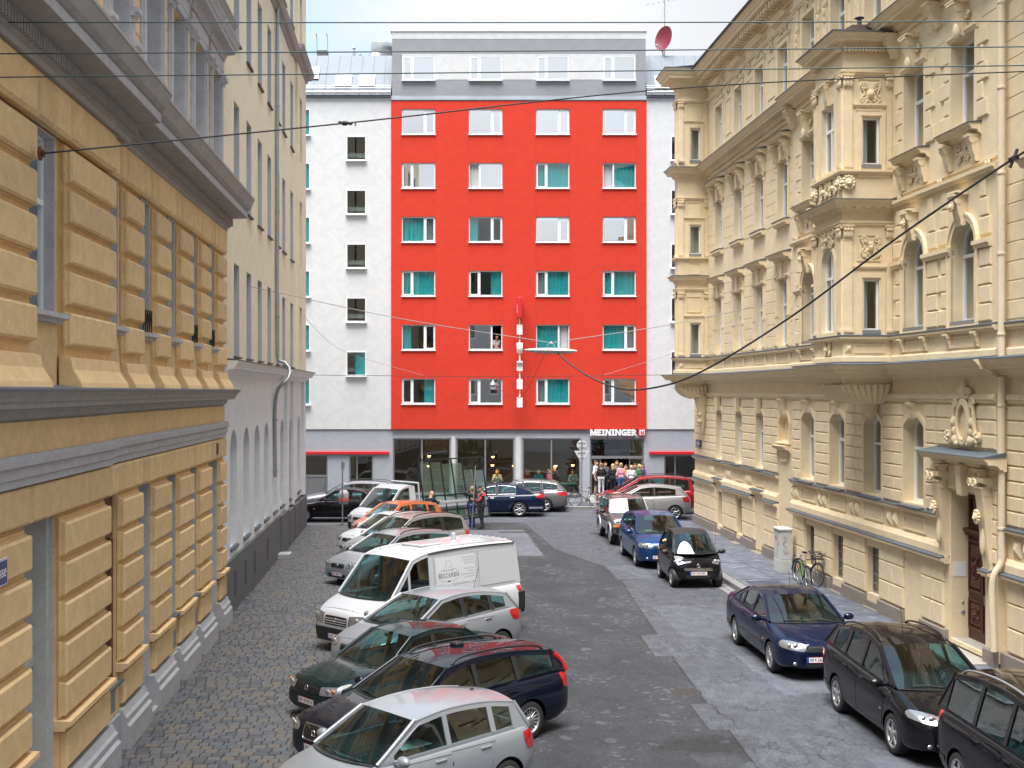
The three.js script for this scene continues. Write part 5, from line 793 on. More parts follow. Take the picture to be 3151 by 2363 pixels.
function plateMat(txt) {
  return plateCache[txt] ??= new THREE.MeshStandardMaterial({ roughness: .4, map: canvasTex(260, 60, (c, w, h) => { c.fillStyle = '#eceef0'; c.fillRect(0, 0, w, h); c.fillStyle = '#c8102e'; c.fillRect(0, 0, w, 4); c.fillRect(0, h - 4, w, 4); c.fillStyle = '#1d3fa0'; c.fillRect(0, 0, 22, h); c.fillStyle = '#f4d23a'; for (let k = 0; k < 8; k++) c.fillRect(10 + 6 * Math.cos(k * .785), 20 + 7 * Math.sin(k * .785), 2, 2); c.fillStyle = '#16181c'; c.font = 'bold 48px sans-serif'; const [a, ...b] = txt.split(' '); c.fillText(a, 30, 48); c.fillStyle = '#c8102e'; c.fillRect(80, 14, 20, 28); c.fillStyle = '#eceef0'; c.fillRect(80, 25, 20, 6); c.fillStyle = '#16181c'; fitText(c, b.join(' '), 108, 48, 140); }) });
}
function makeCar(name, label, sp) {
  const car = thing(name, label, sp.category ?? 'car', V(0, 0, 0), 0, sp.group), { L, W, H, wb, fo, r } = sp, col = CM[sp.color], xm = fo + wb / 2, K = sp.round ?? [.6, .46, .42, .2];
  const [dc, yc] = sp.cowl, [dt, yt] = sp.wsTop, [dr, yr] = sp.rearTop, [dg, yg] = sp.rearBase, hf = sp.hoodF ?? yc - .2, [bf, br] = sp.belt, tl = sp.tail ?? yg;
  const belt = d => bf + (br - bf) * Math.min(1, Math.max(0, (d - dc) / (dg - dc)));
  const topK = smoothList([[0, hf - .26], [.02, hf - .16], [.07, hf - .06], [.18, hf], [.18 + (dc - .18) * .5, hf + (yc - hf) * .62], [dc, yc - .005]], 5).concat([[dc + .12, Math.min(yc - .005, bf + .01)], [dc + .3, belt(dc + .3)], [dg - .05, belt(dg - .05)]]);
  const tailPts = dg < L - .3 ? [[dg + .05, yg], [L - .14, tl], [L - .05, tl - .035], [L - .015, tl - .16], [L, tl - .3]] : [[dg, Math.max(br, yg)], [L - .06, tl - .03], [L - .02, tl - .12], [L, tl - .3]];
  const top = d => lerpList(topK.concat(tailPts), d), bot = d => .2 * (sp.lift ?? 1) + .07 * sstep(.5, 0, d) + .1 * sstep(L - .5, L, d) + .0;
  const half = d => W / 2 * (1 - (d < K[0] ? K[1] * (1 - Math.sqrt(Math.max(0, 1 - (1 - d / K[0]) ** 2))) : 0) - (d > L - K[2] ? K[3] * (1 - Math.sqrt(Math.max(0, 1 - (1 - (L - d) / K[2]) ** 2))) : 0));
  // body
  const ds = new Set([0, .012, .03, .06, .1, .15, .22, .32, .45, .6, .8, dc - .12, dc, dc + .12, dc + .3, dg - .05, dg, dg + .05, L - .5, L - .35, L - .25, L - .16, L - .1, L - .06, L - .03, L - .012, L]); for (let d = 1.2; d < L - .5; d += .22) ds.add(d);
  const ss = [...ds].filter(d => d >= 0 && d <= L).sort((a, b) => a - b).filter((d, i, a) => !i || d - a[i - 1] > .008);
  const ring = d => {
    const w = half(d), y0 = bot(d), y1 = top(d), h = y1 - y0, hood = d < dc ? sstep(dc, dc - .25, d) : d > dg && dg < L - .3 ? .7 : 0, cr = .05 * hood;
    const hp = [[0, y0], [w * .8, y0], [w * .93, y0 + .035], [w * .985, y0 + h * .22], [w, y0 + h * .46], [w * .993, y0 + h * .66], [w * .965, y0 + h * .84], [w * (.915 - .02 * hood), y0 + h * (.965 - .02 * hood)], [w * (.86 - .06 * hood), y1], [w * .42, y1 + cr * .8], [0, y1 + cr]];
    const c = new THREE.CatmullRomCurve3(hp.slice(1).map(p => V(p[0], p[1], 0)), false, 'centripetal').getPoints(20).map(p => [p.x, p.y]);
    const full = [[0, y0], ...c, ...c.slice(0, -1).reverse().map(p => [-p[0], p[1]])];
    return full.map(p => [xm - d, p[1], p[0]]);
  };
  let body = rings(ss.map(ring).reverse(), .75); if (sp.debug) console.log(ss.length);
  const ra = r + (sp.archGap ?? .05), axles = [wb / 2, -wb / 2], cut = [];
  let brush = new Brush(body); brush.updateMatrixWorld();
  for (const ax of axles) for (const q of [-1, 1]) { const c = new THREE.CylinderGeometry(ra, ra, .4, 28); c.rotateX(Math.PI / 2); c.translate(ax, r, q * (W / 2 - .26 + .2)); const B = new Brush(boxUV(plainGeo(c))); B.updateMatrixWorld(); brush = ev.evaluate(brush, B, SUBTRACTION); }
  body = plainGeo(brush.geometry); const bm = part('body', body, col, car);
  const caster = new THREE.Mesh(body, new THREE.MeshBasicMaterial({ side: THREE.DoubleSide })); caster.updateMatrixWorld();
  const hit = (p, dir, off) => { const d = V(...dir).normalize(); ray.set(V(...p).addScaledVector(d, -.8), d); let h = ray.intersectObject(caster)[0]; for (let k = 1; !h && k < 26; k++) { ray.set(V(p[0], p[1] - .015 * k, p[2] * (Math.abs(d.x) > .4 ? 1 - .012 * k : 1)).addScaledVector(d, -.8), d); h = ray.intersectObject(caster)[0]; } if (!h) return p; const n = h.face.normal.clone(); if (n.dot(d) > 0) n.negate(); return h.point.addScaledVector(n, off).toArray(); };
  // patch lying on the body: four corners [d, y, z], seen along dir
  const patch = (c, dir, off = .006, nu = 8, nv = 5, round = .25) => gridGeo(nu, nv, (u, v) => { let a = 2 * u - 1, b = 2 * v - 1; const A = a * Math.sqrt(1 - round * b * b / 1), B = b * Math.sqrt(1 - round * a * a / 1); const U = (A + 1) / 2, Vv = (B + 1) / 2; const m = (i, k) => c[i][k]; const p = [0, 1, 2].map(k => (m(0, k) * (1 - U) + m(1, k) * U) * (1 - Vv) + (m(3, k) * (1 - U) + m(2, k) * U) * Vv); return hit([xm - p[0], p[1], p[2]], dir, off); });
  const both = (n, g, m, parent = car) => [part(n, g, m, parent), part(n, mirrorZ(g), m, parent)];
  // doors with a dark seam round each, handles
  const seamM = CM.plastic, SZ = W / 2 + .3, side = [0, 0, -1], doors = sp.doors ?? [[dc + .18, sp.pillars[0]], [sp.pillars[0], sp.pillars[1]]];
  doors.forEach(([a, b], i) => {
    const frontArch = fo + ra + .04, rearArch = fo + wb - ra - .03, lo0 = Math.max(a, frontArch), lo1 = b > rearArch - .02 ? Math.min(b, rearArch) : b, e = .008, yl = bot(2) + .14;
    const cs = (g) => [[lo0 + g, yl + g, SZ], [lo1 - g, yl + g, SZ], [b - g, Math.min(top(b), top(a)) - .05 - g, SZ], [a + g, top(a) - .05 - g, SZ]];
    both('door_seam', patch(cs(0), side, .0015, 6, 4, .02), seamM); const dd = both('door', patch(cs(.009), side, .005, 8, 6, .02), col);
    const hd = b - .2, hy = top(b) - .13 - (sp.handleDrop ?? 0), hp = hit([xm - hd, hy, SZ], side, .012); const hg = new RoundedBoxGeometry(.19, .032, .03, 2, .012); hg.translate(...hp); dd.forEach((o, k) => part('handle', k ? mirrorZ(plainGeo(hg)) : plainGeo(hg), sp.handle ? CM[sp.handle] : col, o));
  });
  if (sp.rub) { both('side_strip', patch([[fo + ra + .08, .46, SZ], [fo + wb - ra - .08, .46, SZ], [fo + wb - ra - .08, .51, SZ], [fo + ra + .08, .51, SZ]], side, .012, 14, 1, 0), sp.rub === 1 ? CM.plastic : col); }
  // bonnet
  if (!sp.noHood) { const w = half(.4) * .78; const hc = g => [[.16 + g, 2, -w + g], [.16 + g, 2, w - g], [dc - .03 - g, 2, half(dc) * .84 - g], [dc - .03 - g, 2, -half(dc) * .84 + g]]; part('bonnet_seam', patch(hc(0), [0, -1, 0], .001, 8, 6, .06), seamM, car); part('bonnet', patch(hc(.01), [0, -1, 0], .004, 12, 9, .06), col, car); }
  // cabin
  const tum = sp.tum ?? .19, wide = d => half(Math.min(Math.max(d, K[0]), L - K[2] * .7)) * .9, zc = (d, y) => wide(d) - tum * Math.max(0, (y - belt(d)) / (H - belt(d))) ** 1.15;
  const roofK = smoothList([[dt, yt], ...(sp.roof ?? [[(dt * 2 + dr) / 3, H]]), [dr, yr]], 6), roofY = d => lerpList(roofK, d);
  const outline = [[dc, yc - .01], ...roofK, [dg, yg]], topLine = d => lerpList(outline, d);
  const er = sp.frameW ?? .07, inner = d => { let m = 9; for (let k = -8; k <= 8; k++) { const q = k / 8 * er, dd = d + q; m = Math.min(m, dd < dc || dd > dg ? 0 : topLine(dd) - Math.sqrt(er * er - q * q)); } return m; };
  const wpoly = (a, b) => { const t = [], bt = []; for (let d = a; d <= b + 1e-6; d += (b - a) / Math.max(4, Math.ceil((b - a) / .07))) { const y = inner(d), lo = belt(d) + .035; if (y > lo + .03) { t.push([d, y]); bt.push([d, lo]); } } return t.length > 1 ? [...bt, ...t.reverse()] : null; };
  const wins = (sp.windows ?? [[dc, sp.pillars[0] - .04], [sp.pillars[0] + .04, sp.pillars[1] - .04], ...(sp.pillars[2] ? [[sp.pillars[1] + .05, sp.pillars[2]]] : [])]).map(w => wpoly(...w)).filter(Boolean);
  const map3 = (g, off, tk = 0) => { const p = g.attributes.position; for (let i = 0; i < p.count; i++) { const d = p.getX(i), y = p.getY(i), z = p.getZ(i); p.setXYZ(i, xm - d, y, zc(d, y) + off + z); } g.computeVertexNormals(); return boxUV(plainGeo(g)); };
  const sh = poly => new THREE.Shape(poly.map(p => new THREE.Vector2(...p)));
  const bl = []; for (let d = dg; d >= dc; d -= .12) bl.push([d, belt(d) - .03]); bl.push([dc, Math.min(yc, belt(dc)) - .03]);
  const fine = []; for (const p of outline) { if (!fine.length || Math.hypot(p[0] - fine[fine.length - 1][0], p[1] - fine[fine.length - 1][1]) > .02) fine.push(p); }
  const ps = sh([...fine, ...bl]); wins.forEach(w => ps.holes.push(new THREE.Path(w.map(p => new THREE.Vector2(...p)))));
  const pg = map3(new THREE.ExtrudeGeometry(ps, { depth: .03, bevelEnabled: false }).translate(0, 0, -.03), 0); both('cabin_side', pg, col);
  const sideGlass = sp.darkGlass ? M.carGlassDark : M.carGlass;
  wins.forEach((w, i) => both('side_window', map3(new THREE.ShapeGeometry(sh(w)), -.012), i > 0 && sp.darkRear ? M.carGlassDark : sideGlass));
  (sp.blackPillars ?? [sp.pillars[0], ...(sp.pillars[2] ? [sp.pillars[1]] : [])]).forEach(b => { const q = [[b - .045, belt(b) + .03], [b + .045, belt(b) + .03], [b + .045, inner(b + .045)], [b - .045, inner(b - .045)]]; if (inner(b) > belt(b) + .05) both('pillar_trim', map3(new THREE.ShapeGeometry(sh(q)), .004), sp.bodyPillars ? col : CM.plastic); });
  if (sp.trim) wins.forEach(w => { const pts = w.map(p => V(xm - p[0], p[1], zc(p[0], p[1]) + .003)); pts.push(pts[0].clone()); both('window_trim', boxUV(plainGeo(new THREE.TubeGeometry(new THREE.CatmullRomCurve3(pts, false, 'catmullrom', 0), pts.length * 2, .012, 4))), sp.trim === 'chrome' ? CM.chrome : CM.plastic); });
  const bow = sp.bow ?? .16, bowT = bow * .55, crown = sp.crown ?? .045, bowR = .08;
  const ws = gridGeo(12, 8, (u, v) => { const a = 2 * u - 1, k = 1 - a * a, d = dc + (dt - dc) * v, y = yc + (yt - yc) * v; return [xm - (d - k * (bow * (1 - v) + bowT * v)), y + k * crown * v + .012 * Math.sin(v * Math.PI) * k, a * (zc(d, y) - .015)]; });
  part('windscreen', ws, M.carGlass, car);
  const wsEdge = [...Array(9)].map((_, i) => { const v = i / 8, d = dc + (dt - dc) * v, y = yc + (yt - yc) * v; return V(xm - d + .005, y + .004, zc(d, y) - .012); }); both('windscreen_pillar', boxUV(plainGeo(new THREE.TubeGeometry(new THREE.CatmullRomCurve3(wsEdge), 10, sp.pillarR ?? .03, 6))), col);
  const roof = gridGeo(12, 14, (u, v) => { const a = 2 * u - 1, k = 1 - a * a, d = dt + (dr - dt) * v, y = roofY(d); return [xm - (d - k * bowT * (1 - v) + k * bowR * v), y + k * crown, a * (zc(d, y) - .004)]; }); part('roof', roof, sp.roofColor ? CM[sp.roofColor] : col, car);
  both('roof_edge', boxUV(plainGeo(new THREE.TubeGeometry(new THREE.CatmullRomCurve3(roofK.filter((_, i) => i % 2 === 0).concat([roofK[roofK.length - 1]]).map(p => V(xm - p[0], p[1] - .008, zc(p[0], p[1]) - .012))), 18, .022, 6))), col);
  const rg = gridGeo(10, 6, (u, v) => { const a = 2 * u - 1, k = 1 - a * a, d = dr + (dg - dr) * v, y = yr + (yg - yr) * v; return [xm - (d + k * bowR), y + k * crown * (1 - v) + .01 * Math.sin(v * Math.PI) * k, a * (zc(d, y) - .015)]; }); part(sp.panelRear ? 'rear_panel' : 'rear_window', rg, sp.panelRear ? col : sideGlass, car);
  both('rear_pillar', boxUV(plainGeo(new THREE.TubeGeometry(new THREE.CatmullRomCurve3([...Array(6)].map((_, i) => { const v = i / 5, d = dr + (dg - dr) * v, y = yr + (yg - yr) * v; return V(xm - d, y, zc(d, y) - .02); })), 8, .035, 6))), col);
  part('cowl', gridGeo(10, 2, (u, v) => { const a = 2 * u - 1, k = 1 - a * a, d = dc - .06 + .14 * v; return [xm - (d - k * bow), yc + .002 + .006 * k, a * wide(dc) * .93]; }), CM.plastic, car);
  // inside
  part('cabin_floor', gridGeo(2, 10, (u, v) => { const a = 2 * u - 1, d = dc + .02 + (dg - dc - .1) * v; return [xm - d, top(d) + .01 + (d < dc + .3 ? .0 : 0), a * (zc(d, belt(d)) - .04)]; }), CM.dash, car);
  part('dashboard', box(xm - dc - .5, xm - dc + .05, bf - .06, bf + .015, -wide(dc) * .86, wide(dc) * .86, .03), CM.dash, car);
  const seatM = sp.beige ? CM.seatBeige : CM.seat, sb = sp.pillars[0] + .12, sy = Math.min(.32, (H - bf) * .62);
  for (const q of [-1, 1]) { const g = new RoundedBoxGeometry(.13, sy + .1, .46, 2, .05); g.rotateZ(.22); g.translate(xm - sb, bf + sy / 2 - .06, q * W * .2); part('front_seat', plainGeo(g), seatM, car); const hg = new RoundedBoxGeometry(.09, .16, .24, 2, .04); hg.translate(xm - sb - .09, bf + sy + .06, q * W * .2); part('headrest', plainGeo(hg), seatM, car); }
  if ((sp.pillars[1] ?? 0) > 2.4 && !sp.twoSeat) { const rs = sp.rearSeat ?? sp.pillars[1] + .1, g = new RoundedBoxGeometry(.14, sy, W * .68, 2, .05); g.rotateZ(.2); g.translate(xm - rs, bf + sy / 2 - .08, 0); part('rear_seat', plainGeo(g), seatM, car); for (const q of [-1, 1]) { const hg = new RoundedBoxGeometry(.08, .13, .22, 2, .035); hg.translate(xm - rs - .07, bf + sy + .0, q * W * .2); part('headrest', plainGeo(hg), seatM, car); } }
  { const t = new THREE.TorusGeometry(.17, .016, 6, 24); t.rotateY(Math.PI / 2); t.rotateZ(.4); t.translate(xm - dc - .52, bf + .04, -W * .2); part('steering_wheel', plainGeo(t), CM.dash, car); const m = new RoundedBoxGeometry(.02, .06, .2, 2, .01); m.translate(xm - dt + .09, yt - .08 + crown, 0); part('rear_view_mirror', plainGeo(m), CM.plastic, car); }
  // wipers, mirrors, aerial, rails
  for (const q of [-.62, .05]) part('wiper', tube([[xm - dc + bow * .75, yc + .03, q * wide(dc)], [xm - dc + bow * .8 - .06, yc + .055, (q + .3) * wide(dc)], [xm - dc + bow * .6 - .05, yc + .05, (q + .58) * wide(dc)]], .011, 5), CM.plastic, car);
  { const md = dc + (sp.mirrorD ?? .28), my = belt(md) + (sp.mirrorY ?? .07), g = ball(xm - md, my, half(md) + .1, .075, .075, .115, 12); const a = g.attributes.position; for (let i = 0; i < a.count; i++) if (a.getX(i) < xm - md - .03) a.setX(i, xm - md - .03); both('door_mirror', merge([g, box(xm - md - .03, xm - md + .03, my - .06, my - .01, half(md) * .9, half(md) + .06, .01)]), sp.mirror ? CM[sp.mirror] : col); }
  if (sp.aerial) { const d = sp.aerial, y = roofY(d) + crown; part('aerial', [rod([xm - d, y, 0], [xm - d - .12, y + .38, 0], .006, 5), ball(xm - d, y, 0, .03, .015, .02, 8)], CM.plastic, car); }
  if (sp.rails) { const a = dt + .15, b = dr - .12, zz = d => zc(d, roofY(d)) - .07; both('roof_rail', boxUV(plainGeo(new THREE.TubeGeometry(new THREE.CatmullRomCurve3([[a, .005], [a + .12, .055], [(a + b) / 2, .065], [b - .12, .055], [b, .005]].map(([d, h]) => V(xm - d, roofY(d) + h + .005, zz(d)))), 24, .018, 6))), sp.rails === 2 ? CM.plastic : sp.rails === 3 ? CM.chrome : CM.alloy); }
  // lamps, grille, plates, bumpers
  const fl = sp.lamp ?? { y0: hf - .16, y1: hf - .02, z0: .42, z1: .78 };
  const hw = W / 2, fd = [-1, -.12, -.45], lampPts = [[.02, fl.y0, fl.z0 * hw], [fl.d ?? .3, fl.y0 + (fl.rake ?? .02), fl.z1 * hw + .08], [fl.d ?? .3, fl.y1 + (fl.rake ?? .02), fl.z1 * hw + .06], [.04, fl.y1, fl.z0 * hw]];
  const lamps = both('headlight', patch(lampPts, fd, .007, 8, 5, fl.round ?? .35), CM.lamp);
  const lc = hit([xm - .12, (fl.y0 + fl.y1) / 2 + (fl.rake ?? .02) * .5, (fl.z0 + fl.z1) / 2 * hw], fd, .009); [0, 1].forEach(k => { const g = ball(lc[0], lc[1], lc[2], .022, (fl.y1 - fl.y0) * .36, .06, 10); part('reflector', k ? mirrorZ(g) : g, CM.bulb, lamps[k]); const g2 = ball(lc[0] - .05, lc[1] + .01, lc[2] + .11, .02, (fl.y1 - fl.y0) * .26, .04, 8); part('reflector', k ? mirrorZ(g2) : g2, fl.amber ? CM.amber : CM.bulb, lamps[k]); });
  if (!sp.noGrille) { const gy = sp.grille ?? [hf - .17, hf - .05, .36]; part('grille', patch([[0, gy[0], -gy[2] * hw], [0, gy[0], gy[2] * hw], [.03, gy[1], gy[2] * hw], [.03, gy[1], -gy[2] * hw]], [-1, -.12, 0], .007, 10, 4, .12), CM.plastic, car); for (const k of sp.slats ?? [.33, .66]) { const y = gy[0] + (gy[1] - gy[0]) * k; part('grille_slat', patch([[0, y - .008, -gy[2] * hw * .95], [0, y - .008, gy[2] * hw * .95], [0, y + .008, gy[2] * hw * .95], [0, y + .008, -gy[2] * hw * .95]], [-1, -.12, 0], .014, 10, 1, 0), sp.slatM ? CM[sp.slatM] : CM.plastic, car); } if (sp.slatV) for (let k = 1; k < 8; k++) { const z = (-1 + k / 4) * gy[2] * hw; part('grille_bar', patch([[0, gy[0], z - .022], [0, gy[0], z + .022], [0, gy[1], z + .022], [0, gy[1], z - .022]], [-1, -.1, 0], .02, 2, 3, 0), CM[sp.slatV], car); } const bc = hit([xm, (gy[0] + gy[1]) / 2 + (sp.badgeY ?? 0), 0], [-1, -.1, 0], .016); const bg = new THREE.TorusGeometry(.045, .009, 6, 18); bg.rotateY(Math.PI / 2); bg.scale(1, 1, sp.badgeW ?? 1); bg.translate(...bc); part('badge', merge([plainGeo(bg), box(bc[0] - .004, bc[0] + .006, bc[1] - .03, bc[1] + .03, -.006, .006)]), CM.chrome, car); if (sp.grilleFrame) { const p = [[-1, 0], [1, 0], [1, 1], [-1, 1], [-1, 0]].map(([a, b]) => V(...hit([xm, gy[0] + (gy[1] - gy[0]) * b, a * gy[2] * hw], [-1, -.12, 0], .01))); part('grille_frame', boxUV(plainGeo(new THREE.TubeGeometry(new THREE.CatmullRomCurve3(p, false, 'catmullrom', .05), 40, .013, 6))), CM.chrome, car); if (sp.grilleFrame === 2) part('grille_bar', rod(p[0], p[2], .014), CM.chrome, car); } }
  part('air_intake', patch([[0, .3 * (sp.lift ?? 1), -.45 * hw], [0, .3 * (sp.lift ?? 1), .45 * hw], [0, .4 * (sp.lift ?? 1), .5 * hw], [0, .4 * (sp.lift ?? 1), -.5 * hw]], [-1, 0, 0], .006, 8, 2, .1), CM.plastic, car);
  if (sp.fog !== 0) both('fog_lamp', (() => { const p = hit([xm - .1, .36, .68 * hw], [-1, 0, -.3], .008); const g = ball(...p, .02, .035, .045, 10); return g; })(), CM.bulb);
  if (sp.bumper) { sp.bumper = [Math.max(sp.bumper[0], bot(.04) + .035), ...sp.bumper.slice(1)]; const B = (y0, y1) => patch([[0, y0, -half(.04)], [0, y0, half(.04)], [0, y1, half(.04)], [0, y1, -half(.04)]], [-1, 0, 0], .012, 16, 2, .05); part('bumper', B(sp.bumper[0], sp.bumper[1]), CM[sp.bumper[2] ?? 'plastic'], car); both('bumper_end', patch([[.035, sp.bumper[0], SZ], [fo - ra - .04, sp.bumper[0], SZ], [fo - ra - .04, sp.bumper[1], SZ], [.035, sp.bumper[1], SZ]], side, .012, 8, 2, .0), CM[sp.bumper[2] ?? 'plastic']); }
  if (sp.rearBumper !== 0) { both('rear_bumper_end', patch([[fo + wb + ra + .05, .38, SZ], [L - .1, .38, SZ], [L - .1, .47, SZ], [fo + wb + ra + .05, .47, SZ]], side, .01, 5, 1, 0), sp.rearStrip ? CM[sp.rearStrip] : col); part('rear_bumper', patch([[L, .42, -.8 * hw], [L, .42, .8 * hw], [L, .5, .8 * hw], [L, .5, -.8 * hw]], [1, 0, 0], .02, 10, 1, 0), sp.rearStrip ? CM[sp.rearStrip] : col, car); }
  if (sp.plate) { const py = sp.plateY ?? .4, p = hit([xm, py, sp.plateZ ?? 0], [-1, 0, 0], .012), pl = part('licence_plate', box(p[0] - .006, p[0] + .004, py - .06, py + .06, p[2] - .26, p[2] + .26), CM.plastic, car), g = new THREE.PlaneGeometry(.51, .112); g.rotateY(Math.PI / 2); g.translate(p[0] + .006, py, p[2]); part('plate_lettering', g, plateMat(sp.plate), pl); }
  const tlp = sp.tailLamp ?? { y0: tl - .34, y1: tl - .1, z0: .6, d: .22 };
  both('tail_light', patch([[L - .01, tlp.y0, tlp.z0 * hw], [L - tlp.d, tlp.y0, hw + .06], [L - tlp.d * 1.1, tlp.y1, hw + .06], [L - .04, tlp.y1, tlp.z0 * hw]], [1, -.02, -.75], .008, 7, 5, .2), CM.tail);
  if (tlp.pillar) both('tail_light', boxUV(plainGeo(new THREE.TubeGeometry(new THREE.CatmullRomCurve3([[dg - .01, yg + .0], [(dg + dr) / 2 + .04, (yg + yr) / 2], [dr + .03, yr - .05]].map(([d, y]) => V(xm - d - .005, y, zc(d, y) - .01))), 8, .05, 6))), CM.tail);
  both('side_repeater', ball(...hit([xm - fo - ra - .08, hf - .14, SZ], side, .0), .035, .018, .012, 8), CM.amber);
  // wheels
  const wg = wheelGeos(r, sp.rim ?? 'multi');
  for (const ax of axles) for (const q of [-1, 1]) { const z = q * (W / 2 - .115), w = part('wheel', q > 0 ? wg.tyre : mirrorZ(wg.tyre), M.rubber, car); w.position.set(ax, r, z); part('rim', q > 0 ? wg.rim : mirrorZ(wg.rim), CM.alloy, w); part('brake_disc', q > 0 ? wg.back : mirrorZ(wg.back), CM.plastic, w);
    const li = new THREE.CylinderGeometry(ra - .006, ra - .006, .24, 24, 1, true, 0, Math.PI * 2); li.rotateX(Math.PI / 2); li.translate(ax, r, q * (W / 2 - .16)); const ci = new THREE.CircleGeometry(ra - .006, 24); ci.translate(ax, r, q * (W / 2 - .27)); const clip = merge([boxUV(plainGeo(li)), boxUV(plainGeo(ci))]); const p = clip.attributes.position; for (let i = 0; i < p.count; i++) if (p.getY(i) < bot(fo) + .02) p.setY(i, bot(fo) + .02); part('wheel_arch_liner', clip, CM.plastic, car); }
  sp.extra?.(car, { xm, hit, patch, both, half, top, belt, zc, roofY, col, hw });
  const k = sp.k ?? 1.035; car.scale.setScalar(k);
  if (sp.nose) { const [x, z, deg] = sp.nose, a = deg * Math.PI / 180; car.rotation.y = Math.PI + a; car.position.set(x + Math.cos(a) * xm * k, 0, -z - Math.sin(a) * xm * k); }
  if (sp.along) { const [t, s] = sp.along; car.position.copy(street(t, 0, s)); car.rotation.y = TH - Math.PI / 2; }
  if (sp.across) { const [x, z] = sp.across; car.position.set(x, 0, -z); car.rotation.y = Math.PI; }
  car.position.y = sp.y ?? .004;
  return car;
}
const LG = 'cars parked at a slant on the left', RG = 'cars parked along the right kerb', XG = 'cars on the cross street';
makeCar('hatchback', 'silver five-door hatchback with small red tail lights, parked beside the black estate', { group: LG, L: 3.75, W: 1.64, H: 1.42, wb: 2.41, fo: .72, r: .285, cowl: [.9, .93], wsTop: [1.62, 1.36], roof: [[2.2, 1.42], [2.9, 1.40]], rearTop: [3.42, 1.32], rearBase: [3.62, .95], belt: [.90, .98], hoodF: .70, color: 'silver', pillars: [2.12, 2.93, 3.3], bodyPillars: 1, blackPillars: [2.93], nose: [-3.0, 16.25, 43], rim: 'multi', rub: 2, mirrorY: .06, rearStrip: 'silver', tailLamp: { y0: .66, y1: .92, z0: .62, d: .16 }, bumper: [.36, .5, 'silver'], tum: .16,
  extra: (c, e) => { const y = e.roofY(3.2) + .05; part('aerial', ball(e.xm - 3.15, y, 0, .05, .04, .015, 8), CM.plastic, c); part('dash_paper', box(e.xm - 2.0, e.xm - 1.5, .96, .965, -.5, -.2), M.signWhite, c); } });
makeCar('estate_car', 'black estate car with silver roof rails and tall red tail lights', { group: LG, L: 4.71, W: 1.80, H: 1.46, wb: 2.755, fo: .93, r: .32, cowl: [1.3, .95], wsTop: [2.1, 1.39], roof: [[2.7, 1.46], [3.6, 1.445]], rearTop: [4.38, 1.36], rearBase: [4.63, 1.0], belt: [.93, 1.02], hoodF: .76, color: 'blackBlue', pillars: [2.62, 3.5, 4.34], nose: [-3.1, 19.0, 43], rim: 'sixteen', rails: 2, plate: 'W 51211A', grille: [.52, .74, .3], grilleFrame: 2, lamp: { y0: .58, y1: .72, z0: .45, z1: .82, d: .34 }, tailLamp: { y0: .75, y1: 1.0, z0: .74, d: .12, pillar: 1 }, aerial: 0, tum: .2,
  extra: (c, e) => part('roof_box', box(e.xm - 3.1, e.xm - 2.92, e.roofY(3) + .03, e.roofY(3) + .1, .1, .3, .03), CM.plastic, c) });
makeCar('saloon_car', 'dark green saloon with black bumpers and square headlights', { group: LG, L: 4.38, W: 1.70, H: 1.42, wb: 2.47, fo: .86, r: .295, cowl: [1.16, .92], wsTop: [1.84, 1.36], roof: [[2.3, 1.42], [2.7, 1.41]], rearTop: [3.08, 1.35], rearBase: [3.66, 1.0], tail: 1.0, belt: [.90, .97], hoodF: .74, color: 'green', pillars: [2.3, 3.06], nose: [-3.7, 21.9, 42], rim: 'multi', plate: 'W 87005 W', plateY: .42, lamp: { y0: .57, y1: .71, z0: .45, z1: .8, d: .22, round: .12, amber: 1 }, grille: [.58, .7, .42], bumper: [.32, .5, 'plastic'], slats: [.25, .5, .75], tum: .2, tailLamp: { y0: .7, y1: .9, z0: .5, d: .2 } });
makeCar('hatchback', 'pale silver hatchback with oval badge grille, parked in front of the white van', { group: LG, L: 4.22, W: 1.76, H: 1.51, wb: 2.6, fo: .88, r: .315, cowl: [1.02, 1.0], wsTop: [1.92, 1.45], roof: [[2.5, 1.51], [3.2, 1.48]], rearTop: [3.82, 1.38], rearBase: [4.08, 1.05], belt: [.96, 1.1], hoodF: .76, color: 'silver', pillars: [2.5, 3.3, 3.7], nose: [-3.38, 25.2, 46], rim: 'five', plate: 'W 7045 X', slats: [.3, .6], slatM: 'alloy', aerial: 3.5, lamp: { y0: .62, y1: .78, z0: .46, z1: .84, d: .42 }, tailLamp: { y0: .82, y1: 1.05, z0: .58, d: .3 }, handle: 'chrome' });
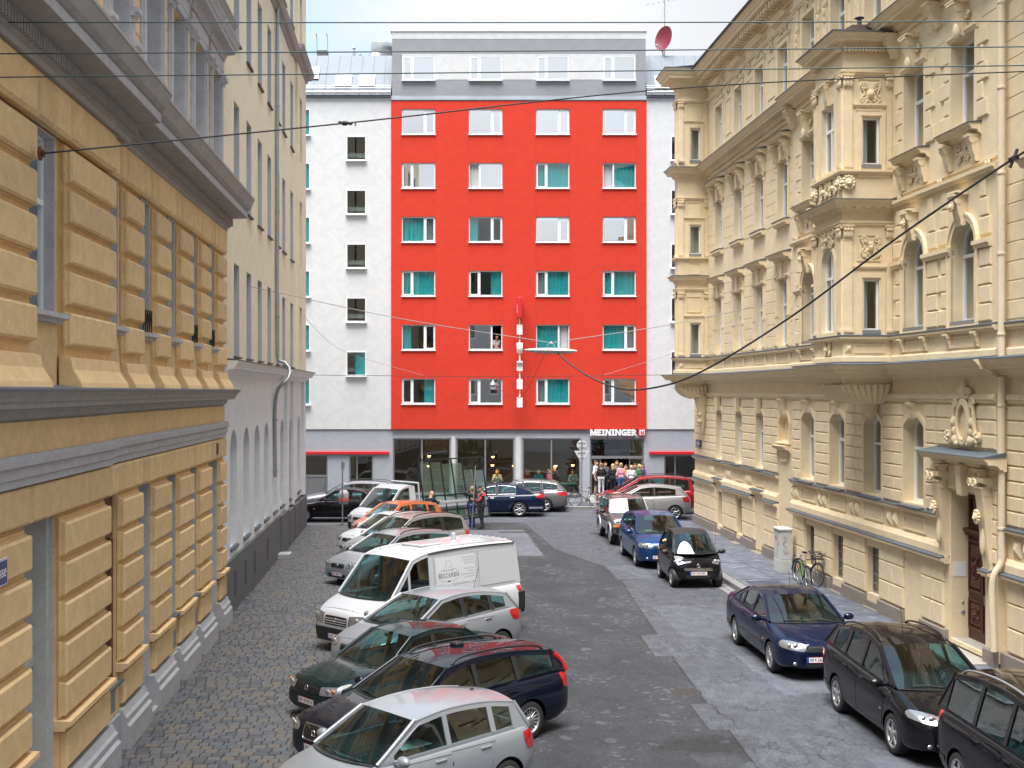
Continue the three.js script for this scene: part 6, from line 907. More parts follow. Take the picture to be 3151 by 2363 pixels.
makeCar('delivery_van', 'white delivery van with dog food lettering on its side', { category: 'van', group: LG, L: 5.0, W: 2.02, H: 2.15, wb: 2.85, fo: .9, r: .33, cowl: [.82, 1.2], wsTop: [1.5, 2.0], roof: [[1.85, 2.1], [2.4, 2.15], [4.2, 2.15]], rearTop: [4.88, 2.12], rearBase: [4.97, 1.15], belt: [1.14, 1.14], hoodF: .96, tail: 1.15, color: 'white', pillars: [2.05, 3.3], windows: [[.82, 1.36], [1.42, 2.0]], blackPillars: [], doors: [[.95, 2.12], [2.2, 3.3]], nose: [-4.0, 27.6, 47], rim: 'multi', plate: 'W 69971', plateY: .42, tum: .1, panelRear: 1, twoSeat: 1, crown: .05, bow: .2, frameW: .09, mirror: 'plastic', mirrorD: .5, mirrorY: .12, bumper: [.2, .6, 'plastic'], lamp: { y0: .66, y1: .9, z0: .4, z1: .84, d: .3, round: .12 }, grille: [.66, .86, .38], slats: [.2, .45, .7], slatM: 'white', badgeY: .02, handle: 'plastic', fog: 0, tailLamp: { y0: .75, y1: 1.3, z0: .92, d: .05 }, rearBumper: 0, round: [.75, .42, .15, .05], aerial: 0,
  extra: (c, e) => {
    part('roof_hatch', box(e.xm - 2.9, e.xm - 2.2, 2.19, 2.25, -.35, .35, .03), CM.white, c); for (let k = 0; k < 7; k++) part('roof_rib', box(e.xm - 4.8, e.xm - 2.95, 2.185 + .012 * (1 - Math.abs(k - 3) / 3), 2.2 + .012 * (1 - Math.abs(k - 3) / 3), -.63 + k * .2, -.56 + k * .2, .006), CM.white, c);
    for (const q of [-1, 1]) part('roof_gutter', tube([[e.xm - 2.0, 2.1, q * (e.zc(2, 2.1) + .012)], [e.xm - 3.4, 2.14, q * (e.zc(3.4, 2.14) + .012)], [e.xm - 4.85, 2.11, q * (e.zc(4.8, 2.11) + .012)]], .014, 5), CM.plastic, c);
    part('roof_vent', lathe([[0, 0], [.06, 0], [.06, .14], [.08, .14], [.08, .18], [0, .18]], 12).translate(e.xm - 3.7, 2.19, .1), CM.alloy, c); part('aerial', rod([e.xm - 1.7, 2.12, .45], [e.xm - 1.5, 2.45, .45], .006, 5), CM.plastic, c);
    // side panels and lettering
    const flank = (d0, d1, y0, y1, off, name, m) => e.both(name, gridGeo(6, 5, (u, v) => { const d = d0 + (d1 - d0) * u, y = y0 + (y1 - y0) * v; return [e.xm - d, y, e.zc(d, y) + off]; }), m);
    flank(2.16, 3.52, 1.2, 2.02, .004, 'panel_seam', CM.alloy); flank(2.166, 3.514, 1.206, 2.014, .007, 'side_panel', CM.white); flank(3.58, 4.8, 1.2, 2.02, .004, 'panel_seam', CM.alloy); flank(3.586, 4.794, 1.206, 2.014, .007, 'side_panel', CM.white);
    const tx = canvasTex(1024, 640, (x, w, h) => { x.fillStyle = '#d4d7dc'; x.fillRect(0, 0, w, h); x.fillStyle = '#1b1c20'; x.strokeStyle = '#2b2c33'; x.lineWidth = 4; x.font = 'bold 118px serif'; fitText(x, 'BELCANDO', 50, 400, 540); x.font = '40px sans-serif'; fitText(x, 'DOG FOOD', 190, 282, 260); x.beginPath(); for (const [a, b] of [[60, 290], [130, 290], [130, 250], [230, 250], [230, 215]]) x.lineTo(a, b); x.stroke(); x.beginPath(); for (const [a, b] of [[590, 290], [520, 290], [520, 250], [420, 250], [420, 215]]) x.lineTo(a, b); x.stroke(); x.beginPath(); for (const [a, b] of [[60, 430], [150, 430], [150, 470], [280, 470]]) x.lineTo(a, b); x.stroke(); x.beginPath(); for (const [a, b] of [[590, 430], [500, 430], [500, 470], [370, 470]]) x.lineTo(a, b); x.stroke(); x.fillRect(290, 460, 70, 26);
      x.beginPath(); x.moveTo(270, 215); x.bezierCurveTo(230, 120, 280, 80, 330, 90); x.bezierCurveTo(390, 85, 410, 140, 395, 180); x.bezierCurveTo(390, 215, 350, 190, 345, 225); x.stroke(); x.fillStyle = '#6d7689'; x.font = '44px serif'; x.textAlign = 'right'; ['Hundetraining', 'Problemhunde', 'Mondioring', '', 'Beratung zur', 'richtigen', 'Hundeernährung', 'und Zubehör'].forEach((s, i) => x.fillText(s, 1000, 70 + i * 54)); x.fillStyle = '#3a3f4c'; x.font = '58px serif'; x.fillText('food-haselbauer.com', 1000, 560); x.fillRect(300, 590, 700, 4); });
    const lg = gridGeo(8, 6, (u, v) => { const d = 2.2 + 1.26 * u, y = 1.23 + .76 * v; return [e.xm - d, y, -(e.zc(d, y) + .0095)]; }), ll = gridGeo(8, 6, (u, v) => { const d = 3.46 - 1.26 * u, y = 1.23 + .76 * v; return [e.xm - d, y, e.zc(d, y) + .0095]; }), lm = new THREE.MeshPhysicalMaterial({ map: tx, roughness: .45, clearcoat: .6 });
    for (const [g, flip] of [[lg, 0], [ll, 0]]) part('lettering', g, lm, c);
    part('rear_step', box(e.xm - 5.08, e.xm - 4.9, .42, .6, -.98, .98, .03), CM.plastic, c); e.both('corner_guard', box(e.xm - 5.06, e.xm - 4.82, .5, .95, .9, 1.03, .04), CM.plastic);
  } });
makeCar('estate_car', 'silver estate with a teal windscreen, almost hidden behind the white van', { group: LG, L: 4.3, W: 1.7, H: 1.46, wb: 2.5, fo: .84, r: .3, cowl: [1.05, .95], wsTop: [1.85, 1.39], roof: [[2.4, 1.46], [3.2, 1.45]], rearTop: [3.95, 1.36], rearBase: [4.2, 1.0], belt: [.93, 1.0], color: 'silver', pillars: [2.3, 3.1, 3.9], nose: [-5.35, 37.2, 46], plate: 'W 4417', rails: 2, aerial: 3.6 });
makeCar('people_carrier', 'silver people carrier with dark roof rails and a black grille', { group: LG, L: 4.55, W: 1.76, H: 1.66, wb: 2.72, fo: .86, r: .315, cowl: [1.0, 1.05], wsTop: [1.95, 1.58], roof: [[2.6, 1.65], [3.5, 1.64]], rearTop: [4.2, 1.54], rearBase: [4.47, 1.08], belt: [1.02, 1.1], hoodF: .84, color: 'silverWarm', pillars: [2.45, 3.3, 4.2], nose: [-5.3, 40.3, 46], rails: 2, darkRear: 1, grille: [.62, .78, .34], tailLamp: { y0: .8, y1: 1.1, z0: .7, d: .16 } });
makeCar('hatchback', 'white hatchback between the silver people carrier and the orange car', { group: LG, L: 4.0, W: 1.66, H: 1.4, wb: 2.45, fo: .8, r: .29, cowl: [1.05, .92], wsTop: [1.75, 1.34], roof: [[2.2, 1.4]], rearTop: [3.4, 1.32], rearBase: [3.85, .95], belt: [.9, .96], color: 'white', pillars: [2.2, 2.95], nose: [-5.95, 43.9, 46], lamp: { y0: .56, y1: .7, z0: .45, z1: .8, d: .22, round: .1, amber: 1 } });
makeCar('small_car', 'bright orange small car parked next to the white pickup', { group: LG, L: 3.65, W: 1.64, H: 1.5, wb: 2.38, fo: .68, r: .29, cowl: [.85, 1.0], wsTop: [1.5, 1.44], roof: [[2.0, 1.5], [2.7, 1.48]], rearTop: [3.25, 1.4], rearBase: [3.52, 1.0], belt: [.97, 1.03], hoodF: .78, color: 'orange', pillars: [2.0, 2.8, 3.2], nose: [-5.95, 47.4, 44], rails: 0, bodyPillars: 1 });
makeCar('saloon_car', 'black saloon beside the litter bin pole at the street corner', { group: XG, L: 4.47, W: 1.74, H: 1.42, wb: 2.72, fo: .75, r: .31, cowl: [1.42, .93], wsTop: [2.15, 1.36], roof: [[2.55, 1.42], [2.9, 1.41]], rearTop: [3.3, 1.34], rearBase: [3.9, 1.02], tail: 1.02, belt: [.92, .98], hoodF: .72, color: 'black', pillars: [2.5, 3.32], across: [-8.1, 56.6], rim: 'sixteen', trim: 'plastic' });
makeCar('estate_car', 'silver estate parked along the hotel kerb behind the black saloon', { group: XG, L: 4.7, W: 1.78, H: 1.48, wb: 2.75, fo: .9, r: .31, cowl: [1.3, .95], wsTop: [2.05, 1.4], roof: [[2.6, 1.48], [3.6, 1.46]], rearTop: [4.3, 1.38], rearBase: [4.6, 1.0], belt: [.93, 1.0], color: 'silver', pillars: [2.55, 3.4, 4.25], across: [-8.0, 60.3], rails: 2 });
makeCar('saloon_car', 'dark navy saloon with chrome window trim passing the hotel', { group: XG, L: 5.03, W: 1.9, H: 1.49, wb: 2.99, fo: .85, r: .345, cowl: [1.55, .98], wsTop: [2.4, 1.43], roof: [[2.85, 1.49], [3.25, 1.485]], rearTop: [3.75, 1.41], rearBase: [4.45, 1.08], tail: 1.1, belt: [.96, 1.03], hoodF: .78, color: 'navy', pillars: [2.8, 3.72], trim: 'chrome', across: [-1.2, 59.0], rim: 'seven', handle: 'chrome', tailLamp: { y0: .86, y1: 1.06, z0: .45, d: .3 }, rearStrip: 'chrome' });
makeCar('estate_car', 'grey metallic estate parked by the kerb behind the navy saloon', { group: XG, L: 4.84, W: 1.84, H: 1.49, wb: 2.89, fo: .86, r: .33, cowl: [1.45, .97], wsTop: [2.25, 1.42], roof: [[2.8, 1.49], [3.7, 1.47]], rearTop: [4.35, 1.38], rearBase: [4.7, 1.04], belt: [.95, 1.02], color: 'grey', pillars: [2.7, 3.6, 4.35], trim: 'chrome', across: [.13, 61.2], rim: 'five', tailLamp: { y0: .78, y1: .98, z0: .5, d: .34 } });
makeCar('people_carrier', 'dark red people carrier with small white lettering on its rear flank', { group: XG, L: 4.63, W: 1.81, H: 1.74, wb: 2.84, fo: .88, r: .32, cowl: [.95, 1.08], wsTop: [2.0, 1.66], roof: [[2.7, 1.74], [3.6, 1.73]], rearTop: [4.35, 1.64], rearBase: [4.55, 1.1], belt: [1.03, 1.1], hoodF: .86, color: 'red', pillars: [2.5, 3.4, 4.3], across: [6.55, 60.2], rails: 2, tailLamp: { y0: .85, y1: 1.15, z0: .7, d: .14 },
  extra: (c, e) => { const tx = canvasTex(256, 96, (x, w, h) => { x.fillStyle = '#8c1020'; x.fillRect(0, 0, w, h); x.strokeStyle = x.fillStyle = '#e6c9cc'; x.lineWidth = 4; x.beginPath(); x.moveTo(20, 70); x.lineTo(45, 20); x.lineTo(58, 70); x.stroke(); x.fillRect(80, 34, 150, 14); x.fillRect(80, 58, 120, 8); }); const d0 = 3.75, g = gridGeo(4, 2, (u, v) => e.hit([e.xm - d0 - .55 * (1 - u), .78 + .2 * v, e.hw + .3], [0, 0, -1], .009)); part('lettering', g, new THREE.MeshStandardMaterial({ map: tx, roughness: .4 }), c); } });
makeCar('hatchback', 'silver three-door hatchback crossing in front of the dark red people carrier', { group: XG, L: 4.2, W: 1.73, H: 1.51, wb: 2.61, fo: .86, r: .315, cowl: [.98, 1.0], wsTop: [1.9, 1.44], roof: [[2.45, 1.51], [3.1, 1.48]], rearTop: [3.75, 1.38], rearBase: [4.06, 1.02], belt: [.97, 1.08], hoodF: .76, color: 'silverWarm', pillars: [2.55, 3.55], doors: [[1.16, 2.6]], across: [6.25, 57.65], rim: 'six', handle: 'chrome', rub: 2, plate: 'W 30512', tailLamp: { y0: .78, y1: 1.02, z0: .6, d: .26 } });
makeCar('off_road_car', 'boxy grey off-road car with upright slotted grille and dark bumper', { group: RG, L: 4.2, W: 1.74, H: 1.66, wb: 2.6, fo: .78, r: .36, lift: 1.8, cowl: [1.45, 1.12], wsTop: [1.9, 1.58], roof: [[2.4, 1.64], [3.4, 1.64]], rearTop: [4.0, 1.6], rearBase: [4.14, 1.12], belt: [1.08, 1.1], hoodF: 1.02, color: 'grey', pillars: [2.35, 3.1, 3.95], along: [8.42, 48.7], round: [.2, .1, .15, .06], tum: .13, bow: .06, rim: 'five', archGap: .07, lamp: { y0: .82, y1: .97, z0: .6, z1: .86, d: .06, round: .08, rake: 0 }, grille: [.8, .98, .5], slats: [], slatV: 'grey', bumper: [.5, .68, 'plastic'], handle: 'plastic', mirror: 'plastic', rails: 2, fog: 0,
  extra: (c, e) => { e.both('corner_lamp', e.patch([[.02, .72, .6 * e.hw], [.1, .72, .95 * e.hw], [.1, .8, .95 * e.hw], [.02, .8, .6 * e.hw]], [-1, 0, -.1], .012, 5, 2, .05), CM.amber); for (const ax of [e.xm - .78, e.xm - 3.38]) e.both('wheel_flare', (() => { const t = new THREE.TorusGeometry(.45, .05, 6, 20, Math.PI); t.translate(ax, .36, e.hw + .0); return boxUV(plainGeo(t)); })(), CM.silver); } });
makeCar('compact_people_carrier', 'metallic blue compact people carrier with a yellow slip behind its windscreen', { group: RG, L: 4.33, W: 1.83, H: 1.6, wb: 2.64, fo: .9, r: .325, cowl: [1.0, 1.06], wsTop: [1.95, 1.53], roof: [[2.5, 1.6], [3.3, 1.58]], rearTop: [3.95, 1.48], rearBase: [4.2, 1.08], belt: [1.02, 1.12], hoodF: .84, color: 'blue', pillars: [2.45, 3.3, 3.9], along: [8.38, 42.7], rim: 'seven', plate: 'W 9126', plateZ: .25, aerial: 2.2, slatM: 'chrome', slats: [.85], lamp: { y0: .66, y1: .82, z0: .5, z1: .86, d: .46 }, grille: [.66, .78, .4],
  extra: (c, e) => part('windscreen_slip', box(e.xm - 1.32, e.xm - 1.18, 1.13, 1.135, .28, .5), new THREE.MeshStandardMaterial({ color: lin(.75, .72, .3), roughness: .8 }), c) });
makeCar('city_car', 'tiny black two-seat city car with a silver grille bar', { group: RG, L: 2.5, W: 1.52, H: 1.55, wb: 1.81, fo: .36, r: .28, cowl: [.42, .98], wsTop: [1.0, 1.46], roof: [[1.3, 1.54], [1.7, 1.55]], rearTop: [2.2, 1.5], rearBase: [2.42, .95], belt: [.92, 1.05], hoodF: .8, color: 'black', pillars: [1.55, 1.6], windows: [[.5, 1.52], [1.62, 2.2]], doors: [[.52, 1.6]], blackPillars: [1.57], along: [8.52, 37.75], rim: 'six', plate: 'W 567891', plateY: .44, lamp: { y0: .66, y1: .82, z0: .55, z1: .84, d: .2, round: .8, rake: .04 }, grille: [.52, .6, .58], slats: [.1, .5, .9], slatM: 'chrome', round: [.42, .34, .4, .16], bow: .2, twoSeat: 1, roofColor: 'plastic', badgeY: .1, mirror: 'plastic', mirrorD: .22, fog: 0, tum: .17, rearBumper: 0,
  extra: (c, e) => part('aerial', rod([e.xm - .5, 1.0, -.62], [e.xm - .75, 1.65, -.7], .005, 5), CM.plastic, c) });
makeCar('saloon_car', 'dark blue saloon reflecting the yellow house, with multi-spoke wheels', { group: RG, L: 4.73, W: 1.81, H: 1.43, wb: 2.754, fo: .95, r: .315, cowl: [1.28, .96], wsTop: [2.15, 1.37], roof: [[2.6, 1.43], [3.0, 1.425]], rearTop: [3.4, 1.35], rearBase: [4.15, 1.05], tail: 1.07, belt: [.93, 1.0], hoodF: .74, color: 'navy', pillars: [2.55, 3.35, 3.65], along: [8.43, 26.95], rim: 'multi', plate: 'W 264 AB', plateY: .44, plateZ: .16, rub: 2, aerial: 2.4, badgeW: 1.7, lamp: { y0: .58, y1: .74, z0: .46, z1: .86, d: .42, rake: .05 }, grille: [.58, .7, .42], slats: [.2, .4, .6, .8], handle: 'navy' });
makeCar('compact_people_carrier', 'black compact people carrier with five-spoke wheels and dark roof rails', { group: RG, L: 4.47, W: 1.77, H: 1.58, wb: 2.578, fo: .93, r: .325, cowl: [1.02, 1.02], wsTop: [2.0, 1.5], roof: [[2.55, 1.58], [3.4, 1.56]], rearTop: [4.05, 1.45], rearBase: [4.35, 1.1], belt: [.97, 1.12], hoodF: .76, color: 'black', pillars: [2.5, 3.3, 3.9], along: [8.72, 20.92], rim: 'five', rails: 2, aerial: 2.6, lamp: { y0: .64, y1: .78, z0: .42, z1: .84, d: .52, rake: .07 }, beige: 1, grille: [.5, .62, .3] });
makeCar('people_carrier', 'black people carrier with raised roof rails at the right pavement corner', { group: RG, L: 4.63, W: 1.81, H: 1.72, wb: 2.84, fo: .88, r: .32, cowl: [.95, 1.06], wsTop: [2.0, 1.64], roof: [[2.7, 1.72], [3.6, 1.71]], rearTop: [4.32, 1.62], rearBase: [4.55, 1.1], belt: [1.03, 1.1], hoodF: .86, color: 'black', pillars: [2.5, 3.4, 4.28], along: [8.88, 15.95], rim: 'five', rails: 1, tailLamp: { y0: .85, y1: 1.2, z0: .7, d: .12 } });
// glazier's pickup with its slanting glass rack
makeCar('pickup_truck', 'small white pickup truck carrying a slanting rack of glass panes', { category: 'truck', group: LG, L: 5.3, W: 1.9, H: 1.95, wb: 3.1, fo: .95, r: .33, cowl: [.8, 1.12], wsTop: [1.5, 1.82], roof: [[1.8, 1.93], [2.1, 1.95]], rearTop: [2.3, 1.93], rearBase: [2.36, 1.0], tail: .86, belt: [1.08, 1.05], hoodF: .92, color: 'white', pillars: [2.0, 2.2], windows: [[.8, 2.02]], doors: [[.98, 2.05]], blackPillars: [], nose: [-6.3, 50.0, 48], bumper: [.28, .56, 'plastic'], lamp: { y0: .66, y1: .84, z0: .45, z1: .85, d: .24, round: .2 }, grille: [.68, .78, .36], noGrille: 0, tailLamp: { y0: .6, y1: .8, z0: .75, d: .1 }, mirror: 'plastic', twoSeat: 1, rearBumper: 0, tum: .1,
  extra: (c, e) => { part('bed', [box(e.xm - 5.25, e.xm - 2.45, .9, .98, -.95, .95), box(e.xm - 5.25, e.xm - 2.45, .98, 1.25, -.97, -.93), box(e.xm - 5.28, e.xm - 5.24, .98, 1.25, -.95, .95)], CM.white, c); part('cab_frame', [rod([e.xm - 2.5, .95, .9], [e.xm - 2.5, 2.05, .8], .035), rod([e.xm - 2.5, .95, -.9], [e.xm - 2.5, 2.05, -.8], .035), rod([e.xm - 2.5, 2.05, .8], [e.xm - 2.5, 2.05, -.8], .035)], CM.white, c); } });
{
  const t = scene.children.find(o => o.name === 'pickup_truck'), rack = thing('glass_rack', 'tall dark metal rack of glass panes leaning on the white pickup', 'glass rack', t.position.clone(), t.rotation.y), fm = new THREE.MeshStandardMaterial({ color: lin(.02, .03, .032), roughness: .5, metalness: .4 });
  const gm = new THREE.MeshPhysicalMaterial({ color: lin(.34, .48, .42), transmission: .86, thickness: 0, roughness: .02, ior: 1.9 });
  // upright rack on the side of the bed that faces the camera, tops leaning inwards
  const Z0 = -1.12, ZT = -.62, Y0 = .42, Y1 = 3.05, x0 = -4.1, x1 = -.2, at = (x, v) => [x, Y0 + (Y1 - Y0) * v, Z0 + (ZT - Z0) * v];
  for (let k = 0; k <= 6; k++) { const x = x0 + (x1 - x0) * k / 6; part('upright', bar(at(x, 0), at(x, 1), .05, .05), fm, rack); }
  for (const v of [0, .18, .42, 1]) part('rail', bar(at(x0 - .05, v), at(x1 + .05, v), .05, .05), fm, rack);
  for (const v of [.3]) part('pad_rail', bar(at(x0, v), at(x1, v), .07, .09), new THREE.MeshStandardMaterial({ color: lin(.45, .46, .46), roughness: .8 }), rack);
  for (let k = 0; k < 6; k++) { const a = x0 + (x1 - x0) * k / 6 + .04, b = x0 + (x1 - x0) * (k + 1) / 6 - .04, hh = [.78, .8, .92, .92, .96, .96][k]; part('glass_pane', flat([...at(a, .02), ...at(b, .02), ...at(b, hh), ...at(a, .02), ...at(b, hh), ...at(a, hh)]), gm, rack); }
  for (const x of [x0, x1]) part('brace', bar([x, 1.0, -.3], at(x, .95), .04, .04), fm, rack);
}
// ---------------------------------------------------------------- people: one continuous body skinned over tapered bones
const capD = (p, a, b, ra, rb) => { const bx = b[0] - a[0], by = b[1] - a[1], bz = b[2] - a[2], px = p[0] - a[0], py = p[1] - a[1], pz = p[2] - a[2], l = bx * bx + by * by + bz * bz, h = Math.max(0, Math.min(1, l ? (px * bx + py * by + pz * bz) / l : 0)); return Math.hypot(px - bx * h, py - by * h, pz - bz * h) - (ra + (rb - ra) * h); };
const hairM = {}, skinC = [.56, .33, .23];
function person(label, o) {      // faces +z locally
  const k = o.h ?? 1.72, S = k / 1.75, g = thing('person', label, 'person', o.at, o.turn ?? 0, o.group), sit = o.sit ? 1 : 0;
  const hip = sit ? .62 : .93, T = (x, y, z) => [x, (sit ? y - .31 : y), z], lean = o.lean ?? 0, lz = y => lean * Math.max(0, y - .95);
  const B = (x, y, z) => T(x, y, z + lz(y)), top = o.top, bot = o.bottom, sh = o.shoe ?? [.03, .03, .03], sl = o.long === 0 ? skinC : top;
  const lS = B(-.17, 1.41, 0), rS = B(.17, 1.41, 0), arm = (s, e, h) => [[s, e, .052, .042, top, 'u'], [e, h, .04, .03, sl, 'f']];
  const LE = o.le ?? [-.25, 1.13, -.03], LH = o.lh ?? [-.24, .88, .05], RE = o.re ?? [.25, 1.13, -.03], RH = o.rh ?? [.24, .88, .05], f = p => B(...p);
  const kneeL = sit ? [-.12, .58, .42] : [-.1 - (o.stride ?? 0) * .2, .5, .03 + (o.stride ?? 0)], kneeR = sit ? [.12, .58, .42] : [.1, .5, .03 - (o.stride ?? 0)], anL = sit ? [-.12, .12, .4] : [-.11, .09, -.02 + (o.stride ?? 0)], anR = sit ? [.12, .12, .4] : [.11, .09, -.02 - (o.stride ?? 0) * 1.4];
  const H = o.nod ?? 0, bones = [
    [[-.09, hip, 0], kneeL, .088, .058, bot], [[.09, hip, 0], kneeR, .088, .058, bot], [kneeL, anL, .056, .042, o.shorts ? skinC : bot], [kneeR, anR, .056, .042, o.shorts ? skinC : bot], [anL, [anL[0] - .02, .045, anL[2] + .14], .042, .035, sh], [anR, [anR[0] + .02, .045, anR[2] + .14], .042, .035, sh],
    [T(-.07, .97, 0), T(.07, .97, 0), .105, .105, bot], [B(-.05, 1.08, 0), B(.05, 1.08, 0), .1, .1, top], [B(-.08, 1.25, .005), B(.08, 1.25, .005), .112, .112, top], [B(-.12, 1.38, 0), B(.12, 1.38, 0), .075, .075, top], [lS, rS, .055, .055, top], [B(0, 1.44, 0), B(0, 1.55, .015), .05, .05, skinC],
    ...arm(lS, f(LE), f(LH)), ...arm(rS, f(RE), f(RH)),
    [B(0, 1.6, .02 + H), B(0, 1.665, .005 + H), .073, .085, skinC], [B(0, 1.575, .045 + H), B(0, 1.6, .05 + H), .045, .05, skinC], [B(0, 1.62, .1 + H), B(0, 1.6, .112 + H), .008, .014, skinC], [B(-.083, 1.63, 0 + H), B(-.085, 1.61, 0 + H), .014, .01, skinC], [B(.083, 1.63, 0 + H), B(.085, 1.61, 0 + H), .014, .01, skinC]];
  const n = 54, X = .62, Y = .98, Z = .62, mc = new MarchingCubes(n, new THREE.MeshStandardMaterial(), false, false, 60000); mc.isolation = 0;
  const fl = mc.field; fl.fill(0);
  for (const q of bones) {      // each bone is added only to the cells round it
    const rm = Math.max(q[2], q[3]) + .14, lo = [0, 1, 2].map(k => Math.min(q[0][k], q[1][k]) - rm), hi = [0, 1, 2].map(k => Math.max(q[0][k], q[1][k]) + rm), ix = (v, E, c) => Math.max(0, Math.min(n - 1, Math.round(((v - c) / E + 1) / 2 * n)));
    for (let c = ix(lo[2], Z, 0); c <= ix(hi[2], Z, 0); c++) for (let b = ix(lo[1], Y, .94); b <= ix(hi[1], Y, .94); b++) for (let a = ix(lo[0], X, 0); a <= ix(hi[0], X, 0); a++) { const d = capD([(a / n * 2 - 1) * X, (b / n * 2 - 1) * Y + .94, (c / n * 2 - 1) * Z], q[0], q[1], q[2], q[3]); if (d < .14) fl[a + b * n + c * n * n] += Math.exp(-d * 42); }
  }
  for (let i = 0; i < fl.length; i++) fl[i] = fl[i] > 0 ? Math.log(fl[i]) / 42 : -.25;
  mc.update(); const m = mc.count ?? mc.geometry.drawRange.count, pos = new Float32Array(m * 3), nor = new Float32Array(m * 3), col = new Float32Array(m * 3);
  for (let i = 0; i < m; i++) {
    const p = [mc.positionArray[3 * i] * X, mc.positionArray[3 * i + 1] * Y + .94, mc.positionArray[3 * i + 2] * Z]; pos.set([p[0] * S, p[1] * S, p[2] * S], 3 * i); const q = V(mc.normalArray[3 * i] / X, mc.normalArray[3 * i + 1] / Y, mc.normalArray[3 * i + 2] / Z).normalize(); nor.set([q.x, q.y, q.z], 3 * i);
    let best = 9, cc = top; for (const q of bones) { const d = capD(p, q[0], q[1], q[2], q[3]); if (d < best) { best = d; cc = q[4]; } } col.set(cc, 3 * i);
  }
  const geo = new THREE.BufferGeometry(); geo.setAttribute('position', new THREE.BufferAttribute(pos, 3)); geo.setAttribute('normal', new THREE.BufferAttribute(nor, 3)); geo.setAttribute('color', new THREE.BufferAttribute(col, 3));
  // hands: palm, four fingers and a thumb, joined into the body
  const hands = []; for (const [e, h, s] of [[f(LE), f(LH), -1], [f(RE), f(RH), 1]]) { const d = V(h[0] - e[0], h[1] - e[1], h[2] - e[2]).normalize(), c = V(...h), u = V(0, 0, 1).cross(d).normalize(), at = (a, b, w) => c.clone().addScaledVector(d, a).addScaledVector(u, b).add(V(0, 0, w)); hands.push(rod(at(-.01, 0, 0), at(.08, 0, 0), .032, 6)); for (let q = 0; q < 4; q++) hands.push(tube([at(.06, -.03 + q * .02, 0), at(.11 - Math.abs(q - 1.5) * .008, -.03 + q * .02, .015), at(.135 - Math.abs(q - 1.5) * .01, -.03 + q * .02, .04)], .01, 5, 4)); hands.push(tube([at(.02, s * .03, .01), at(.06, s * .05, .03), at(.085, s * .045, .045)], .011, 5, 4)); }
  const hg = merge(hands); hg.scale(S, S, S); hg.setAttribute('color', new THREE.BufferAttribute(new Float32Array(hg.attributes.position.count * 3).map((_, i) => skinC[i % 3]), 3)); hg.deleteAttribute('uv');
  part('body', mergeGeometries([geo, hg]), M.cloth ??= new THREE.MeshStandardMaterial({ vertexColors: true, roughness: .85 }), g);
  const hc = o.hair ?? [.05, .03, .02], hm = hairM[hc] ??= new THREE.MeshStandardMaterial({ color: lin(...hc), roughness: .7 }), hp = B(0, 1.65, H);
  if (!o.bald) { const cap = new THREE.SphereGeometry(.106, 16, 10, 0, Math.PI * 2, 0, Math.PI * .56); cap.scale(.93, 1.1, 1.06); cap.rotateX(-.42); cap.translate(hp[0], hp[1] + .012, hp[2] - .008); const parts = [boxUV(plainGeo(cap))]; if (o.style === 'long') parts.push(ball(hp[0], hp[1] - .1, hp[2] - .06, .085, .17, .06)); if (o.style === 'tail') parts.push(ball(hp[0], hp[1] - .07, hp[2] - .12, .03, .1, .035, 8)); if (o.style === 'bun') parts.push(ball(hp[0], hp[1] + .07, hp[2] - .1, .045)); const q = merge(parts); q.scale(S, S, S); part('hair', q, hm, g); }
  if (o.cap) { const q = merge([lathe([[.1, 0], [.102, .05], [.07, .095], [0, .11]], 16).translate(hp[0], hp[1] + .025, hp[2]), box(hp[0] - .07, hp[0] + .07, hp[1] + .025, hp[1] + .038, hp[2] + .06, hp[2] + .19, .006)]); q.scale(S, S, S); part('cap', q, new THREE.MeshStandardMaterial({ color: lin(...o.cap), roughness: .8 }), g); }
  if (o.face !== 0) { const e = merge([ball(-.032, hp[1] - .008, hp[2] + .082, .011, .006, .006, 6), ball(.032, hp[1] - .008, hp[2] + .082, .011, .006, .006, 6)]); e.scale(S, S, S); part('eyes', e, M.black, g); const mo = ball(0, hp[1] - .075, hp[2] + .094, .022, .005, .006, 6); mo.scale(S, S, S); part('mouth', mo, M.lip ??= new THREE.MeshStandardMaterial({ color: lin(.35, .1, .08), roughness: .6 }), g); }
  if (o.wear) o.wear(g, S);
  return g;
}
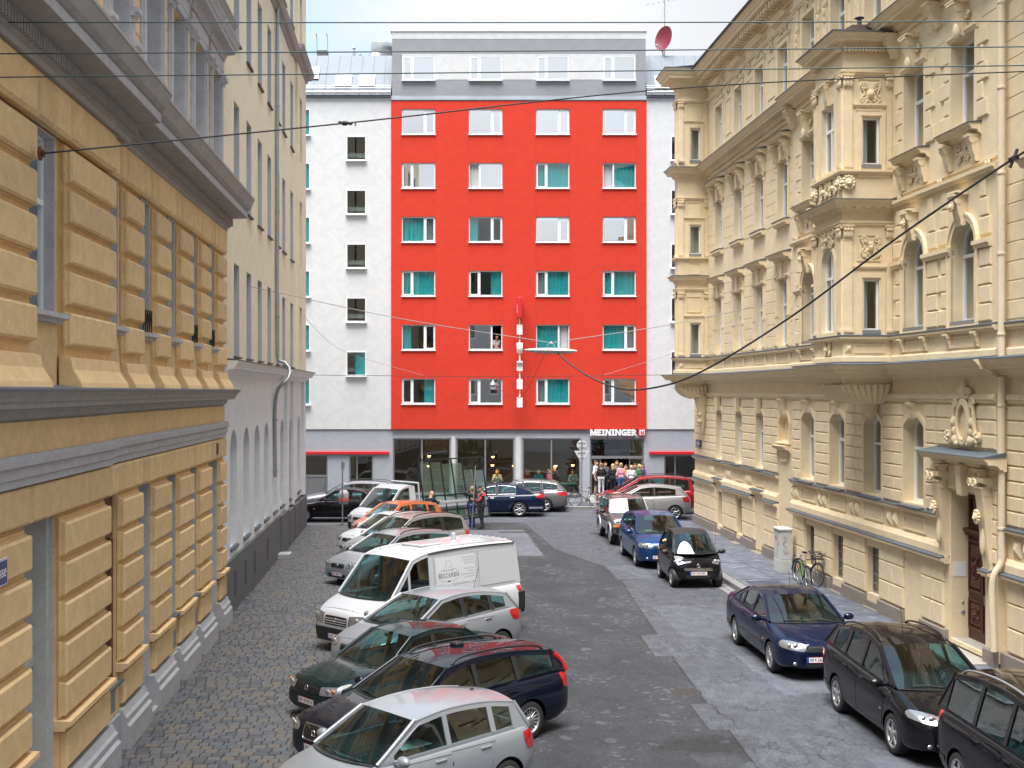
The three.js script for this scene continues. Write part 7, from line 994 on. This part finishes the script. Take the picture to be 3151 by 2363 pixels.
{
  const CG = 'group of people at the hotel entrance', IG = 'people inside the hotel restaurant', back = Math.PI, Y = .485;
  person('person in white T-shirt and dark shorts at the edge of the hotel doorway', { at: V(4.4, Y, -64.1), turn: 1.2, top: [.75, .77, .8], bottom: [.03, .03, .04], shorts: 1, long: 0, h: 1.86, group: CG, face: 0 });
  person('person in black top and white trousers standing in the hotel doorway', { at: V(4.68, Y, -63.98), turn: back, top: [.012, .012, .015], bottom: [.62, .62, .66], hair: [.35, .2, .09], style: 'bun', long: 0, group: CG, le: [-.27, 1.15, .1], lh: [-.1, 1.15, .22], face: 0, stride: .05 });
  person('dark-haired person in grey shirt inside the hotel doorway', { at: V(4.95, Y, -64.65), turn: .2, top: [.1, .11, .12], bottom: [.02, .02, .03], h: 1.76, group: CG });
  person('blonde person dressed all in black with back to the street', { at: V(5.3, Y, -64.0), turn: back - .2, top: [.01, .01, .012], bottom: [.012, .012, .02], hair: [.55, .36, .16], style: 'long', h: 1.68, group: CG, le: [-.26, 1.16, .08], lh: [-.15, 1.05, .24], face: 0 });
  person('person in pink jumper and blue jeans waiting at the hotel door', { at: V(5.72, Y, -63.96), turn: back + .15, top: [.62, .3, .36], bottom: [.06, .14, .34], hair: [.5, .32, .15], style: 'bun', h: 1.72, group: CG, face: 0 });
  person('person in mustard top between pink jumper and white T-shirt', { at: V(6.02, Y, -64.4), turn: -.4, top: [.62, .32, .05], bottom: [.05, .06, .1], hair: [.12, .05, .03], style: 'long', h: 1.6, group: CG });
  person('blond person in pale grey T-shirt with back to the parked cars', { at: V(6.27, Y, -64.0), turn: back, top: [.6, .62, .66], bottom: [.04, .05, .08], hair: [.55, .4, .2], h: 1.6, group: CG, face: 0, long: 0 });
  person('dark-haired person in black in the doorway beside the green jacket', { at: V(6.5, Y, -64.5), turn: .5, top: [.02, .02, .03], bottom: [.02, .02, .03], h: 1.68, group: CG });
  person('blond person in green jacket at the doorpost', { at: V(6.68, Y, -64.05), turn: back + .7, top: [.05, .2, .08], bottom: [.03, .03, .05], hair: [.5, .36, .18], style: 'tail', h: 1.66, group: CG, le: [-.26, 1.16, .1], lh: [-.12, 1.12, .26], face: 0 });
  person('person in purple top leaning by the open hotel door', { at: V(6.9, Y, -64.45), turn: -1, top: [.16, .04, .2], bottom: [.02, .02, .03], hair: [.06, .03, .02], style: 'long', h: 1.68, group: CG });
  person('tall person partly hidden behind the pink jumper', { at: V(5.55, Y, -64.6), turn: .1, top: [.2, .21, .24], bottom: [.03, .03, .04], hair: [.2, .1, .05], h: 1.82, group: CG });
  // diners behind the glass, each on a stool
  const stool = x => { const s = thing('stool', 'dark round stool at the window counter', 'stool', V(x, .3, -65.75), 0, 'stools at the window counter'); part('seat', lathe([[0, .58], [.17, .58], [.18, .6], [.17, .63], [0, .63]], 16), M.black, s); part('leg', rod([0, 0, 0], [0, .58, 0], .025), M.alu, s); part('base', lathe([[0, 0], [.2, 0], [.2, .02], [0, .03]], 16), M.alu, s); };
  const din = (l, x, o) => { stool(x); person(l, { at: V(x, .35, -65.72), sit: 1, group: IG, le: [-.26, 1.15, .12], lh: [-.14, 1.12, .32], re: [.26, 1.15, .12], rh: [.14, 1.12, .32], ...o }); };
  din('person holding a cup behind the middle shop window', -.8, { top: [.5, .55, .5], bottom: [.03, .03, .05], lh: [-.03, 1.42, .22], rh: [.03, 1.42, .22], hair: [.12, .07, .04] });
  din('diner in dark red behind the shop window by the mullion', .85, { top: [.2, .03, .04], bottom: [.03, .03, .05], turn: .8 });
  din('balding diner in teal shirt bent over the counter', 1.42, { top: [.05, .36, .38], bottom: [.03, .03, .05], bald: 1, nod: .05, lean: .25 });
  din('diner in bright pink behind the right shop window', 1.95, { top: [.7, .1, .3], bottom: [.03, .03, .05], hair: [.3, .18, .08], style: 'long', turn: 1.2 });
  person('long-haired person in black standing behind the right shop window', { at: V(2.28, .3, -66.0), turn: back - .5, top: [.012, .012, .015], bottom: [.02, .02, .03], hair: [.16, .07, .035], style: 'long', h: 1.66, group: IG, re: [.3, 1.4, .1], rh: [.14, 1.62, .08], face: 0 });
  din('young diner in grey-green T-shirt nearest the road signs', 3.3, { top: [.34, .44, .42], bottom: [.03, .03, .05], hair: [.06, .03, .02], nod: .03, lean: .15, long: 0 });
  // guests at the upper windows
  person('person in white striped shirt at the open window beside the projecting sign', { at: V(-.86, 7.25, -64.95), turn: .3, top: [.72, .72, .74], bottom: [.02, .02, .02], hair: [.015, .012, .012], h: 1.74, nod: .05, lean: .2, long: 0, le: [-.26, 1.2, .1], lh: [-.12, 1.15, .25] });
  person('person in violet blue top looking out of the lowest right hotel window', { at: V(5.95, 4.4, -65.0), turn: -.5, top: [.07, .06, .32], bottom: [.03, .03, .06], hair: [.05, .03, .02], style: 'long', h: 1.64 });
  // glaziers at the pickup
  const red = new THREE.MeshStandardMaterial({ color: lin(.55, .03, .035), roughness: .8 });
  const w1 = person('workman in black and red jacket and cap holding a long pole', { at: V(-1.3, .004, -53), turn: -1.75, top: [.035, .037, .042], bottom: [.02, .022, .028], hair: [.3, .22, .16], cap: [.015, .015, .018], h: 1.86, nod: .05, re: [.27, 1.14, .14], rh: [.12, 1.2, .34], le: [-.27, 1.12, .14], lh: [-.12, 1.0, .36],
    wear: (g, S) => { const y = new THREE.SphereGeometry(1, 16, 10, 0, Math.PI * 2, 0, Math.PI * .5); y.scale(.245 * S, .12 * S, .165 * S); y.translate(0, 1.365 * S, -.0); part('jacket_yoke', boxUV(plainGeo(y)), red, g); part('sleeve_patch', [tube([[.2 * S, 1.32 * S, 0], [.245 * S, 1.22 * S, .05], [.262 * S, 1.16 * S, .1]], .058 * S, 10), tube([[-.2 * S, 1.32 * S, 0], [-.245 * S, 1.22 * S, .05], [-.262 * S, 1.16 * S, .1]], .058 * S, 10)], red, g); } });
  w1.updateMatrixWorld(); const hp = w1.localToWorld(V(0, 1.2, .46));
  const pole = thing('long_pole', 'long pale wooden pole held upright by the workman in cap', 'pole', V(hp.x, 0, hp.z)); pole.rotation.z = -.06; part('shaft', lathe([[0, .02], [.022, .02], [.026, 1.2], [.022, 2.75], [0, 2.76]], 10), new THREE.MeshStandardMaterial({ color: lin(.34, .29, .22), roughness: .75, map: sootM }), pole); part('ferrule', lathe([[0, 0], [.026, 0], [.026, .12], [0, .12]], 10), M.alu, pole);
  person('workman in blue trousers reaching up to the glass rack', { at: V(-1.75, .004, -53.5), turn: -2.3, top: [.015, .018, .03], bottom: [.015, .06, .42], hair: [.25, .22, .2], h: 1.8, re: [.3, 1.5, .12], rh: [.2, 1.72, .26], le: [-.28, 1.3, .2], lh: [-.2, 1.45, .4], face: 0 });
  person('bald workman in navy jacket bending beside the pickup cab', { at: V(-3.5, .004, -51.45), turn: 2.6, top: [.012, .016, .03], bottom: [.02, .02, .03], bald: 1, h: 1.76, lean: .2, nod: .05, le: [-.28, 1.25, .2], lh: [-.2, 1.3, .42], face: 0 });
}
// ---------------------------------------------------------------- street furniture, bicycles, wires, lamps
function bicycle(label, at, turn, frameC, o = {}) {
  const b = thing('bicycle', label, 'bicycle', at, turn, 'parked bicycles'); if (o.tilt) b.rotation.set(o.tilt, turn, 0, 'YXZ');
  const fm = new THREE.MeshPhysicalMaterial({ color: lin(...frameC), roughness: .3, clearcoat: .7, metalness: .2 }), r = .335, wb = 1.05;
  for (const [x, n] of [[0, 'wheel'], [wb, 'wheel']]) { const t = new THREE.TorusGeometry(r, .018, 8, 40); t.translate(x, r, 0); const w = part(n, boxUV(plainGeo(t)), M.rubber, b); const ri = new THREE.TorusGeometry(r - .022, .01, 6, 36); ri.translate(x, r, 0); part('rim', boxUV(plainGeo(ri)), M.steel, w); const s = []; for (let k = 0; k < 18; k++) { const a = k / 18 * Math.PI * 2; s.push(rod([x, r, k % 2 ? .02 : -.02], [x + Math.cos(a) * (r - .03), r + Math.sin(a) * (r - .03), 0], .0022, 3)); } s.push(rod([x, r, -.035], [x, r, .035], .02)); part('spokes', s, M.steel, w, 'stuff'); part('reflector', ball(x, r + .17, .01, .03, .045, .008, 8), CM.amber, w); }
  const bb = [.44, .29, 0], st = [.3, .84, 0], hd = [.86, .82, 0], hl = [.89, .68, 0], R = (a, c, q = .016) => rod(a, c, q, 8);
  part('frame', [R(bb, [.33, .74, 0]), R([.34, .7, 0], [.86, .78, 0]), R(bb, hl, .018), R([.85, .84, 0], hl, .019), R([0, r, .04], bb, .01), R([0, r, -.04], bb, .01), R([0, r, .04], [.34, .7, 0], .009), R([0, r, -.04], [.34, .7, 0], .009)], fm, b);
  part('fork', [R(hl, [.93, .62, 0]), ...[-.05, .05].map(z => tube([[.92, .64, z], [.96, .5, z], [wb, r, z]], .011, 6))], o.fork ? M.steel : fm, b);
  part('handlebar', [R(hd, [.84, .98, 0], .013), tube([[.7, .96, -.29], [.82, 1.0, -.24], [.87, 1.0, 0], [.82, 1.0, .24], [.7, .96, .29]], .012, 6)], M.steel, b); for (const z of [-1, 1]) part('grip', R([.68, .955, z * .3], [.77, .985, z * .265], .017), M.black, b);
  part('saddle', (() => { const g = ball(.28, .92, 0, .14, .035, .075, 12); const p = g.attributes.position; for (let i = 0; i < p.count; i++) { const t = (p.getX(i) - .14) / .28; p.setZ(i, p.getZ(i) * (1.2 - .85 * t)); } return g; })(), M.black, b); part('seat_post', R([.33, .74, 0], [.3, .9, 0], .013), M.steel, b);
  part('crank', [lathe([[.02, 0], [.09, 0], [.09, .006], [.02, .006]], 20).rotateX(Math.PI / 2).translate(bb[0], bb[1], .04), R([bb[0], bb[1], .06], [bb[0] + .1, bb[1] - .13, .06], .01), R([bb[0], bb[1], -.06], [bb[0] - .1, bb[1] + .13, -.06], .01), box(bb[0] + .06, bb[0] + .15, bb[1] - .145, bb[1] - .12, .06, .14), box(bb[0] - .15, bb[0] - .06, bb[1] + .12, bb[1] + .145, -.14, -.06)], M.alu, b);
  for (const x of [0, wb]) { const t = new THREE.TorusGeometry(r + .035, .012, 5, 20, Math.PI * .75); t.rotateZ(Math.PI * (x ? .25 : .3)); t.scale(1, 1, 2.2); t.translate(x, r, 0); part('mudguard', boxUV(plainGeo(t)), M.black, b); }
  if (o.basket) { const g = []; for (let k = 0; k < 5; k++) { const y = .82 + k * .05, e = .02 * k; g.push(tube([[.88 - e, y, -.15 - e], [1.12 + e, y, -.15 - e], [1.12 + e, y, .15 + e], [.88 - e, y, .15 + e], [.88 - e, y, -.15 - e]], .007, 4, 20)); } for (let k = 0; k < 8; k++) g.push(rod([.88 + (k % 4) * .08, .8, k < 4 ? -.15 : .15], [.87 + (k % 4) * .09, 1.04, k < 4 ? -.23 : .23], .005, 4)); g.push(box(.88, 1.12, .8, .81, -.15, .15)); part('basket', g, M.black, b); }
  part('stand', R([.36, .3, -.06], [.3, .03, -.2], .012), M.black, b);
  return b;
}
bicycle('old brown ladies bicycle leaning on the road sign post before the hotel', V(4.28, .13, -62.35), Math.PI - .05, [.05, .035, .025]);
bicycle('blue bicycle with black wire basket beside the grey utility cabinet', street(11.75, .12, 36.9), TH - Math.PI / 2 + .25, [.012, .03, .13], { basket: 1, tilt: -.08 });
bicycle('white and lime green bicycle leaning on the yellow house plinth', street(11.62, .12, 36.35), TH - Math.PI / 2 - .05, [.24, .5, .03], { fork: 1, tilt: .05 });
{
  const ub = thing('utility_cabinet', 'pale grey street utility cabinet with scrawled graffiti beside bicycles', 'cabinet', street(11.9, .12, 38.9), TH - Math.PI / 2), um = plaster(lin(.60, .63, .63), { old: 1, bump: .001 });
  part('cabinet_body', box(-.36, .36, .42, 1.36, -.18, .2, .015), um, ub); part('cabinet_base', box(-.37, .37, 0, .41, -.19, .21, .01), um, ub); part('cabinet_roof', box(-.39, .39, 1.36, 1.43, -.21, .24, .02), um, ub); part('door_seam', [box(-.005, .005, .45, 1.33, .195, .203)], M.black, ub); part('lock', ball(.06, .9, .2, .02, .03, .012, 8), M.alu, ub);
  const sc = new THREE.MeshStandardMaterial({ color: lin(.4, .12, .12), roughness: .7 }); part('graffiti', [tube([[-.25, 1.05, .203], [-.18, 1.16, .203], [-.12, 1.0, .203], [-.05, 1.15, .203]], .008, 4), tube([[.1, 1.1, .203], [.2, 1.0, .203], [.12, .9, .203], [.25, .85, .203]], .008, 4)], sc, ub);
  part('graffiti', [tube([[.365, 1.2, .1], [.366, 1.05, .02], [.366, .95, .12], [.366, .8, 0]], .007, 4), tube([[.366, .75, .1], [.366, .62, .05], [.366, .7, -.05]], .007, 4)], sc, ub);
  const lb = thing('litter_bin', 'grey litter bin with orange band mounted on a thin pole', 'litter bin', V(-7.47, .05, -53.7));
  part('pole', lathe([[0, 0], [.032, 0], [.032, 2.85], [0, 2.86]], 12), M.galv, lb); part('bin', lathe([[0, .95], [.2, .95], [.225, 1.2], [.225, 1.38], [.21, 1.45], [.15, 1.55], [0, 1.58]], 24).translate(.02, 0, -.25), new THREE.MeshStandardMaterial({ color: lin(.40, .41, .43), roughness: .5 }), lb); part('bin_band', lathe([[.228, 1.1], [.231, 1.1], [.231, 1.22], [.228, 1.22]], 24).translate(.02, 0, -.25), new THREE.MeshStandardMaterial({ color: lin(.75, .13, .02), roughness: .5 }), lb); part('clamp', [box(-.05, .05, 1.05, 1.1, -.06, .04), box(-.05, .05, 1.3, 1.35, -.06, .04)], M.redTrim, lb); part('sign_plate', box(-.06, .1, 2.5, 2.8, .02, .03), M.galv, lb);
  const rs = thing('road_sign_post', 'grey post with backs of round and triangular road signs before the hotel', 'road sign', V(3.56, .13, -62.2));
  part('post', rod([0, 0, 0], [0, 3.45, 0], .032, 12), M.galv, rs); const back = new THREE.MeshStandardMaterial({ color: lin(.60, .62, .65), roughness: .5, metalness: .2 });
  part('round_sign', lathe([[0, -.01], [.25, -.01], [.255, 0], [.25, .01], [0, .01]], 28).rotateX(Math.PI / 2).translate(0, 3.1, -.05), back, rs); { const s = new THREE.Shape([[-.36, .3], [.36, .3], [0, -.32]].map(p => new THREE.Vector2(...p))), g = new THREE.ExtrudeGeometry(s, { depth: .015, bevelEnabled: true, bevelSize: .02, bevelThickness: .003, bevelSegments: 1 }); g.translate(0, 2.5, -.06); part('triangular_sign', boxUV(plainGeo(g)), back, rs); } part('bracket', [3.22, 2.98, 2.72, 2.45].map(y => box(-.2 * (y > 2.6 ? 1 : .7), .2 * (y > 2.6 ? 1 : .7), y - .015, y + .015, -.045, -.02)), M.galv, rs);
}
// overhead wires and lamps: points given by bearing and distance from the crossing's survey station
const sv = (x, y, Z) => V((x - 1106) / 2633 * Z, 6 + (844.5 - y) / 2633 * Z, -Z);
{
  const line = (name, label, pts, r, m, group) => solo(name, tube(pts, r, 6, Math.max(8, pts.length * 6)), m, label, 'wire', null, 0, group);
  const TW = [['topmost', 48, 42], ['middle', 116, 97], ['lowest', 167, 137]];
  for (const [n, a, c] of TW) { const A = sv(-50, a + .2, 14), Bq = sv(3240, c - (a - c) * .4, 14); line('trolley_wire', n + ' of three thin taut tram wires strung across the street between the houses', [A, A.clone().lerp(Bq, .5).add(V(0, -.02, 0)), Bq], .0075, M.wire, 'tram wires'); }
  const bk = street(-4.68, 8.98, 15.7), ins = sv(745, 266, 17.5), end = sv(2380, 147, 22.5);
  line('span_cable', 'thin black span cable with a knot-like insulator running to the rusty wall hook', [bk, ins, sv(1470, 190, 19.8), end], .011, M.cable);
  const hk = thing('wall_hook', 'rusty iron hook plate on an ochre block holding the span cable', 'wall hook', street(-4.72, 8.98, 15.7), leftTurn); part('plate', lathe([[0, 0], [.09, 0], [.09, .02], [0, .03]], 16).rotateX(Math.PI / 2), M.rust, hk); part('eye', (() => { const t = new THREE.TorusGeometry(.035, .012, 6, 16); t.translate(0, 0, .05); return boxUV(plainGeo(t)); })(), M.rust, hk);
  const kn = thing('cable_insulator', 'dark lumpy insulator on the span cable in front of the white wing', 'insulator', ins); part('core', [ball(0, 0, 0, .06, .035, .035, 10), ball(-.07, .01, 0, .03, .025, .025, 8), ball(.08, -.005, 0, .03, .025, .025, 8)], M.cable, kn); part('tail', tube([[.08, 0, 0], [.14, .005, 0], [.16, -.02, 0], [.14, -.04, 0]], .008, 5), M.cable, kn);
  // street lamp hung over the middle of the road
  const lp = sv(1190, 757, 37.6), lamp = thing('hanging_street_lamp', 'long white street lamp hanging on wires over the middle of the road', 'street lamp', lp);
  { const g = ball(0, 0, 0, .82, .075, .17, 24), p = g.attributes.position; for (let i = 0; i < p.count; i++) if (p.getY(i) < -.02) p.setY(i, -.02 + (p.getY(i) + .02) * .3); part('housing', g, new THREE.MeshStandardMaterial({ color: lin(.62, .64, .66), roughness: .4 }), lamp); const l = ball(0, -.03, 0, .72, .07, .14, 20); part('diffuser', l, new THREE.MeshPhysicalMaterial({ color: lin(.7, .72, .72), roughness: .25, transmission: .4, thickness: 0 }), lamp); part('hanger', [box(-.1, .1, .06, .1, -.05, .05), tube([[-.15, .06, 0], [-.08, .2, 0], [0, .24, 0], [.08, .2, 0], [.15, .06, 0]], .012, 6), ball(0, .24, 0, .035)], M.steel, lamp); lamp.rotation.z = -.02; }
  const lt = lp.clone().add(V(0, .24, 0)), la = street(-4.98, 9.1, 36.5), ra = sv(1655, 658, 43.4);
  line('span_wire', 'pale span wire from the cream house wall to the long hanging lamp', [la, la.clone().lerp(lt, .5).add(V(0, -.12, 0)), lt], .012, M.wireLight, 'lamp span wires');
  line('span_wire', 'pale span wire from the long hanging lamp to the yellow house', [lt, lt.clone().lerp(ra, .5).add(V(0, -.1, 0)), ra], .012, M.wireLight, 'lamp span wires');
  const heavy = [[2230, 318, 24.6], [2190, 342, 24.9], [1950, 505, 26.6], [1700, 690, 29.6], [1500, 810, 33], [1420, 836, 34.6], [1350, 841, 35.8], [1290, 822, 36.6], [1230, 785, 37.2], [1200, 757, 37.6]].map(p => sv(...p));
  line('lamp_cable', 'thick twisted black cable sagging from the yellow house to the long lamp', heavy, .026, M.cable);
  const cl = thing('cable_clamp', 'chunky black cable clamp at the top of the thick sagging cable', 'cable clamp', heavy[1]); part('grip', [box(-.09, .09, -.06, .06, -.06, .06, .02), rod([-.16, -.12, 0], [.16, .12, 0], .035)], M.cable, cl); cl.rotation.z = .55;
  // second, smaller lamp over the cross street
  const A = street(-4.95, 6.72, 55.5), Bq = sv(1505, 809, 58), q = sv(1065, 813, 57.2);
  line('span_wire', 'thin level wire across the crossing carrying the small bell lamp', [A, q, Bq], .012, M.cable);
  const sl = thing('hanging_street_lamp', 'small bell-shaped lamp hanging in front of the lowest red wall windows', 'street lamp', q); part('hood', lathe([[.05, -.12], [.06, -.2], [.1, -.28], [.17, -.38], [.18, -.42], [.0, -.42]], 16), M.galv, sl); part('diffuser', lathe([[.12, -.42], [.13, -.6], [.1, -.62], [0, -.62]], 16), new THREE.MeshPhysicalMaterial({ color: lin(.7, .72, .72), roughness: .3, transmission: .3, thickness: 0 }), sl); part('hanger', rod([0, 0, 0], [0, -.13, 0], .02), M.black, sl);
  line('lamp_cable', 'slack thin cable looping from the small bell lamp up to the long lamp', [q.clone().add(V(0, -.15, 0)), sv(1085, 845, 55), sv(1115, 862, 50), sv(1140, 840, 44), sv(1165, 790, 39), sv(1180, 760, 37.6)], .008, M.cable);
  line('stay_wire', 'thin stay wire from the pale house down to the level crossing wire', [street(-4.95, 9.3, 53), sv(740, 757, 56), sv(915, 811, 57)], .008, M.wireLight);
  line('stay_wire', 'thin stay wire from the yellow corner house down to the level crossing wire', [street(12.3, 8.2, 52), sv(1445, 766, 57), sv(1305, 810, 57.6)], .008, M.wireLight);
}
// houses behind the viewpoint, mirrored in the hotel windows and the car roofs
{
  const b = thing('rear_apartment_house', 'grey apartment house standing behind the viewpoint, mirrored in the hotel windows', 'building', V(0, 0, 46), Math.PI), o = []; for (let x = -30; x < 30; x += 3.2) for (let y = 1.5; y < 25; y += 4) o.push([x, x + 1.2, y, y + 2.2]);
  part('wall', wallSheet(-36, 36, 0, 27.5, 0, .4, o), plaster(lin(.34, .31, .27)), b); part('rear_wall', box(-36, 36, 0, 25, -8, -7.7), M.room, b); part('roof', mould([[.6, 27.4], [-4, 31], [-8.2, 27.4]], -36, 36), M.zincDark, b); part('cornice', mould(cornice(26.7, .8, .7), -36, 36), M.leftGrey, b);
  for (const w of o) { const f = part('window', frameRing(w, -.08, 0, -.2, .08), M.frame, b); part('pane', sheetOf(w, -.05, -.16), M.glass, f); }
}
renderer.render(scene, camera);
